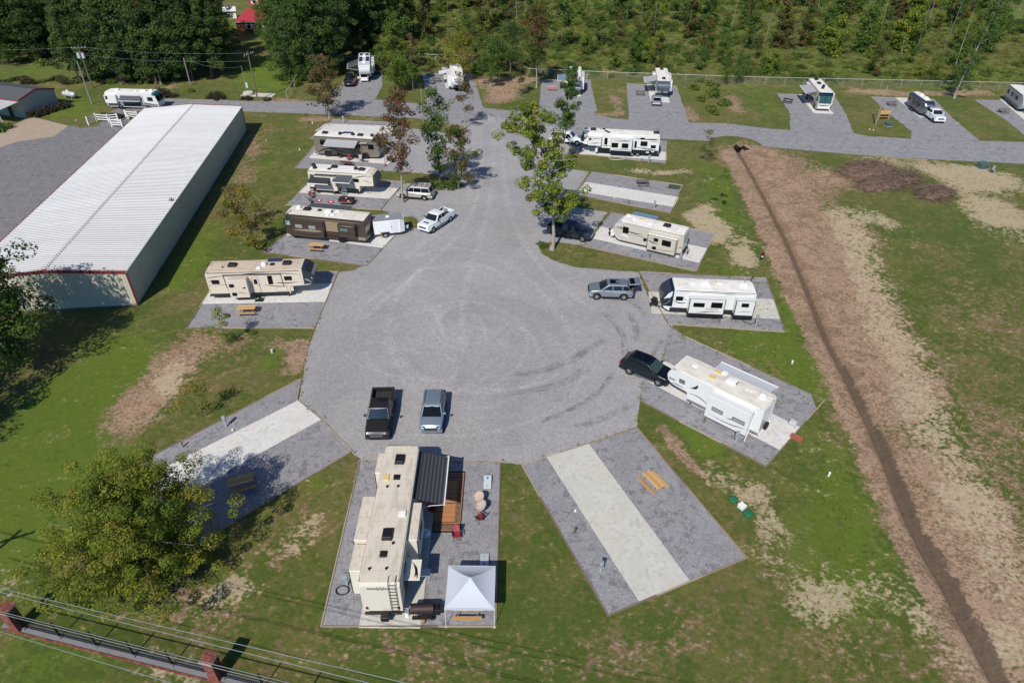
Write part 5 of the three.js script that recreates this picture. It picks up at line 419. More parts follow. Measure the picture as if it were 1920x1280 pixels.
// patterned outdoor rug
{ const g = canvasTex(512, 640, (c, w, h) => { c.fillStyle = '#b07a52'; c.fillRect(0, 0, w, h); c.fillStyle = '#1d1a1a'; c.fillRect(0, 0, w, 12); c.fillRect(0, h - 12, w, 12); c.fillRect(0, 0, 12, h); c.fillRect(w - 12, 0, 12, h); c.strokeStyle = '#1d1a1a'; c.lineWidth = 7; const key = (x, y, s, rot) => { c.save(); c.translate(x, y); c.rotate(rot); c.beginPath(); c.moveTo(-s * .5, s * .42); c.lineTo(-s * .5, -s * .42); c.lineTo(s * .35, -s * .42); c.lineTo(s * .35, s * .2); c.lineTo(-s * .1, s * .2); c.lineTo(-s * .1, -s * .08); c.lineTo(s * .1, -s * .08); c.moveTo(-s * .5, s * .42); c.lineTo(s * .5, s * .42); c.stroke(); c.restore(); }; c.fillStyle = '#94705a'; c.fillRect(16, 16, w - 32, 78); c.fillRect(16, h - 94, w - 32, 78); c.fillRect(16, 16, 78, h - 32); c.fillRect(w - 94, 16, 78, h - 32); for (let i = 0; i < 7; i++) { key(55 + i * 67, 55, 56, 0); key(55 + i * 67, h - 55, 56, PI); } for (let i = 1; i < 8; i++) { key(55, 55 + i * 66, 56, -PI / 2); key(w - 55, 55 + i * 66, 56, PI / 2); } c.lineWidth = 5; c.strokeRect(98, 98, w - 196, h - 196); c.strokeStyle = '#5d3a28'; c.lineWidth = 2; for (let i = 1; i < 9; i++) { c.beginPath(); c.moveTo(98, 98 + i * (h - 196) / 9); c.lineTo(w - 98, 98 + i * (h - 196) / 9); c.stroke(); } });
  const a = [-6.12, -36.87], b = [-3.59, -31.04]; const geo = new THREE.PlaneGeometry(b[0] - a[0], b[1] - a[1]).rotateX(-PI / 2).translate((a[0] + b[0]) / 2, .032, (a[1] + b[1]) / 2); const t = thing('outdoor_rug', 'brown outdoor rug with a black Greek key border under the striped awning', 'rug'); mesh('rug', geo, new THREE.MeshStandardMaterial({ map: g, roughness: .95 }), t); mesh('hem', [bb(a[0] - .03, a[0], .022, .036, a[1], b[1]), bb(b[0], b[0] + .03, .022, .036, a[1], b[1]), bb(a[0] - .03, b[0] + .03, .022, .036, a[1] - .03, a[1]), bb(a[0] - .03, b[0] + .03, .022, .036, b[1], b[1] + .03)], M('#1d1a1a', .9), t); }
// pop up canopy
{ const t = thing('pop_up_canopy', 'white pop up canopy tent over a picnic table', 'canopy tent'), w = new THREE.MeshPhysicalMaterial({ color: '#c6ccd6', roughness: .8, transmission: .1, thickness: 0, side: THREE.DoubleSide }), s = 1.52, h = 2.0, H = 2.85, pk = .12;
  const cor = [[-s, -s], [s, -s], [s, s], [-s, s]]; for (let k = 0; k < 4; k++) { const a = cor[k], b = cor[(k + 1) % 4], n = 8, pos = [], idx = []; for (let i = 0; i <= n; i++) for (let j = 0; j <= n; j++) { const v = i / n, u = j / n, ex = lerp(a[0], b[0], u), ez = lerp(a[1], b[1], u); pos.push(lerp(ex, ex * pk / s, v), lerp(h, H, v) - .14 * Math.sin(PI * v) - .03 * Math.sin(PI * u) * (1 - v), lerp(ez, ez * pk / s, v)); } for (let i = 0; i < n; i++) for (let j = 0; j < n; j++) { const q = i * (n + 1) + j; idx.push(q, q + 1, q + n + 1, q + 1, q + n + 2, q + n + 1); } const g = new THREE.BufferGeometry(); g.setAttribute('position', new THREE.Float32BufferAttribute(pos, 3)); g.setIndex(idx); g.computeVertexNormals(); mesh('roof_panel', g, w, t); const A = new THREE.Vector3(a[0], 0, a[1]), B = new THREE.Vector3(b[0], 0, b[1]); mesh('valance', bb(-s, s, h - .2, h, -.006, .006).rotateY(Math.atan2(-(B.z - A.z), B.x - A.x)).translate((a[0] + b[0]) / 2, 0, (a[1] + b[1]) / 2), w, t); mesh('leg', [bar([a[0], 0, a[1]], [a[0], h, a[1]], .02), bb(a[0] - .07, a[0] + .07, 0, .02, a[1] - .07, a[1] + .07)], whitePlastic, t); } mesh('peak_cap', lathe([[0, .1], [.1, .06], [.16, 0]], 12).translate(0, H - .03, 0), w, t); mesh('peak_frame', [bar([-s, h - .05, 0], [s, h - .05, 0], .012), bar([0, h - .05, -s], [0, h - .05, s], .012)], whitePlastic, t);
  put(t, [-2.47, -25.3], .0, .026); }
// barrel smoker by the tail of the trailer
{ const t = thing('barrel_smoker', 'rusty brown barrel smoker grill with a side firebox behind the Sandpiper trailer', 'grill'), m = M('#3a2826', .6, .2); mesh('barrel', [new THREE.CylinderGeometry(.33, .33, 1.45, 18).rotateZ(PI / 2).translate(0, .85, 0)], m, t); mesh('firebox', rb(.74, 1.15, .45, .95, -.24, .24, .03), unitBlack, t); mesh('chimney', bar([.98, .9, .1], [.98, 1.5, .1], .06, 10), unitBlack, t); mesh('lid_handle', bar([-.4, .95, .36], [.4, .95, .36], .02), unitBlack, t); mesh('front_shelf', bb(-.6, .6, .62, .65, .36, .62), umber, t); mesh('leg', [bar([-.6, 0, -.2], [-.55, .6, -.2], .025), bar([-.6, 0, .2], [-.55, .6, .2], .025), bar([.6, 0, -.2], [.55, .6, -.2], .025), bar([.6, 0, .2], [.55, .6, .2], .025)], unitBlack, t); for (const s of [1, -1]) mesh('wheel', new THREE.CylinderGeometry(.16, .16, .05, 14).rotateX(PI / 2).translate(.62, .16, s * .28), rubber, t); put(t, [-5.52, -24.47], .04, .026);
  const p = thing('bucket', 'small tan bucket beside the barrel smoker', 'bucket'); mesh('pail', lathe([[0, .02], [.13, 0], [.16, .34], [.15, .34], [.12, .03]], 14), M('#b69d7c', .7), p); mesh('lid', lathe([[0, .36], [.17, .35], [.17, .33]], 14), M('#a58c6c', .7), p); put(p, [-5.48, -24.04], 0, .026); const c = thing('paper_towel_roll', 'white cylinder hanging off the end of the barrel smoker', 'container'); mesh('roll', new THREE.CylinderGeometry(.13, .13, .5, 14), whitePlastic, c); mesh('cap', new THREE.CylinderGeometry(.135, .135, .04, 14).translate(0, .26, 0), fadeless, c); put(c, [-6.52, -24.47], 0, .28); }
{ const t = thing('rubbish_bag', 'white rubbish bag against the slide out of the Sandpiper trailer', 'bag'), r = rng(8); mesh('bag', warp(new THREE.SphereGeometry(.36, 14, 10), v => { const k = 1 + .14 * Math.sin(v.x * 17) * Math.cos(v.z * 15 + v.y * 8); v.multiplyScalar(k); v.y *= .9; }).translate(0, .33, 0), M('#c4ccd6', .5), t); mesh('knot', lathe([[0, .2], [.06, .18], [.03, .08], [.1, 0]], 8).translate(0, .62, 0), M('#c4ccd6', .5), t); put(t, [-6.01, -30.69], 0, .026); }
// power pedestals and stub posts
function pedestal(label, p, h = 1.15, a = 0) { const t = thing('power_pedestal', label, 'utility pedestal', 'utility pedestals on the pads'), m = M('#a9b4b6', .5, .2); mesh('post', bb(-.06, .06, 0, h * .6, -.05, .05), m, t); mesh('meter_box', rb(-.13, .13, h * .42, h, -.09, .09, .02), m, t); mesh('hood', warp(bb(-.14, .14, h, h + .05, -.1, .12), v => { if (v.y > h + .03) v.z *= .8; }), M('#8d989a', .5, .2), t); mesh('socket_cover', bb(-.09, .09, h * .5, h * .85, .09, .105), M('#868f92', .5), t); return put(t, p, a, .02); }
for (const [p, l] of [[[-10.79, -26.63], 'grey pedestal feeding a coiled hose beside the Sandpiper trailer'], [[6.14, -27.83], 'grey pedestal on the empty pad with the stained concrete'], [[-24.08, -41.75], 'grey pedestal on the empty pad by the big foreground tree'], [[25.25, -57.65], 'grey pedestal at the corner of the black nosed trailer pad'], [[19.93, -70.79], 'white pedestal at the tail of the taupe trailer'], [[19.36, -85.63], 'white pedestal on the empty right hand pad'], [[21.30, -102.62], 'slim grey pedestal below the black swirled trailer'], [[18.60, -40.43], 'pale pedestal on the gravel below the EAGLE trailer slide out'], [[32.54, -141.54], 'slim pedestal beside the silver nosed far trailer'], [[15.49, -149.73], 'slim pedestal behind the slim maple pad'], [[-30.48, -120.45], 'white pedestal at the top edge of the spare pad by the road']]) pedestal(l, p);
function stub(label, p, m = M('#6b5a46', .8), h = .5) { const t = thing('water_spigot', label, 'spigot', 'water spigots'); mesh('post', bb(-.05, .05, 0, h, -.05, .05), m, t); mesh('tap', [bar([0, h - .06, 0], [.14, h - .04, 0], .02), bar([.14, h - .04, 0], [.14, h - .12, 0], .015), bb(-.03, .06, h, h + .03, -.06, .06)], M('#4b5c68', .4, .5), t); return put(t, p, .6, .02); }
stub('short wooden water spigot on the empty pad with stained concrete', [4.63, -31.08]); stub('short wooden water spigot on the empty pad by the foreground tree', [-26.76, -39.32]); stub('rusty water spigot below the black nosed trailer', [21.57, -58.09]); stub('rusty water spigot by the blue hose of the taupe trailer', [16.49, -71.78]); stub('rusty water spigot below the EAGLE trailer slide out', [16.50, -42.72]); stub('small water spigot on the empty right hand pad', [16.03, -86.94]); stub('small spigot below the black swirled trailer', [20.21, -102.94]);
for (const [p, l] of [[[-23.39, -41.30], 'white sewer cap on the empty pad by the foreground tree'], [[4.79, -33.02], 'white sewer cap on the empty pad with stained concrete'], [[14.26, -88.86], 'white sewer cap on the empty right hand pad'], [[-23.26, -52.17], 'white pipe cleanout standing in the grass by the turning circle'], [[26.82, -51.12], 'white pipe cleanout standing in the grass beyond the EAGLE trailer'], [[24.97, -36.78], 'white pipe cleanout in the grass beyond the red brick'], [[-34.69, -106.53], 'white cleanout in the grass behind the taupe coach'], [[-35.84, -119.73], 'small white cleanout in the grass near the road'], [[-41.43, -110.84], 'flat white cap in the grass near the metal building'], [[-78.31, -120.34], 'white cap in the lawn beside the gravel lot'], [[63.13, -119.19], 'white cap beside the road and the wooden board'], [[63.68, -118.92], 'second white cap beside the road and the wooden board']]) { const t = thing('pipe_cap', l, 'pipe cap', 'white pipe caps in the ground'); const h = l.includes('standing') || l.includes('cleanout') ? .35 : .12; mesh('pipe', new THREE.CylinderGeometry(.08, .08, h, 12).translate(0, h / 2, 0), whitePlastic, t); mesh('lid', new THREE.CylinderGeometry(.1, .1, .05, 12).translate(0, h, 0), whitePlastic, t); put(t, p); }
// hoses and cords
function hose(label, pts, m, r = .03, name = 'hose') { const t = tag(mesh(name, tube(pts.map(([x, z], i) => [x, .06 + r + .01 * Math.sin(i * 3), z]), r, pts.length * 6, 5), m), label, 'hose'); return t; }
hose('loose blue water hose in loops on the gravel by the taupe trailer', [[14.67, -73.49], [14.99, -72.95], [15.31, -73.36], [15.04, -73.77], [14.70, -73.22], [15.23, -72.82], [15.81, -73.24], [15.90, -72.56], [15.54, -72.29], [15.95, -72.03], [16.47, -72.44], [16.64, -71.91]], M('#4a80a8', .5), .03);
hose('black power cord running from the grey pedestal to the black nosed trailer', [[23.67, -59.32], [23.91, -58.72], [24.19, -58.13], [24.64, -57.74], [25.11, -57.85], [25.36, -58.15]], unitBlack, .03); hose('thick dark sewer hose below the black nosed trailer', [[20.59, -58.86], [21.20, -59.08], [21.87, -59.09], [22.47, -59.70], [22.85, -60.53]], charcoal, .06); hose('white water hose below the black swirled trailer', [[15.26, -105.35], [15.21, -104.19], [15.64, -103.51], [16.65, -103.42], [17.54, -103.78], [18.00, -104.72]], whitePlastic, .035);
{ const p = [-11.03, -26.23], pts = []; for (let i = 0; i <= 26; i++) { const a = i / 26 * PI * 3.4; pts.push([p[0] + .42 * Math.cos(a), p[1] + .34 * Math.sin(a)]); } hose('black cord coiled on the gravel by the grey pedestal', pts, unitBlack, .035); } hose('blue cord lying beside the left slide out of the Sandpiper trailer', [[-11.00, -30.04], [-10.92, -30.41], [-11.16, -30.68], [-11.06, -30.96], [-11.21, -31.15]], M('#3a6f9a', .5), .03); hose('white drain hose below the tail of the taupe trailer', [[14.43, -76.57], [15.00, -75.87], [14.52, -75.29], [15.38, -74.74]], M('#b8bdb4', .6), .02); hose('pale drain hose between the two slide outs of the black nosed trailer', [[22.58, -60.11], [22.60, -59.30], [22.78, -58.90], [22.28, -58.49], [21.79, -58.29]], M('#c9cdc8', .5), .035);
{ const t = thing('step_ladder', 'yellow folding ladder leaning open behind the brown motor coach', 'ladder'), m = M('#c9b04a', .5); mesh('front_rail', [bar([-.25, 0, .45], [-.18, 1.75, 0], .025), bar([.25, 0, .45], [.18, 1.75, 0], .025)], m, t); mesh('rear_rail', [bar([-.25, 0, -.45], [-.18, 1.75, 0], .02), bar([.25, 0, -.45], [.18, 1.75, 0], .02)], m, t); for (let k = 1; k < 6; k++) mesh('rung', bb(-.24 + k * .012, .24 - k * .012, k * .3 - .015, k * .3 + .015, .45 - k * .075 - .04, .45 - k * .075 + .04), m, t); put(t, [-16.85, -76.42], 1.3, .06); }
{ const t = thing('flag_stand', 'striped flag and purple pennant on a pole by the two awning trailer', 'flag'); mesh('pole', bar([0, 0, 0], [0, 3.2, 0], .025), whitePlastic, t); const sw = (a, y0, y1, w) => { const g = new THREE.PlaneGeometry(w, y1 - y0, 10, 2), p = g.attributes.position; for (let i = 0; i < p.count; i++) p.setZ(i, .08 * Math.sin(p.getX(i) * 5)); g.computeVertexNormals(); return g.translate(w / 2, (y0 + y1) / 2, 0); }; for (let k = 0; k < 7; k++) mesh('flag_stripe', sw(0, 2.5 + k * .1, 2.6 + k * .1, 1.1), new THREE.MeshStandardMaterial({ color: k % 2 ? '#d9d6d6' : '#8d2432', side: THREE.DoubleSide, roughness: .8 }), t); mesh('canton', sw(0, 2.82, 3.21, .42).translate(0, 0, .012), new THREE.MeshStandardMaterial({ color: '#2b2f52', side: THREE.DoubleSide }), t); mesh('pennant', sw(0, 1.4, 2.2, .7), new THREE.MeshStandardMaterial({ color: '#4a3f7a', side: THREE.DoubleSide, roughness: .8 }), t); put(t, [-20.54, -90.51], .1, .03); }
for (const [p, w, d, c, l, a] of [[[-24.84, -89.58], 1.2, .7, '#8b7659', 'tan door mat below the steps of the two awning trailer', .1], [[-23.22, -101.92], 1, .6, '#5a2a2a', 'dark red door mat beside the taupe coach', -.1], [[23.50, -92.98], 1.7, 1.5, '#3f4a40', 'dark mat beside the picnic table on the empty right pad', -.4], [[-27.30, -61.41], .9, .5, '#3b3c3e', 'dark door mat below the steps of the cream trailer', .05]]) { const t = thing('door_mat', l, 'mat'); mesh('mat', rb(-w / 2, w / 2, 0, .015, -d / 2, d / 2, .006, 1), M(c, .95), t); mesh('border', [bb(-w / 2, w / 2, .014, .02, -d / 2, -d / 2 + .06), bb(-w / 2, w / 2, .014, .02, d / 2 - .06, d / 2)], charcoal, t); put(t, p, a, .062); }
{ const t = thing('garden_flag', 'small maroon garden flag on a thin stake in the grass', 'flag'); mesh('stake', bar([0, 0, 0], [0, 1.3, 0], .015), blackTrim, t); const g = new THREE.PlaneGeometry(.5, .75, 6, 3), p = g.attributes.position; for (let i = 0; i < p.count; i++) p.setZ(i, .06 * Math.sin(p.getX(i) * 7 + p.getY(i) * 2)); g.computeVertexNormals(); mesh('flag', g.translate(.25, .95, 0), new THREE.MeshStandardMaterial({ color: '#5a1528', side: THREE.DoubleSide }), t); mesh('white_print', g.clone().scale(.5, .3, 1).translate(.12, .45, .02), new THREE.MeshStandardMaterial({ color: '#d8d4d4', side: THREE.DoubleSide }), t); put(t, [29.45, -70.83], .5); }
// septic lids, brick, concrete block, green boxes
for (const [p, l] of [[[16.80, -34.22], 'green round septic lid nearer the picnic table'], [[17.55, -32.86], 'green round septic lid nearer the ditch']]) { const t = thing('septic_lid', l, 'lid'); mesh('riser', new THREE.CylinderGeometry(.3, .32, .2, 20).translate(0, .1, 0), M('#1e5b3c', .6), t); mesh('lid', lathe([[0, .26], [.2, .25], [.34, .22], [.35, .18]], 20), M('#25694a', .55), t); put(t, p); }
{ const t = thing('control_box', 'white plastic control box between the two green lids', 'box'); mesh('box', rb(-.22, .22, 0, .3, -.25, .25, .03), whitePlastic, t); mesh('lid', rb(-.24, .24, .3, .35, -.27, .27, .02), whitePlastic, t); put(t, [17.25, -33.51], .6); }
{ const t = thing('paving_stone', 'red clay paver at the end of the EAGLE trailer slab', 'paver'); mesh('block', rb(-.5, .5, 0, .07, -.35, .35, .15, 3).scale(1, 1, 1), M('#a05a4c', .85), t); mesh('edge_course', rb(-.3, .3, .0, .075, .3, .42, .03), M('#96523f', .85), t); put(t, [23.85, -41.06], -.7, .0); const b = thing('trailer_jack_box', 'grey white box with legs on the slab behind the EAGLE trailer', 'box'); mesh('box', rb(-.3, .3, .18, .5, -.22, .22, .03), M('#b9bcbb', .6), b); mesh('leg', [bb(-.26, -.2, 0, .2, -.2, .2), bb(.2, .26, 0, .2, -.2, .2)], M('#b9bcbb', .6), b); put(b, [24.01, -42.49], -.7, .06); }
for (const [p, l, s] of [[[73.20, -101.49], 'green utility cabinet beside the road by the brush pile', 1.1], [[67.39, -121.31], 'green utility cabinet beside the wooden notice board', .9], [[35.55, -145.10], 'small green cap post behind the silver nosed trailer', .45]]) { const t = thing('utility_cabinet', l, 'utility cabinet', 'green utility cabinets'), m = M('#47605a', .6); mesh('cabinet', warp(rb(-.6 * s, .6 * s, .05, .85 * s, -.5 * s, .5 * s, .03), v => { if (v.y > .6 * s && v.z > 0) v.y -= .12 * s; }), m, t); mesh('door', bb(-.5 * s, .5 * s, .12, .6 * s, .5 * s, .5 * s + .015), M('#3d544e', .6), t); mesh('pad', bb(-.7 * s, .7 * s, 0, .05, -.6 * s, .6 * s), M('#9c9a92', .9), t); put(t, p, .1); }
{ const t = thing('culvert_pipe', 'grey drain pipe sticking out of the dirt by the green cabinet', 'pipe'); mesh('pipe', new THREE.CylinderGeometry(.22, .22, 1.8, 14, 1, true).rotateZ(PI / 2).rotateY(.9).rotateX(.2).translate(0, .35, 0), new THREE.MeshStandardMaterial({ color: '#8e9295', side: THREE.DoubleSide, roughness: .6 }), t); mesh('collar', new THREE.TorusGeometry(.23, .03, 6, 14).rotateY(PI / 2 + .9).translate(-.54, .28, .7), M('#77787a', .6), t); put(t, [74.05, -100.21]); }
for (const [p, l] of [[[37.04, -109.26], 'black culvert pipe mouth at the head of the ditch'], [[38.15, -108.79], 'second black culvert pipe mouth beside the first']]) { const t = thing('culvert_pipe', l, 'pipe'); mesh('pipe', new THREE.CylinderGeometry(.35, .35, 1.4, 16, 1, true).rotateX(PI / 2), new THREE.MeshStandardMaterial({ color: '#0f1011', side: THREE.DoubleSide, roughness: .7 }), t); mesh('lip', new THREE.TorusGeometry(.36, .04, 6, 16).translate(0, 0, .7), unitBlack, t); put(t, p, .2, .05); }
{ const t = thing('notice_board', 'wooden notice board with four dark slots beside the light pole', 'notice board'), m = pine[1]; for (let k = 0; k < 5; k++) mesh('plank', rb(-1.0, 1.0, .95 + k * .16, 1.1 + k * .16, -.04, .04, .01, 1), pine[k % 3], t); for (const x of [-.9, .9]) mesh('post', bb(x - .06, x + .06, 0, 1.75, -.13, -.045), m, t); for (let k = 0; k < 4; k++) mesh('slot', bb(-.75 + k * .4, -.45 + k * .4, .55, .9, -.03, .03), unitBlack, t); mesh('lower_plank', rb(-1, 1, .45, .55, -.04, .04, .01, 1), pine[0], t); put(t, [68.11, -124.91], .05); }
{ const t = thing('site_sign', 'low wooden site sign with pale panels by the road junction', 'sign'); for (const x of [-.7, .7]) mesh('post', bb(x - .05, x + .05, 0, 1.1, -.05, .05), greyWood[0], t); mesh('panel', rb(-.8, .8, .45, .95, .05, .09, .01), M('#a89c86', .8), t); mesh('face', bb(-.7, .7, .52, .88, .09, .1), M('#c4b8a0', .8), t); put(t, [-14.36, -119.43], .1); }

// ---------------------------------------------------------------- buildings, fences, poles
function corrugated(w, h, pitch, depth) { // ribbed sheet in x (along the ribs' row) and y, ribs run along y
  const n = Math.round(w / pitch), p = []; for (let i = 0; i < n; i++) { const x = i * w / n, d = w / n; p.push([x, 0], [x + d * .62, 0], [x + d * .7, depth], [x + d * .92, depth]); } p.push([w, 0]);
  const pos = [], idx = []; p.forEach(([x, z], i) => { pos.push(x, 0, z, x, h, z); if (i) { const a = i * 2 - 2; idx.push(a, a + 2, a + 1, a + 2, a + 3, a + 1); } }); const g = new THREE.BufferGeometry(); g.setAttribute('position', new THREE.Float32BufferAttribute(pos, 3)); g.setIndex(idx); const q = g.toNonIndexed(); q.computeVertexNormals(); const uv = new Float32Array(q.attributes.position.count * 2); for (let i = 0; i < uv.length / 2; i++) { uv[2 * i] = q.attributes.position.getX(i) / 12; uv[2 * i + 1] = q.attributes.position.getY(i) / 12; } q.setAttribute('uv', new THREE.BufferAttribute(uv, 2)); return q; }
const sheetMap = pixels(512, 512, (i, j, o) => { const a = nz(nA, i / 512, j / 512), s = nz(nF, i / 128, j / 1536), p = nz(nW, (i >> 5) / 512, .3); const v = .86 + .1 * (p - .5) + .16 * (a - .5) - .12 * sstep(.5, .75, s * .6 + a * .4); o[0] = v; o[1] = v * .99; o[2] = v * .97; });
const sheetWhite = new THREE.MeshStandardMaterial({ color: '#cbcdd0', map: sheetMap, roughness: .55, metalness: .1, side: THREE.DoubleSide }), sheetTan = new THREE.MeshStandardMaterial({ color: '#d2ccba', map: sheetMap, roughness: .55, side: THREE.DoubleSide }), sheetGrey = new THREE.MeshStandardMaterial({ color: '#a8aba5', map: sheetMap, roughness: .55, side: THREE.DoubleSide }), redTrim = M('#7e3138', .5), roofGrey = new THREE.MeshStandardMaterial({ color: '#55595c', roughness: .7, side: THREE.DoubleSide });
{ const t = thing('metal_building', 'long metal storage building with a ribbed white roof and dark red trim', 'building'), L = 55.8, W = 15.8, H = 4.1, R = .5; // x along the length, z from 0 to -W
  const slope = Math.hypot(W / 2, R), a = Math.atan2(R, W / 2);
  mesh('roof_sheet', corrugated(L + .3, slope + .12, .45, .06).rotateX(PI / 2 * -1).rotateX(a).translate(-.15, H + .03 - .02, .1), sheetWhite, t);
  mesh('roof_sheet', corrugated(L + .3, slope + .12, .45, .06).rotateX(-PI / 2).rotateX(-a).translate(-.15, H + R + .06, -W / 2 + .02), sheetWhite, t); mesh('ridge_cap', warp(bb(-.15, L + .15, H + R + .05, H + R + .09, -W / 2 - .22, -W / 2 + .22), v => { v.y -= Math.abs(v.z + W / 2) * .12; }), sheetWhite, t);
  mesh('side_wall', corrugated(L, H, .32, .035), sheetTan, t); mesh('side_wall', corrugated(L, H, .32, .035).translate(0, 0, -W - .04), sheetTan, t);
  for (const x of [0, L]) mesh('end_wall', warp(corrugated(W, H, .32, .03), v => { if (v.y > 1) v.y += R * (1 - Math.abs(v.x - W / 2) / (W / 2)); }).rotateY(PI / 2).translate(x - .02, 0, 0), sheetTan, t);
  for (const x of [-.1, L + .1]) mesh('gable_trim', [-1, 1].map(s => bb(-.08, .08, -.14, .12, -slope / 2 - .08, slope / 2 + .08).rotateX(s * a).translate(x, H + R / 2 + .03, -W / 2 - s * -W / 4 * 1)), redTrim, t);
  mesh('eave_trim', bb(-.15, L + .15, H - .12, H + .1, -W - .2, -W - .06), redTrim, t); mesh('gutter', bb(-.15, L + .15, H - .1, H + .02, .06, .16), M('#8fa09c', .5), t); for (const [x, z] of [[-.03, .03], [L + .03, .03], [-.03, -W - .03]]) mesh('corner_trim', bb(x - .07, x + .07, 0, H, z - .07, z + .07), redTrim, t);
  for (const x of [14, 42]) mesh('roll_door', bb(x - 1.8, x + 1.8, 0, 3.4, -W - .1, -W - .05), sheetWhite, t); mesh('roof_vent', merge([bb(17.2, 17.6, H + .05, H + .35, -.6, -.3), bar([17.4, H + .3, -.45], [17.9, H + .3, -.45], .05)]), M('#a08d7c', .6), t);
  mesh('foundation', bb(-.05, L + .05, -.05, .1, -W - .06, .05), M('#7a766e', .9), t); const p = [-40.02, -60.36]; put(t, p, heading(p, [-46.33, -115.77])); }
{ const t = thing('office_building', 'low metal office building with a grey gable roof and a white porch', 'building'), L = 18, W = 7.5, H = 3.2, R = .9, sl = Math.hypot(W / 2, R), a = Math.atan2(R, W / 2); // x to the left end, z 0 (near) to W (far)
  for (const s of [0, 1]) { const g = corrugated(L + .4, sl + .3, .4, .03).rotateX(PI / 2).rotateX(s ? a : -a); mesh('roof_sheet', s ? g.rotateX(0).translate(-.2, H + R + .02, W / 2) : g.translate(-.2, H - .06, -.3), roofGrey, t); }
  mesh('end_wall', warp(corrugated(W, H, .3, .03), v => { if (v.y > 1) v.y += R * (1 - Math.abs(v.x - W / 2) / (W / 2)); }).rotateY(-PI / 2), sheetGrey, t); mesh('near_wall', corrugated(L, H, .3, .03), sheetGrey, t); mesh('far_wall', corrugated(L, H, .3, .03).translate(0, 0, W), sheetGrey, t); mesh('gable_trim', [0, 1].map(s => bb(-.08, .08, -.12, .12, -sl / 2 - .1, sl / 2 + .1).rotateX(s ? a : -a).translate(-.15, H + R / 2, s ? W * .75 : W * .25)), redTrim, t); mesh('eave_trim', bb(-.15, L, H - .2, H + .02, -.36, -.26), redTrim, t);
  mesh('porch_roof', bb(-.2, 12, -.04, .04, -4.6, 0).applyMatrix4(new THREE.Matrix4().makeRotationX(-.08)).translate(0, 2.95, -.1), sheetWhite, t); for (const x of [.2, 4, 8, 11.6]) mesh('porch_post', bar([x, 0, -4.3], [x, 2.6, -4.3], .06), whitePlastic, t); for (const x of [3, 8]) { const d = mesh('door', bb(x - .5, x + .5, 0, 2.1, -.06, -.03), unitBlack, t); mesh('handle', bb(x + .35, x + .4, 1, 1.1, -.09, -.06), alu, d); } for (const x of [5.5, 10]) { const w = mesh('window', bb(x - .6, x + .6, 1, 2.1, -.05, -.03), whitePlastic, t); mesh('pane', bb(x - .54, x + .54, 1.06, 2.04, -.06, -.05), glassDark, w); }
  put(t, [-88, -121.5], heading([0, 0], [-.95, -.3])); t.scale.z = 1; t.rotation.y = Math.atan2(.3, -.95); }
function brickHouse(label, roofC, p, a, L, W, opts = {}) { const t = thing('brick_house', label, 'house'), H = 2.7, R = opts.R ?? 2.0, br = M('#8d5343', .9), rm = new THREE.MeshStandardMaterial({ color: roofC, roughness: .6, side: THREE.DoubleSide }); mesh('wall', [bb(0, L, 0, H, -W, 0)], br, t); const o = .5, hip = 2.4, v = [[-o, H, o], [L + o, H, o], [L + o, H, -W - o], [-o, H, -W - o], [hip, H + R, -W / 2], [L - hip, H + R, -W / 2]], f = [[0, 1, 5], [0, 5, 4], [1, 2, 5], [2, 3, 4], [2, 4, 5], [3, 0, 4]]; const g = new THREE.BufferGeometry(); g.setAttribute('position', new THREE.Float32BufferAttribute(f.flatMap(q => q.flatMap(i => v[i])), 3)); g.computeVertexNormals(); const roof = mesh('roof', g, rm, t); mesh('ridge', bar([hip, H + R + .02, -W / 2], [L - hip, H + R + .02, -W / 2], .09), rm, roof); mesh('fascia', [bb(-o, L + o, H - .12, H + .0, o - .06, o), bb(L + o - .06, L + o, H - .12, H, -W - o, o), bb(-o, -o + .06, H - .12, H, -W - o, o)], whitePlastic, t);
  for (const x of opts.wins ?? [2, L - 2]) { const w = mesh('window', bb(x - .5, x + .5, 1.0, 2.1, 0, .04), whitePlastic, t); mesh('pane', bb(x - .42, x + .42, 1.08, 2.02, .04, .05), glassDark, w); for (const s of [-1, 1]) mesh('shutter', bb(x + s * .78 - .2, x + s * .78 + .2, .98, 2.12, 0, .05), whitePlastic, w); } const d = mesh('door', bb(L / 2 - .48, L / 2 + .48, 0, 2.1, 0, .05), whitePlastic, t); mesh('handle', bb(L / 2 + .32, L / 2 + .38, 1, 1.1, .05, .09), alu, d); return put(t, p, a); }
brickHouse('small brick house with a bright red hip roof and white shutters', '#a02f3a', [-73.5, -192.6], .12, 13, 8, { wins: [3.2, 9.8], R: 2.3 }); brickHouse('brick house with its roof past the lawns behind the red roofed one', '#6a4a40', [-82, -228], .1, 14, 8); brickHouse('brick house almost hidden behind the pines with a white gable', '#7a6258', [-117, -166], .5, 12, 8);
{ const t = thing('garden_shed', 'small white garden shed on the far lawn behind the red roofed house', 'shed'); mesh('wall', bb(-1.6, 1.6, 0, 2.0, -1.3, 1.3), whitePlastic, t); mesh('roof', [bb(-1.8, 1.8, -.05, .05, -1.0, 1.0).rotateX(.5).translate(0, 2.35, .8), bb(-1.8, 1.8, -.05, .05, -1.0, 1.0).rotateX(-.5).translate(0, 2.35, -.8)], M('#cfd2d6', .5), t); mesh('door', bb(-.5, .5, 0, 1.8, 1.3, 1.34), M('#9aa0a4', .5), t); put(t, [-82.06, -212.36], .3); }
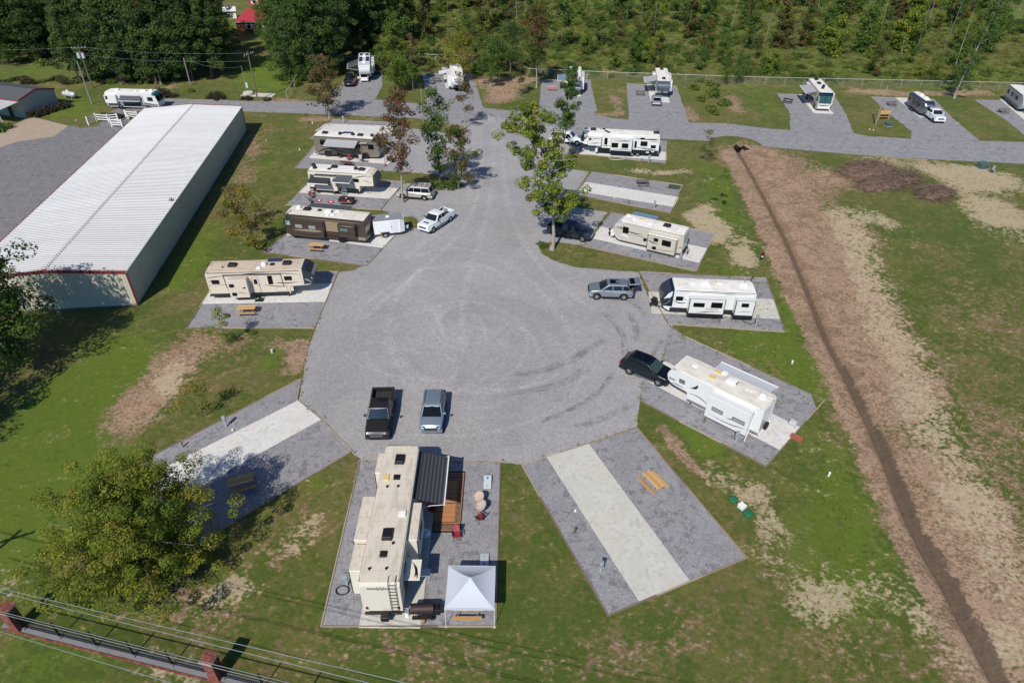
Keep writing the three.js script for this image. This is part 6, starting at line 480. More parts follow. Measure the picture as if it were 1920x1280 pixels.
{ const t = thing('propane_tank', 'silver white propane tank lying on the lawn behind the office building', 'tank'); mesh('tank', [new THREE.CapsuleGeometry(.5, 2.2, 8, 18).rotateZ(PI / 2).translate(0, .8, 0)], M('#c9cccb', .35, .2), t); mesh('dome', lathe([[0, .3], [.15, .28], [.2, 0]], 12).translate(-.2, 1.28, 0), whitePlastic, t); for (const x of [-.8, .8]) mesh('saddle', bb(x - .1, x + .1, 0, .4, -.35, .35), M('#8d8c88', .9), t); put(t, [-86.4, -133.6], -.35); }
function railFence(label, pts) { const t = thing('rail_fence', label, 'fence', 'white three rail fences'); t.position.set(pts[0][0], 0, pts[0][1]); const L = pts.map(p => [p[0] - pts[0][0], p[1] - pts[0][1]]); L.forEach(p => { const q = mesh('post', bb(p[0] - .08, p[0] + .08, 0, 1.45, p[1] - .08, p[1] + .08), whitePlastic, t); mesh('cap', warp(bb(p[0] - .1, p[0] + .1, 1.45, 1.53, p[1] - .1, p[1] + .1), v => { if (v.y > 1.5) { v.x = lerp(v.x, p[0], .7); v.z = lerp(v.z, p[1], .7); } }), whitePlastic, q); }); for (let i = 0; i < L.length - 1; i++) { const a = L[i], b = L[i + 1], n = Math.max(1, Math.round(Math.hypot(b[0] - a[0], b[1] - a[1]) / 4)); for (const y of [.4, .8, 1.2]) { const len = Math.hypot(b[0] - a[0], b[1] - a[1]); mesh('rail', bb(-len / 2, len / 2, y, y + .15, -.025, .025).rotateY(heading(a, b)).translate((a[0] + b[0]) / 2, 0, (a[1] + b[1]) / 2), whitePlastic, t); } } return t; }
railFence('white three rail fence beside the lawn and the planting bed', [[-74.73, -117.83], [-74.30, -119.86], [-71.98, -119.49], [-70.51, -119.97]]); railFence('white three rail fence corner nearest the metal building', [[-70.26, -117.10], [-68.22, -116.73], [-67.86, -118.87], [-69.92, -121.76]]); railFence('short white fence length leading to the metal building roof', [[-69.75, -121.62], [-67.56, -121.23]]);
// poles and wires
const poleWood = M('#6d6258', .9), poleGrey = M('#8d8a82', .8), wireM = M('#8f979c', .5, .3), insul = M('#b9c4c8', .4);
function pole(label, p, h, o = {}) { const t = thing('utility_pole', label, 'utility pole'); mesh('shaft', bar([0, 0, 0], [0, h, 0], o.r ?? .15, 10, (o.r ?? .15) * .7), o.m ?? poleWood, t); if (o.arm) { mesh('cross_arm', bb(-1.3, 1.3, h - .6, h - .46, .12, .24).rotateY(o.arm), poleWood, t); for (const x of [-1.2, -.6, .6, 1.2]) mesh('insulator', new THREE.CylinderGeometry(.05, .07, .2, 8).translate(x, h - .36, .18).rotateY(o.arm), insul, t); } if (o.cans) for (const x of o.cans) { const c = mesh('transformer', new THREE.CylinderGeometry(.3, .3, .95, 14).translate(x, h - 1.9, .2), insul, t); mesh('bushing', bar([x, h - 1.45, .2], [x, h - 1.15, .2], .05), poleGrey, c); } if (o.lamp) { const l = mesh('lamp_arm', [bar([0, h - .2, 0], [-1.1, h, 0], .04), bar([-1.1, h, 0], [-1.5, h, 0], .07)], poleGrey, t); mesh('lamp_head', rb(-1.85, -1.35, h - .12, h + .04, -.14, .14, .04), insul, l); } if (o.box) mesh('meter_box', rb(.1, .5, 1.0, 2.0, -.15, .15, .03), insul, t); return put(t, p); }
pole('grey wooden pole on the lawn beside the white motor coach', [-80.3, -129.9], 7.8, { m: poleGrey, r: .13 }); pole('dark pole with two transformers in front of the pines', [-85.6, -140.6], 8.2, { cans: [-.45, .45], arm: .3 }); pole('short pale pole below the pines by the road', [-66.7, -143.1], 5.4, { m: poleGrey, r: .13 }); pole('utility pole with a cross arm beside the concrete well cover', [-49.8, -133.2], 9.0, { arm: 1.2 }); pole('thin pole carrying a meter box beside the concrete well cover', [-53.5, -138.2], 5.2, { m: poleGrey, r: .06, box: 1 }); pole('leaning light pole beside the wooden notice board', [65.1, -121.5], 6.9, { m: poleGrey, r: .12 }); pole('thin grey pole at the edge of the road junction', [-16.3, -121.1], 6, { m: poleGrey, r: .09 });
pole('tall roadside utility pole with double cross arms past the brick piers', [-38.2, -22.2], 9.2, { arm: .25, r: .17 }).rotation.y = .2;
function wire(label, a, b, sag = .6, r = .013) { const pts = []; for (let i = 0; i <= 16; i++) { const t = i / 16; pts.push([lerp(a[0], b[0], t), lerp(a[1], b[1], t) - sag * 4 * t * (1 - t), lerp(a[2], b[2], t)]); } return tag(mesh('overhead_wire', tube(pts, r, 48, 5), wireM), label, 'wire', 'overhead wires'); }
wire('upper overhead wire between the transformer pole and the cross arm pole', [-85.6, 7.9, -140.6], [-49.8, 8.7, -133.2]); wire('lower overhead wire between the transformer pole and the cross arm pole', [-85.6, 6.4, -140.6], [-49.8, 7.3, -133.2]); wire('thin wire from the short pale pole to the cross arm pole', [-66.7, 5.2, -143.1], [-53.5, 5, -138.2], .8); wire('overhead wire running left from the transformer pole', [-85.6, 7.8, -140.6], [-125, 8, -139]);
{ // cables along the front fence, strung between roadside poles out of frame
  const A = (p, h) => [p[0], h, p[1]]; const ext = (p, q, h) => { const d = [q[0] - p[0], q[1] - p[1]]; return [[p[0] - d[0] * .55, h, p[1] - d[1] * .55], [q[0] + d[0] * 1.6, h, q[1] + d[1] * 1.6]]; };
  [[[-27.58, -21.50], [-5.00, -16.63], 7.3, 'topmost'], [[-27.44, -21.27], [-6.80, -16.62], 7.3, 'second'], [[-27.58, -20.80], [-11.00, -17.15], 6.2, 'third'], [[-27.51, -20.67], [-11.52, -17.12], 6.2, 'doubled'], [[-27.30, -19.99], [-16.77, -17.30], 5.6, 'lowest']].forEach(([p, q, h, w]) => { const [a, b] = ext(p, q, h); wire(`${w} cable strung above the iron fence and brick piers`, a, b, .3, .016); }); }
// chain link fences
const linkTex = canvasTex(64, 64, (g, w) => { g.fillStyle = '#000'; g.fillRect(0, 0, w, w); g.strokeStyle = '#fff'; g.lineWidth = 2.5; g.beginPath(); g.moveTo(0, 0); g.lineTo(64, 64); g.moveTo(64, 0); g.lineTo(0, 64); g.stroke(); }); linkTex.colorSpace = THREE.NoColorSpace;
const linkMat = new THREE.MeshStandardMaterial({ color: '#a7adac', roughness: .5, metalness: .6, alphaMap: linkTex, transparent: true, side: THREE.DoubleSide });
function chainLink(label, pts, h = 1.5, railM = M('#c7ccc4', .5, .2)) { const t = thing('chain_link_fence', label, 'fence', 'chain link fences'); for (let i = 0; i < pts.length - 1; i++) { const a = pts[i], b = pts[i + 1], L = Math.hypot(b[0] - a[0], b[1] - a[1]), n = Math.max(1, Math.round(L / 4)), g = new THREE.PlaneGeometry(L, h, 1, 1), uv = g.attributes.uv; for (let k = 0; k < uv.count; k++) uv.setXY(k, uv.getX(k) * L / .12, uv.getY(k) * h / .12); mesh('wire_mesh', g.rotateY(heading(a, b)).translate((a[0] + b[0]) / 2, h / 2, (a[1] + b[1]) / 2), linkMat, t); mesh('top_rail', bar([a[0], h, a[1]], [b[0], h, b[1]], .04), railM, t); for (let k = 0; k <= n; k++) if (k < n || i === pts.length - 2) mesh('post', bar([lerp(a[0], b[0], k / n), 0, lerp(a[1], b[1], k / n)], [lerp(a[0], b[0], k / n), h + .08, lerp(a[1], b[1], k / n)], .025), railM, t); } return t; }
chainLink('long chain link fence with a pale top rail along the overgrown clearing', [[3, -153], [20, -150.5], [53, -147.5], [105, -145], [140, -144]]); chainLink('chain link fence behind the first far pads', [[-42, -161], [-22, -165], [-3, -162.5], [3, -153]]); chainLink('chain link fence running back from the road to the dark trees', [[-43.9, -132.8], [-45.2, -146], [-45.9, -154]], 1.8);
{ const t = thing('well_cover', 'round concrete well cover on a flat concrete pad by the cross arm pole', 'well cover'); mesh('pad', bb(-3.2, 3.2, 0, .08, -1.1, 1.1), concreteGrey, t); mesh('ring', lathe([[0, .55], [.95, .55], [1.0, .5], [1.0, 0]], 24).translate(-1.9, .05, .2), concreteGrey, t); put(t, [-50.81, -136.82], -.05); }
// brick piers with an iron fence along the front
const brickM = [M('#7f4a40', .9), M('#744036', .9), M('#8a5448', .9)], mortar = M('#b3a89c', .95);
function pier(label, p, a) { const t = thing('brick_pier', label, 'pier', 'brick piers of the front fence'), s = .32, H = 2.0; mesh('mortar_core', bb(-s + .012, s - .012, 0, H + .1, -s + .012, s - .012), mortar, t); const groups = [[], [], []], r = rng(Math.round(p[0] * 7)); for (let c = 0; c < 26; c++) { const y = c * .079; for (let f = 0; f < 4; f++) for (let k = 0; k < 3; k++) { const w = 2 * s / 3, x = -s + w * k + (c % 2 ? w * .08 : -w * .08); groups[Math.floor(r() * 3)].push(bb(x + .01, x + w - .01, y + .008, y + .073, s - .03, s + .002 + r() * .004).rotateY(f * PI / 2)); } } for (let i = 0; i < 5; i++) for (let k = 0; k < 4; k++) groups[Math.floor(r() * 3)].push(bb(-.4 + k * .2 + .008, -.2 + k * .2 - .008, H + .1, H + .17, -.4 + i * .16 + .008, -.24 + i * .16 - .008)); groups.forEach((g, i) => { const m = mesh('brickwork', g, brickM[i], t); m.userData.kind = 'stuff'; }); mesh('cap_bed', bb(-.41, .41, H + .04, H + .12, -.41, .41), mortar, t); return put(t, p, a); }
const fa = [-30.7, -23.5], fb = [-17.2, -20.5], fTurn = heading(fa, fb); pier('brick pier at the left end of the iron fence bay', fa, fTurn); pier('brick pier where the iron fence bay meets the next one', fb, fTurn); const fc = [fb[0] * 2 - fa[0], fb[1] * 2 - fa[1]];
function ironFence(label, a, b) { const t = thing('iron_fence', label, 'fence', 'black iron fence bays'), L = Math.hypot(b[0] - a[0], b[1] - a[1]) - .8, im = M('#101113', .5, .3); for (const y of [.2, 1.35]) mesh('rail', bb(-L / 2, L / 2, y, y + .045, -.02, .02), im, t); const n = Math.floor(L / .125); for (let k = 0; k <= n; k++) mesh('picket', bb(-.009, .009, .1, 1.5, -.009, .009).translate(-L / 2 + k * L / n, 0, 0), im, t); for (let k = 0; k <= 5; k++) { const x = -L / 2 + k * L / 5; mesh('post', bb(x - .04, x + .04, 0, 1.6, -.04, .04), im, t); mesh('foot_block', bb(x - .13, x + .13, 0, .14, -.13, .13), M('#77797b', .9), t); } return put(t, [(a[0] + b[0]) / 2, (a[1] + b[1]) / 2], heading(a, b)); }
ironFence('black iron picket fence between the two brick piers', fa, fb); ironFence('black iron picket fence beyond the second brick pier', fb, fc);
{ const g = struct('fence_footing', [bb(-8, 14.5, 0, .05, -.3, .26).rotateY(fTurn).translate((fa[0] + fb[0]) / 2, 0, (fa[1] + fb[1]) / 2)], gravelMat(gravelTile, 4, 4)), r = rng(21), d = [Math.cos(fTurn), -Math.sin(fTurn)], n = [Math.sin(fTurn), Math.cos(fTurn)]; const bg = bb(-.1, .1, 0, .09, -.05, .05); for (let k = 0; k < 120; k++) { const s = -7.6 + k * .215, m = mesh('brick', bg, brickM[Math.floor(r() * 3)], g); m.position.set((fa[0] + fb[0]) / 2 + d[0] * s + n[0] * (.34 + .04 * r()), .0, (fa[1] + fb[1]) / 2 + d[1] * s + n[1] * (.34 + .04 * r())); m.rotation.set((r() - .5) * .2, fTurn + (r() - .5) * .3, (r() - .5) * .2); } }
{ // brush piles
  const stick = M('#7b685a', .95), stick2 = M('#5f5046', .95); for (const [p, rx, rz, h, l, s] of [[[54.31, -99.55], 5.5, 3.6, 1.5, 'long heap of cut brush and roots on the bare soil', 1], [[54.70, -94.83], 5.2, 2.6, 1.1, 'lower heap of brush in front of the long heap', 2], [[60.69, -91.49], 3.6, 2.2, 1.2, 'small dark heap of brush on the field grass', 3], [[58.43, -96.92], 3.4, 2.6, 1.3, 'rounded heap of soil and roots beside the long heap', 4]]) { const t = thing('brush_pile', l, 'brush pile', 'heaps of cleared brush'), r = rng(s * 77); mesh('mound', warp(new THREE.SphereGeometry(1, 26, 10, 0, PI * 2, 0, PI / 2), v => { const k = 1 + .35 * (nz(nB, v.x * .4 + s, v.z * .4 + .5) - .5); v.x *= rx * .85 * k; v.z *= rz * .85 * k; v.y *= h * .6 * k; }), M('#77604f', .95), t); const gs = [[], []]; for (let k = 0; k < 520; k++) { const a = r() * 6.28, q = Math.sqrt(r()), x = Math.cos(a) * q * rx, z = Math.sin(a) * q * rz, y = h * (1 - q * q) * (.4 + .6 * r()), len = .5 + r() * 1.5, b = r() * 6.28, e = (r() - .5) * .9; gs[k & 1].push(bar([x, Math.max(.03, y), z], [x + Math.cos(b) * len, Math.max(.03, y + e * len * .5), z + Math.sin(b) * len], .02 + .03 * r(), 4, .012)); } gs.forEach((g, i) => { const m = mesh('sticks', g, i ? stick : stick2, t); m.userData.kind = 'stuff'; }); put(t, p, .5); } }

// ---------------------------------------------------------------- trees and shrubs
const bark = new THREE.MeshStandardMaterial({ color: '#6f655a', roughness: .95 }), barkPale = new THREE.MeshStandardMaterial({ color: '#9d9488', roughness: .95 }), barkPine = new THREE.MeshStandardMaterial({ color: '#6b5a4c', roughness: .95 });
const leafMat = new THREE.MeshPhysicalMaterial({ color: 0xffffff, vertexColors: true, roughness: .9, specularIntensity: .3, side: THREE.DoubleSide, transmission: .3, thickness: 0 });
const pal = { // linear leaf colours
  green: [[.075, .14, .024], [.1, .17, .028], [.065, .12, .024]], gold: [[.19, .235, .024], [.15, .2, .022], [.24, .255, .03], [.11, .165, .02], [.25, .24, .03]], olive: [[.2, .25, .026], [.15, .21, .022], [.24, .25, .03], [.11, .17, .02]], yellow: [[.24, .22, .03], [.17, .19, .03], [.3, .22, .035], [.12, .15, .025]], dark: [[.055, .105, .025], [.07, .125, .028], [.09, .145, .03]], fresh: [[.09, .16, .026], [.12, .19, .03], [.075, .14, .024]], pine: [[.055, .1, .026], [.075, .125, .03], [.1, .145, .032]], rust: [[.16, .065, .03], [.2, .09, .035], [.11, .055, .03], [.14, .1, .03]], brown: [[.16, .10, .04], [.12, .11, .035], [.2, .12, .045], [.09, .1, .03]], mixed: [[.06, .11, .02], [.14, .12, .03], [.17, .09, .035], [.08, .12, .02]], lush: [[.11, .175, .022], [.15, .21, .028], [.19, .22, .04], [.09, .15, .022]], weed: [[.22, .26, .05], [.27, .27, .08], [.18, .24, .04], [.28, .25, .1]] };
function leafCloud(clumps, per, size, colours, r, flat = 0) { // clumps: [x, y, z, radius, tone]
  const N = clumps.length * per, pos = new Float32Array(N * 18), col = new Float32Array(N * 18), nrm = new Float32Array(N * 18); let k = 0; const a = new THREE.Vector3(), b = new THREE.Vector3(), n = new THREE.Vector3(), c = new THREE.Vector3();
  for (const [cx, cy, cz, cr, tone] of clumps) { const base = colours[Math.floor((tone ?? r()) * colours.length) % colours.length]; for (let i = 0; i < per; i++) {
      do { c.set(r() * 2 - 1, r() * 2 - 1, r() * 2 - 1); } while (c.lengthSq() > 1); const q = c.length(); c.multiplyScalar(Math.pow(q, -.45)); n.copy(c).normalize().multiplyScalar(.7).add(a.set(r() - .5, r() - .2 + flat, r() - .5).multiplyScalar(1.5)).normalize(); c.multiplyScalar(cr); c.y *= .72; c.x += cx; c.y += cy; c.z += cz;
      a.set(r() - .5, r() - .5, r() - .5).cross(n).normalize(); b.crossVectors(n, a); const s = size * (.6 + .8 * r()), w = s * .55; const v = 1 + (r() - .5) * .55, cc = r() < .16 ? colours[Math.floor(r() * colours.length)] : base; const P = [[s, 0], [0, w], [-s, 0], [0, -w]];
      const q4 = P.map(([u, t]) => [c.x + a.x * u + b.x * t + n.x * Math.abs(t) * .35, c.y + a.y * u + b.y * t + n.y * Math.abs(t) * .35, c.z + a.z * u + b.z * t + n.z * Math.abs(t) * .35]); for (const j of [0, 1, 2, 0, 2, 3]) { pos.set(q4[j], k); nrm[k] = n.x; nrm[k + 1] = n.y; nrm[k + 2] = n.z; col[k] = cc[0] * v; col[k + 1] = cc[1] * v; col[k + 2] = cc[2] * v; k += 3; } } }
  const g = new THREE.BufferGeometry(); g.setAttribute('position', new THREE.BufferAttribute(pos, 3)); g.setAttribute('normal', new THREE.BufferAttribute(nrm, 3)); g.setAttribute('color', new THREE.BufferAttribute(col, 3)); return g; }
// o: h, r (crown radius), cb (crown base, share of h), n (clumps), per (leaves a clump), leaf, pal, shape, lean, seed
function treeGeo(o) { const r = rng(o.seed * 101 + 3), h = o.h, lean = o.lean ?? [0, 0], tr = o.tr ?? h * .014 + .05, ph = r() * 6.28; const axis = t => [lean[0] * t * t + Math.sin(ph + t * 4) * h * .012, h * t, lean[1] * t * t + Math.cos(ph + t * 3.3) * h * .012];
  const topT = o.top ?? .93, ap = all(9).map(i => axis(i / 8 * topT)), limbs = [], clumps = []; const trunk = []; for (let i = 0; i < 8; i++) trunk.push(bar(ap[i], ap[i + 1], tr * (1 - i / 8.6), 8, tr * (1 - (i + 1) / 8.6))); trunk.push(bar([0, -.1, 0], [0, h * .03, 0], tr * 1.5, 8, tr));
  const cb = o.cb, prof = t => o.shape === 'pine' ? Math.pow(1 - t, .75) * .95 + .1 : o.shape === 'narrow' ? .35 + .65 * Math.sin(PI * Math.pow(t, .8)) * (1 - .3 * t) : o.shape === 'flat' ? Math.sqrt(Math.max(0, 1 - t * t * .9)) : Math.sqrt(Math.max(.02, 1 - Math.pow(2 * t - .85, 2) / 1.35));
  const nb = o.branches ?? Math.round(o.n / 5), per = o.n / nb; for (let i = 0; i < nb; i++) { const t = (i + r() * .8) / nb, y = cb + (1 - cb) * t * .96, A = axis(Math.min(topT, Math.max(cb * .9, y - .1 * (1 - cb)))), ang = i * 2.4 + r() * .9, R = o.r * prof(t) * (.55 + .55 * r()), yy = h * y + (o.shape === 'pine' ? -.03 * h * r() : (r() - .3) * h * .04), B = [axis(y)[0] + Math.cos(ang) * R, Math.max(.4, yy), axis(y)[2] + Math.sin(ang) * R]; limbs.push(bar(A, B, tr * .32 * (1 - t * .5), 5, tr * .08)); for (let k = 0; k < per; k++) { const f = Math.pow(r(), .6), sp = o.spread ?? .22; clumps.push([lerp(A[0], B[0], f) + (r() - .5) * o.r * sp * 2, lerp(A[1], B[1], f) + (r() - .5) * o.r * sp * 1.6, lerp(A[2], B[2], f) + (r() - .5) * o.r * sp * 2, (o.cr ?? .2) * o.r * (.6 + .7 * r()), o.tone ? clamp(o.tone(t) + (r() - .5) * .35, 0, .999) : undefined]); } }
  if (o.full) for (let k = 0; k < o.full; k++) { const t = r(), ang = r() * 6.28, q = Math.sqrt(r()) * o.r * prof(t), y = cb + (1 - cb) * t; clumps.push([axis(y)[0] + Math.cos(ang) * q, h * y, axis(y)[2] + Math.sin(ang) * q, (o.cr ?? .2) * o.r * (.6 + .7 * r())]); }
  return { trunk: merge(trunk), limbs: merge(limbs), crown: leafCloud(clumps, o.per, o.leaf, pal[o.pal], r, o.flat ?? 0) }; }
function plantTree(name, label, o, p, turn = 0, s = 1, group, category = 'tree') { const g = o.geo ?? (o.geo = treeGeo(o)), t = thing(name, label, category, group); mesh('trunk', g.trunk, o.bark ?? bark, t); mesh('branches', g.limbs, o.bark ?? bark, t); mesh('crown', g.crown, leafMat, t); t.scale.setScalar(s); return put(t, p, turn); }
plantTree('shade_tree', 'big round yellow green tree casting shade on the empty pad', { h: 9.6, r: 5.1, cb: .1, n: 430, per: 210, leaf: .066, pal: 'gold', cr: .115, branches: 46, seed: 5, spread: .27, tr: .22, full: 90 }, [-23.9, -27.3]);
plantTree('shade_tree', 'dark green tree whose crown overhangs the corner of the metal building', { h: 13.4, r: 6.6, cb: .22, n: 150, per: 160, leaf: 0.144, pal: 'green', cr: .2, seed: 9, tr: .3, full: 40 }, [-48.2, -49.5]); plantTree('shade_tree', 'dark green tree standing off the lawn beside the overhanging one', { h: 12, r: 5.8, cb: .2, n: 90, per: 140, leaf: 0.156, pal: 'green', cr: .22, seed: 10, tr: .26, full: 24 }, [-49.5, -35]);
plantTree('tulip_tree', 'tall yellowing tree leaning over the drive beside the dark grey pickup', { h: 18.2, r: 4.6, cb: .3, n: 105, per: 124, leaf: 0.138, pal: 'olive', cr: .16, branches: 30, seed: 14, shape: 'broad', lean: [-3.2, 0], tr: .21, spread: .2, bark: barkPale, flat: .2 }, [4.75, -73.6]);
plantTree('maple_tree', 'slim tall tree with rust red leaves beside the pale silver SUV', { h: 15.6, r: 2.9, cb: .36, n: 58, per: 92, leaf: 0.12, pal: 'rust', cr: .26, branches: 17, seed: 21, shape: 'narrow', tr: .16, bark: barkPale, spread: .22 }, [-15.2, -86.8]);
plantTree('maple_tree', 'dark green tree in the clump beside the drive', { h: 14, r: 2.9, cb: .2, n: 62, per: 88, leaf: 0.132, pal: 'green', cr: .27, seed: 22, shape: 'narrow', tr: .13 }, [-10.65, -93.21]); plantTree('maple_tree', 'brownish green tree with a pale trunk in the clump beside the drive', { h: 9.8, r: 2.6, cb: .18, n: 60, per: 88, leaf: 0.12, pal: 'mixed', cr: .27, seed: 23, shape: 'narrow', tr: .12, bark: barkPale }, [-7.80, -91.54]); plantTree('maple_tree', 'sparse brown tree at the road junction corner', { h: 9.5, r: 2.5, cb: .35, n: 26, per: 64, leaf: 0.12, pal: 'brown', cr: .27, seed: 24, shape: 'narrow', tr: .12, bark: barkPale }, [-8.65, -117.59]);
plantTree('maple_tree', 'orange brown tree between the road and the black pickup', { h: 11.2, r: 3.4, cb: .25, n: 80, per: 88, leaf: 0.132, pal: 'brown', cr: .25, seed: 25, tr: .13, bark: barkPale, shape: 'narrow' }, [-33.57, -122.75]); plantTree('maple_tree', 'bright green tree with an orange crown tip beside the first far pad', { h: 14.5, r: 4, cb: .15, n: 110, per: 100, leaf: 0.144, pal: 'lush', cr: .25, seed: 26, tr: .16, shape: 'narrow', tone: t => t }, [-23.40, -139.85]); plantTree('maple_tree', 'thin dark green tree beside the bright green one', { h: 8.5, r: 1.9, cb: .3, n: 34, per: 68, leaf: 0.12, pal: 'green', cr: .3, seed: 27, tr: .09, shape: 'narrow' }, [-20.50, -139.94]);
plantTree('maple_tree', 'yellow leaved tree beside the glimpsed white trailer', { h: 10, r: 4.0, cb: .3, n: 70, per: 80, leaf: 0.132, pal: 'yellow', cr: .24, seed: 28, tr: .12 }, [-10.88, -148.06]); plantTree('maple_tree', 'round green tree on the brown grass between two far pads', { h: 9.5, r: 3.6, cb: .35, n: 70, per: 88, leaf: 0.132, pal: 'green', cr: .25, seed: 29, tr: .12 }, [-4.65, -143.86]); plantTree('maple_tree', 'dark green tree behind the round green one', { h: 11, r: 3.6, cb: .25, n: 70, per: 88, leaf: 0.132, pal: 'dark', cr: .25, seed: 30, tr: .13 }, [-0.75, -154.33]); plantTree('maple_tree', 'small slender tree beside the road on the brown grass', { h: 7, r: 1.9, cb: .45, n: 26, per: 68, leaf: 0.108, pal: 'mixed', cr: .3, seed: 31, tr: .08, shape: 'narrow' }, [1.17, -137.64]); plantTree('maple_tree', 'tall tree with a rust tinted top behind the pink clothed table', { h: 16.5, r: 3.6, cb: .33, n: 105, per: 96, leaf: 0.132, pal: 'mixed', cr: .24, seed: 32, tr: .16, shape: 'narrow', bark: barkPale, tone: t => t * .8 }, [4.62, -143.75]); plantTree('maple_tree', 'thin tree beside the pink clothed table pad', { h: 10, r: 2.4, cb: .3, n: 40, per: 76, leaf: 0.12, pal: 'mixed', cr: .27, seed: 33, tr: .09, shape: 'narrow' }, [-8.78, -155.84]);
plantTree('maple_tree', 'slim dense maple with a bare white stem in front of the black swirled trailer', { h: 15.2, r: 2.0, cb: .4, n: 70, per: 112, leaf: 0.114, pal: 'green', cr: .3, seed: 34, tr: .11, shape: 'narrow', bark: barkPale }, [7.96, -101.53]); plantTree('maple_tree', 'small bare topped sapling between the slim maple and the white pickup', { h: 7, r: 1.0, cb: .2, n: 14, per: 48, leaf: 0.096, pal: 'brown', cr: .35, seed: 35, tr: .06, shape: 'narrow' }, [8.79, -103.35]);
for (const [p, h, R, c, pl, l, n] of [[[30.45, -103.18], 5.6, 1.9, .2, 'brown', 'thin brown sapling beside the road and the ditch head', 12], [[27.88, -85.46], 6.5, 1.4, .35, 'olive', 'nearly bare sapling on the straw patch', 9], [[-27.93, -53.24], 5.0, 1.6, .2, 'olive', 'young sapling at the edge of the cream trailer pad', 12], [[-26.29, -43.18], 4.2, 2.0, .35, 'yellow', 'sparse yellow sapling on the bare soil', 9], [[44.34, -147.36], 6, 1.8, .2, 'green', 'dark sapling beside the hedgerow by the fence', 26], [[47.40, -147.86], 7, 2.2, .15, 'green', 'leafy sapling at the fence end of the hedgerow', 34], [[39.69, -135.92], 3.8, .9, .4, 'green', 'tiny sapling beside the far pad grass', 10], [[-19.79, -99.79], 7.5, .9, .3, 'brown', 'leafless thin sapling between the taupe coach and the ivory trailer', 4], [[-34.75, -114.17], 6, .6, .3, 'brown', 'leafless thin sapling behind the tail of the taupe coach', 3]]) plantTree('sapling', l, { h, r: R, cb: c, n, per: 68, leaf: 0.084, pal: pl, cr: .3, seed: Math.round(h * 31 + R * 7), tr: .05, shape: 'narrow', branches: Math.max(3, Math.round(n / 2.5)) }, p, 0, 1, 'saplings');
plantTree('shade_tree', 'golden leaved small tree beside the brown coach pad', { h: 8.2, r: 2.9, cb: .18, n: 42, per: 96, leaf: 0.102, pal: 'yellow', cr: .24, seed: 41, tr: .13 }, [-31.51, -73.19]); plantTree('shade_tree', 'golden brown small tree behind the cream trailer', { h: 6.8, r: 2.4, cb: .2, n: 28, per: 92, leaf: 0.096, pal: 'brown', cr: .25, seed: 42, tr: .1 }, [-34.79, -78.00]); plantTree('shade_tree', 'leaning tall thin tree by the fence behind the aluminium trailer', { h: 19, r: 3.2, cb: .1, n: 70, per: 80, leaf: 0.132, pal: 'green', cr: .26, seed: 43, tr: .17, shape: 'narrow', bark: barkPale, lean: [2.5, -1] }, [88.47, -138.78]);
// woodland on the left: pines and broadleaf trees, a few grown forms repeated
const pineK = all(4).map(i => ({ h: 21, r: 4.6, cb: .16, n: 190, per: 80, leaf: 0.18, pal: 'pine', cr: .19, shape: 'pine', seed: 60 + i, tr: .26, bark: barkPine, branches: 46, spread: .16 })), oakK = all(4).map(i => ({ h: 16, r: 5.6, cb: .1, n: 170, per: 84, leaf: 0.18, pal: i % 2 ? 'dark' : 'green', cr: .2, seed: 70 + i, tr: .24, branches: 34, full: 40 })), bareK = { h: 19, r: 2.6, cb: .5, n: 14, per: 16, leaf: 0.12, pal: 'brown', cr: .2, seed: 88, tr: .2, bark: barkPale, branches: 12 };
const wr = rng(77); let pineCount = 0;
for (const [at, k, s] of [[[-90.73, -145.54], 0, .95], [[-87.14, -147.28], 1, 1.05], [[-80.98, -144.24], 0, 1], [[-78.42, -145.93], 1, 1.1], [[-74.10, -143.66], 0, .95], [[-71.26, -146.97], 1, 1.1], [[-67.70, -147.08], 0, 1.0], [[-64.30, -148.84], 0, 1.1], [[-94.38, -157.06], 1, 1.1], [[-90.22, -159.53], 0, 1.15], [[-83.11, -159.77], 0, 1.15], [[-78.15, -160.89], 1, 1.2], [[-72.29, -162.05], 0, 1.15], [[-67.13, -161.27], 0, 1.1], [[-104.24, -168.95], 0, 1.1], [[-93.77, -173.60], 1, 1.2], [[-81.89, -176.25], 0, 1.2], [[-74.54, -177.64], 1, 1.15], [[-107.68, -185.81], 1, 1.2], [[-92.54, -188.89], 1, 1.2]]) { const o = (k ? oakK : pineK)[pineCount++ % 4]; plantTree(k ? 'oak_tree' : 'pine_tree', k ? 'broad dark oak in the left wood behind the white motor coach' : 'tall dark pine in the left wood behind the white motor coach', o, at, wr() * 6, s * (.9 + .2 * wr()), k ? 'oaks of the left wood' : 'pines of the left wood'); }
plantTree('dead_tree', 'pale bare tree trunk standing at the edge of the left wood', bareK, [-73.23, -143.69], 0, 1);
for (const [at, s] of [[[-113.78, -159.67], 1.05], [[-110.46, -162.67], 1.0], [[-111.85, -170.78], .9], [[-121.67, -177.01], 1.1], [[-124.02, -168.24], 1.1], [[-123.23, -191.51], 1], [[-138.22, -197.58], 1.1]]) plantTree('oak_tree', 'broad green oak beyond the lawn behind the office building', oakK[pineCount++ % 4], at, wr() * 6, s * (.85 + .2 * wr()), 'oaks behind the office building');
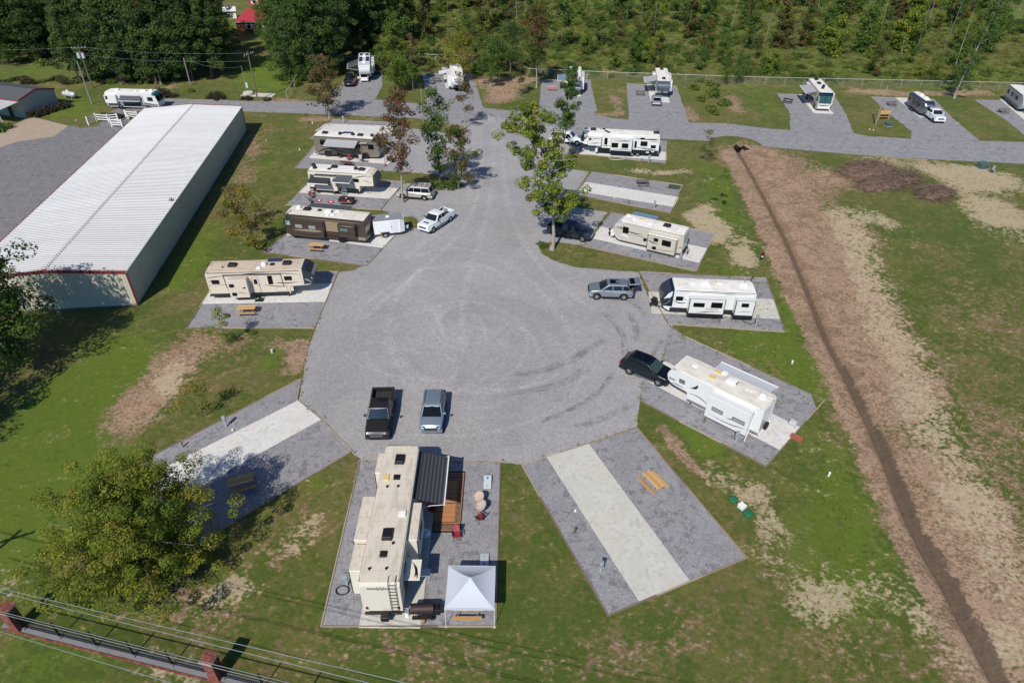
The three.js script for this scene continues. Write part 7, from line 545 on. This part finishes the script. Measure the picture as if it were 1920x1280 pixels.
for (const [at, k, s] of [[[-45.86, -146.96], 1, .95], [[-43.23, -149.52], 1, 1.05], [[-40.95, -153.01], 1, 1.0], [[-50.45, -157.16], 1, 1], [[-48.10, -161.92], 1, 1.05], [[-39.63, -162.21], 0, 1.0], [[-45.98, -168.45], 1, 1.1], [[-38.72, -171.31], 0, 1.05], [[-35.92, -175.73], 0, 1.1], [[-56.18, -173.35], 1, 1], [[-45.08, -178.75], 0, 1.15], [[-33.03, -178.06], 0, 1.05], [[-42.29, -184.70], 0, 1.15], [[-30.08, -180.45], 0, .95], [[-54.82, -183.02], 1, 1.1], [[-37.25, -191.08], 0, 1.1], [[-51.77, -193.08], 0, 1.1], [[-29.20, -193.98], 0, 1.0], [[-61.61, -195.31], 1, 1.05]]) { const o = (k ? oakK : pineK)[pineCount++ % 4]; plantTree(k ? 'oak_tree' : 'pine_tree', k ? 'broad dark oak in the wood behind the solar panelled trailer' : 'tall dark pine in the wood behind the solar panelled trailer', o, at, wr() * 6, s * (.85 + .25 * wr()), k ? 'oaks behind the solar panelled trailer' : 'pines behind the solar panelled trailer'); }
// the overgrown clearing: young trees, dead stems and low growth
const youngK = [['green', 6.5, 2.0], ['lush', 5.5, 2.1], ['mixed', 8, 1.9], ['fresh', 6, 2.2], ['olive', 5, 1.9], ['brown', 6, 1.8]].map(([p, h, r], i) => ({ h, r, cb: .1, n: 44, per: 64, leaf: 0.132, pal: p, cr: .3, seed: 110 + i, tr: .08, shape: 'narrow' }));
const yr = rng(31), inClear = (x, z) => z < -152 + Math.max(0, x - 20) * .05 && z > -258 && x > -40 + (z + 152) * -.1 && x < 150;
{ let n = 0, guard = 0; while (n < 150 && guard++ < 4000) { const x = lerp(-45, 160, yr()), z = lerp(-262, -153, Math.pow(yr(), .75)), b = nz(nB, x / 60, z / 60); if (!inClear(x, z) || b + yr() * .3 < .55) continue; const o = youngK[Math.floor(yr() * 6)]; plantTree('young_tree', 'young ' + { green: 'green', lush: 'bright green', mixed: 'green and rust', fresh: 'fresh green', olive: 'yellow green', brown: 'brownish' }[o.pal] + ' tree in the overgrown clearing beyond the wire fence', o, [x, z], yr() * 6, .5 + .75 * Math.pow(yr(), 1.4), 'young ' + o.pal + ' trees in the clearing'); n++; } }
{ const r = rng(91); for (let n = 0, guard = 0; n < 60 && guard < 900; guard++) { const x = lerp(-52, 150, r()), z = lerp(-255, -172, r()); if (!inClear(x, z) || nz(nB, x / 45 + .3, z / 45) < .47) continue; const o = youngK[[0, 3, 2, 0, 4, 3][Math.floor(r() * 6)]]; plantTree('young_tree', 'taller ' + { green: 'green', mixed: 'green and rust', fresh: 'fresh green', olive: 'yellow green' }[o.pal] + ' tree rising above the scrub of the overgrown clearing', o, [x, z], r() * 6, 1.25 + .8 * r(), 'taller ' + o.pal + ' trees in the clearing'); n++; } }
const stemM = [M('#71685d', .95), M('#8a8074', .95)];
{ const tall = [[31.12, -182.75], [65.54, -188.84], [72.33, -186.67], [79.16, -193.11], [98.74, -176.26], [100.80, -162.23], [117.50, -183.66], [94.00, -173.95], [107.41, -179.87], [113.79, -202.41], [123.40, -233.97], [139.05, -231.19], [-15.03, -212.97], [-9.35, -210.18], [-1.28, -213.57], [3.02, -225.03], [8.79, -222.78], [9.99, -212.52], [10.45, -183.14], [21.70, -223.36], [32.28, -211.96], [51.63, -223.87], [53.48, -206.96], [-26.34, -220.39], [-36.68, -212.03], [-9.52, -230.49], [15.86, -245.66], [50.54, -239.66], [71.86, -229.87], [95.55, -222.54], [100.74, -211.88], [97.49, -193.83], [130.40, -201.72], [147.60, -216.90], [-17.95, -195.75], [0.70, -185.14], [37.46, -196.65], [60.65, -204.41]]; tall.forEach((at, i) => { const r = rng(i * 13 + 5), h = 4 + 11 * r(), t = thing('dead_tree', 'bare dead tree stem standing in the overgrown clearing', 'dead tree', 'bare stems in the clearing'); mesh('stem', bar([0, -.1, 0], [(r() - .5) * 1.4, h, (r() - .5) * 1], .12, 6, .04), stemM[i & 1], t); for (let k = 0; k < 3; k++) { const y0 = h * (.4 + .18 * k), a = r() * 6.3; mesh('branch', bar([0, y0, 0], [Math.cos(a) * 1.1, y0 + .5, Math.sin(a) * 1.1], .04, 4, .01), stemM[i & 1], t); } put(t, at); }); }
function clumpGeo(seed, p, r0, n, per, leaf) { const r = rng(seed), c = []; for (let i = 0; i < n; i++) { const a = r() * 6.3, q = Math.sqrt(r()) * r0; c.push([Math.cos(a) * q, .15 * r0 + r() * .6 * r0 * (1 - q / r0 * .6), Math.sin(a) * q, r0 * .42]); } return leafCloud(c, per, leaf, pal[p], r, .5); }
function scatter(name, label, category, g, pts, seed, smin, smax, sy = 1) { const m = new THREE.InstancedMesh(g, leafMat, pts.length), r = rng(seed), M4 = new THREE.Matrix4(), q = new THREE.Quaternion(), up = new THREE.Vector3(0, 1, 0), c = new THREE.Color(); pts.forEach((p, i) => { const s = lerp(smin, smax, Math.pow(r(), 1.6)); M4.compose(new THREE.Vector3(p[0], 0, p[1]), q.setFromAxisAngle(up, r() * 6.3), new THREE.Vector3(s, s * sy * (.6 + .7 * r()), s)); m.setMatrixAt(i, M4); const v = .75 + .5 * r(); m.setColorAt(i, c.setRGB(v * (.9 + .25 * r()), v, v * .9)); }); m.name = numbered(name); m.castShadow = m.receiveShadow = true; scene.add(m); return tag(m, label, category, null, 'stuff'); }
{ const mk = (n, seed, f) => { const r = rng(seed), out = []; let guard = 0; while (out.length < n && guard++ < n * 30) { const x = lerp(-62, 165, r()), z = lerp(-268, -148, Math.pow(r(), .8)), b = nz(nB, x / 90, z / 70); if (inClear(x, z) && f(b, r(), x, z)) out.push([x, z]); } return out; };
  scatter('undergrowth', 'low green scrub covering the clearing beyond the wire fence', 'undergrowth', clumpGeo(1, 'lush', 1, 8, 34, .09), mk(5200, 1, b => b > .3), 1, .3, 1.0); scatter('undergrowth', 'darker bushy scrub in patches over the clearing', 'undergrowth', clumpGeo(2, 'green', 1, 8, 40, .1), mk(1000, 2, b => b > .54), 2, .6, 1.8, 1.2); scatter('undergrowth', 'pale dry weeds scattered over the clearing', 'undergrowth', clumpGeo(3, 'weed', 1, 7, 26, .08), mk(5200, 3, b => b < .58), 3, .3, .95); scatter('undergrowth', 'brownish brush scattered over the clearing', 'undergrowth', clumpGeo(4, 'brown', 1, 7, 26, .08), mk(900, 4, b => b > .4), 4, .5, 1.4); }
// shrubs and hedges
const hedgeLine = k => [lerp(-109.30, -74.07, k / 29), lerp(-144.95, -145.66, k / 29) + 1.5 * Math.sin(k)], weedLine = k => [1.8 * Math.sin(k * 2.3) + lerp(39.78, 38.57, k / 8), lerp(-149.67, -127.84, k / 8)];
function shrub(label, p, s, pk = 'dark', group = 'shrubs', sy = 1) { const key = 'shrub' + pk; if (!taken[key + '_g']) { taken[key + '_g'] = clumpGeo(9, pk, 1, 16, 34, .12); } const t = thing('shrub', label, 'shrub', group); mesh('foliage', taken[key + '_g'], leafMat, t); mesh('stem', bar([0, -.05, 0], [0, .5, 0], .05, 5), bark, t); t.scale.set(s, s * sy, s); return put(t, p, p[0]); }
pal.plum = [[.05, .03, .025], [.07, .045, .03], [.04, .04, .02], [.035, .05, .02]];
for (const [at, s] of [[[-70.04, -136.24], 1.6], [[-68.50, -135.57], 1.3], [[-67.31, -135.25], 1.0], [[-59.66, -134.41], .8], [[-58.55, -134.80], 1.4], [[-57.25, -133.78], 1.0], [[-52.09, -133.58], 1.0], [[-48.08, -133.35], .7]]) shrub('dark reddish shrub along the verge behind the white motor coach', at, s, 'plum', 'dark verge shrubs'); for (const [at, s] of [[[-86.98, -122.81], 1.3], [[-86.54, -123.74], 1.2], [[-86.27, -125.00], 1.3], [[-85.73, -125.96], 1.2], [[-85.18, -126.94], 1.3], [[-84.52, -127.93], 1.2]]) shrub('dark reddish hedge shrub against the office building end wall', at, s, 'plum', 'office hedge shrubs'); for (const [at, s] of [[[-74.25, -122.55], 1.0], [[-73.15, -122.28], 1.1], [[-72.06, -122.00], 1.0], [[-70.96, -121.73], .9]]) shrub('plum shrub in the bed behind the white rail fence', at, s, 'plum', 'planting bed shrubs'); for (const [at, s] of [[[-87.95, -115.24], 1.5], [[-88.89, -114.39], 1.4]]) shrub('rounded green shrub beside the concrete apron', at, s, 'green', 'apron shrubs');
for (let k = 0; k < 30; k++) shrub('low brown green shrub in the hedgerow in front of the left lawn', hedgeLine(k), .9 + .4 * ((k * 37 % 10) / 10), k % 3 ? 'plum' : 'green', 'hedgerow before the left lawn', .8);
for (let k = 0; k < 9; k++) shrub('bright green weedy shrub in the hedgerow row by the far pads', weedLine(k), 1.2 + .4 * ((k * 53 % 10) / 10), 'lush', 'weedy hedgerow by the far pads', .9); for (const [at, s, l] of [[[-46.23, -143.75], 1.8, 'bright green bush at the chain link fence by the road'], [[-49.21, -148.50], 1.7, 'green bush behind the chain link fence by the road'], [[-9.08, -92.08], 1.1, 'low bush at the foot of the tree clump by the drive'], [[-10.89, -92.43], 1.3, 'dark bush at the foot of the tree clump by the drive'], [[3.52, -74.38], .7, 'small bush at the foot of the tall yellowing tree'], [[-65.16, -138.58], .9, 'bright bush at the foot of the short pale pole'], [[-105.55, -158.53], 1.6, 'pale pine bush on the far left lawn']]) shrub(l, at, s, l.includes('bright') || l.includes('pale') ? 'lush' : 'green', 'single bushes');
{ const r = rng(12), pts = []; for (let k = 0; k < 26000 && pts.length < 4500; k++) { const x = lerp(16, 60, r()), z = lerp(-70, -17, r()); if (nz(nB, x / 17, z / 17) + (r() - .5) * .3 > .52 && x > 17 && segDist([x, z], ditchLine)[0] > 1.6) pts.push([x, z]); } const g = clumpGeo(21, 'lush', .2, 3, 7, .04); const er = rng(55); for (const poly of [driveEdge]) poly.forEach((p, i) => { const q = poly[(i + 1) % poly.length], L = Math.hypot(q[0] - p[0], q[1] - p[1]); for (let k = 0; k < L * 3; k++) { const t = er(), e = (er() - .5) * .5; if (nz(nB, p[0] / 9 + t, p[1] / 9) > .42) pts.push([lerp(p[0], q[0], t) + e, lerp(p[1], q[1], t) + (er() - .5) * .5]); } }); scatter('grass_tufts', 'rough grass tufts standing in the lawn and field', 'grass', g, pts, 9, .5, 1.3, .8); }

renderer.render(scene, camera);
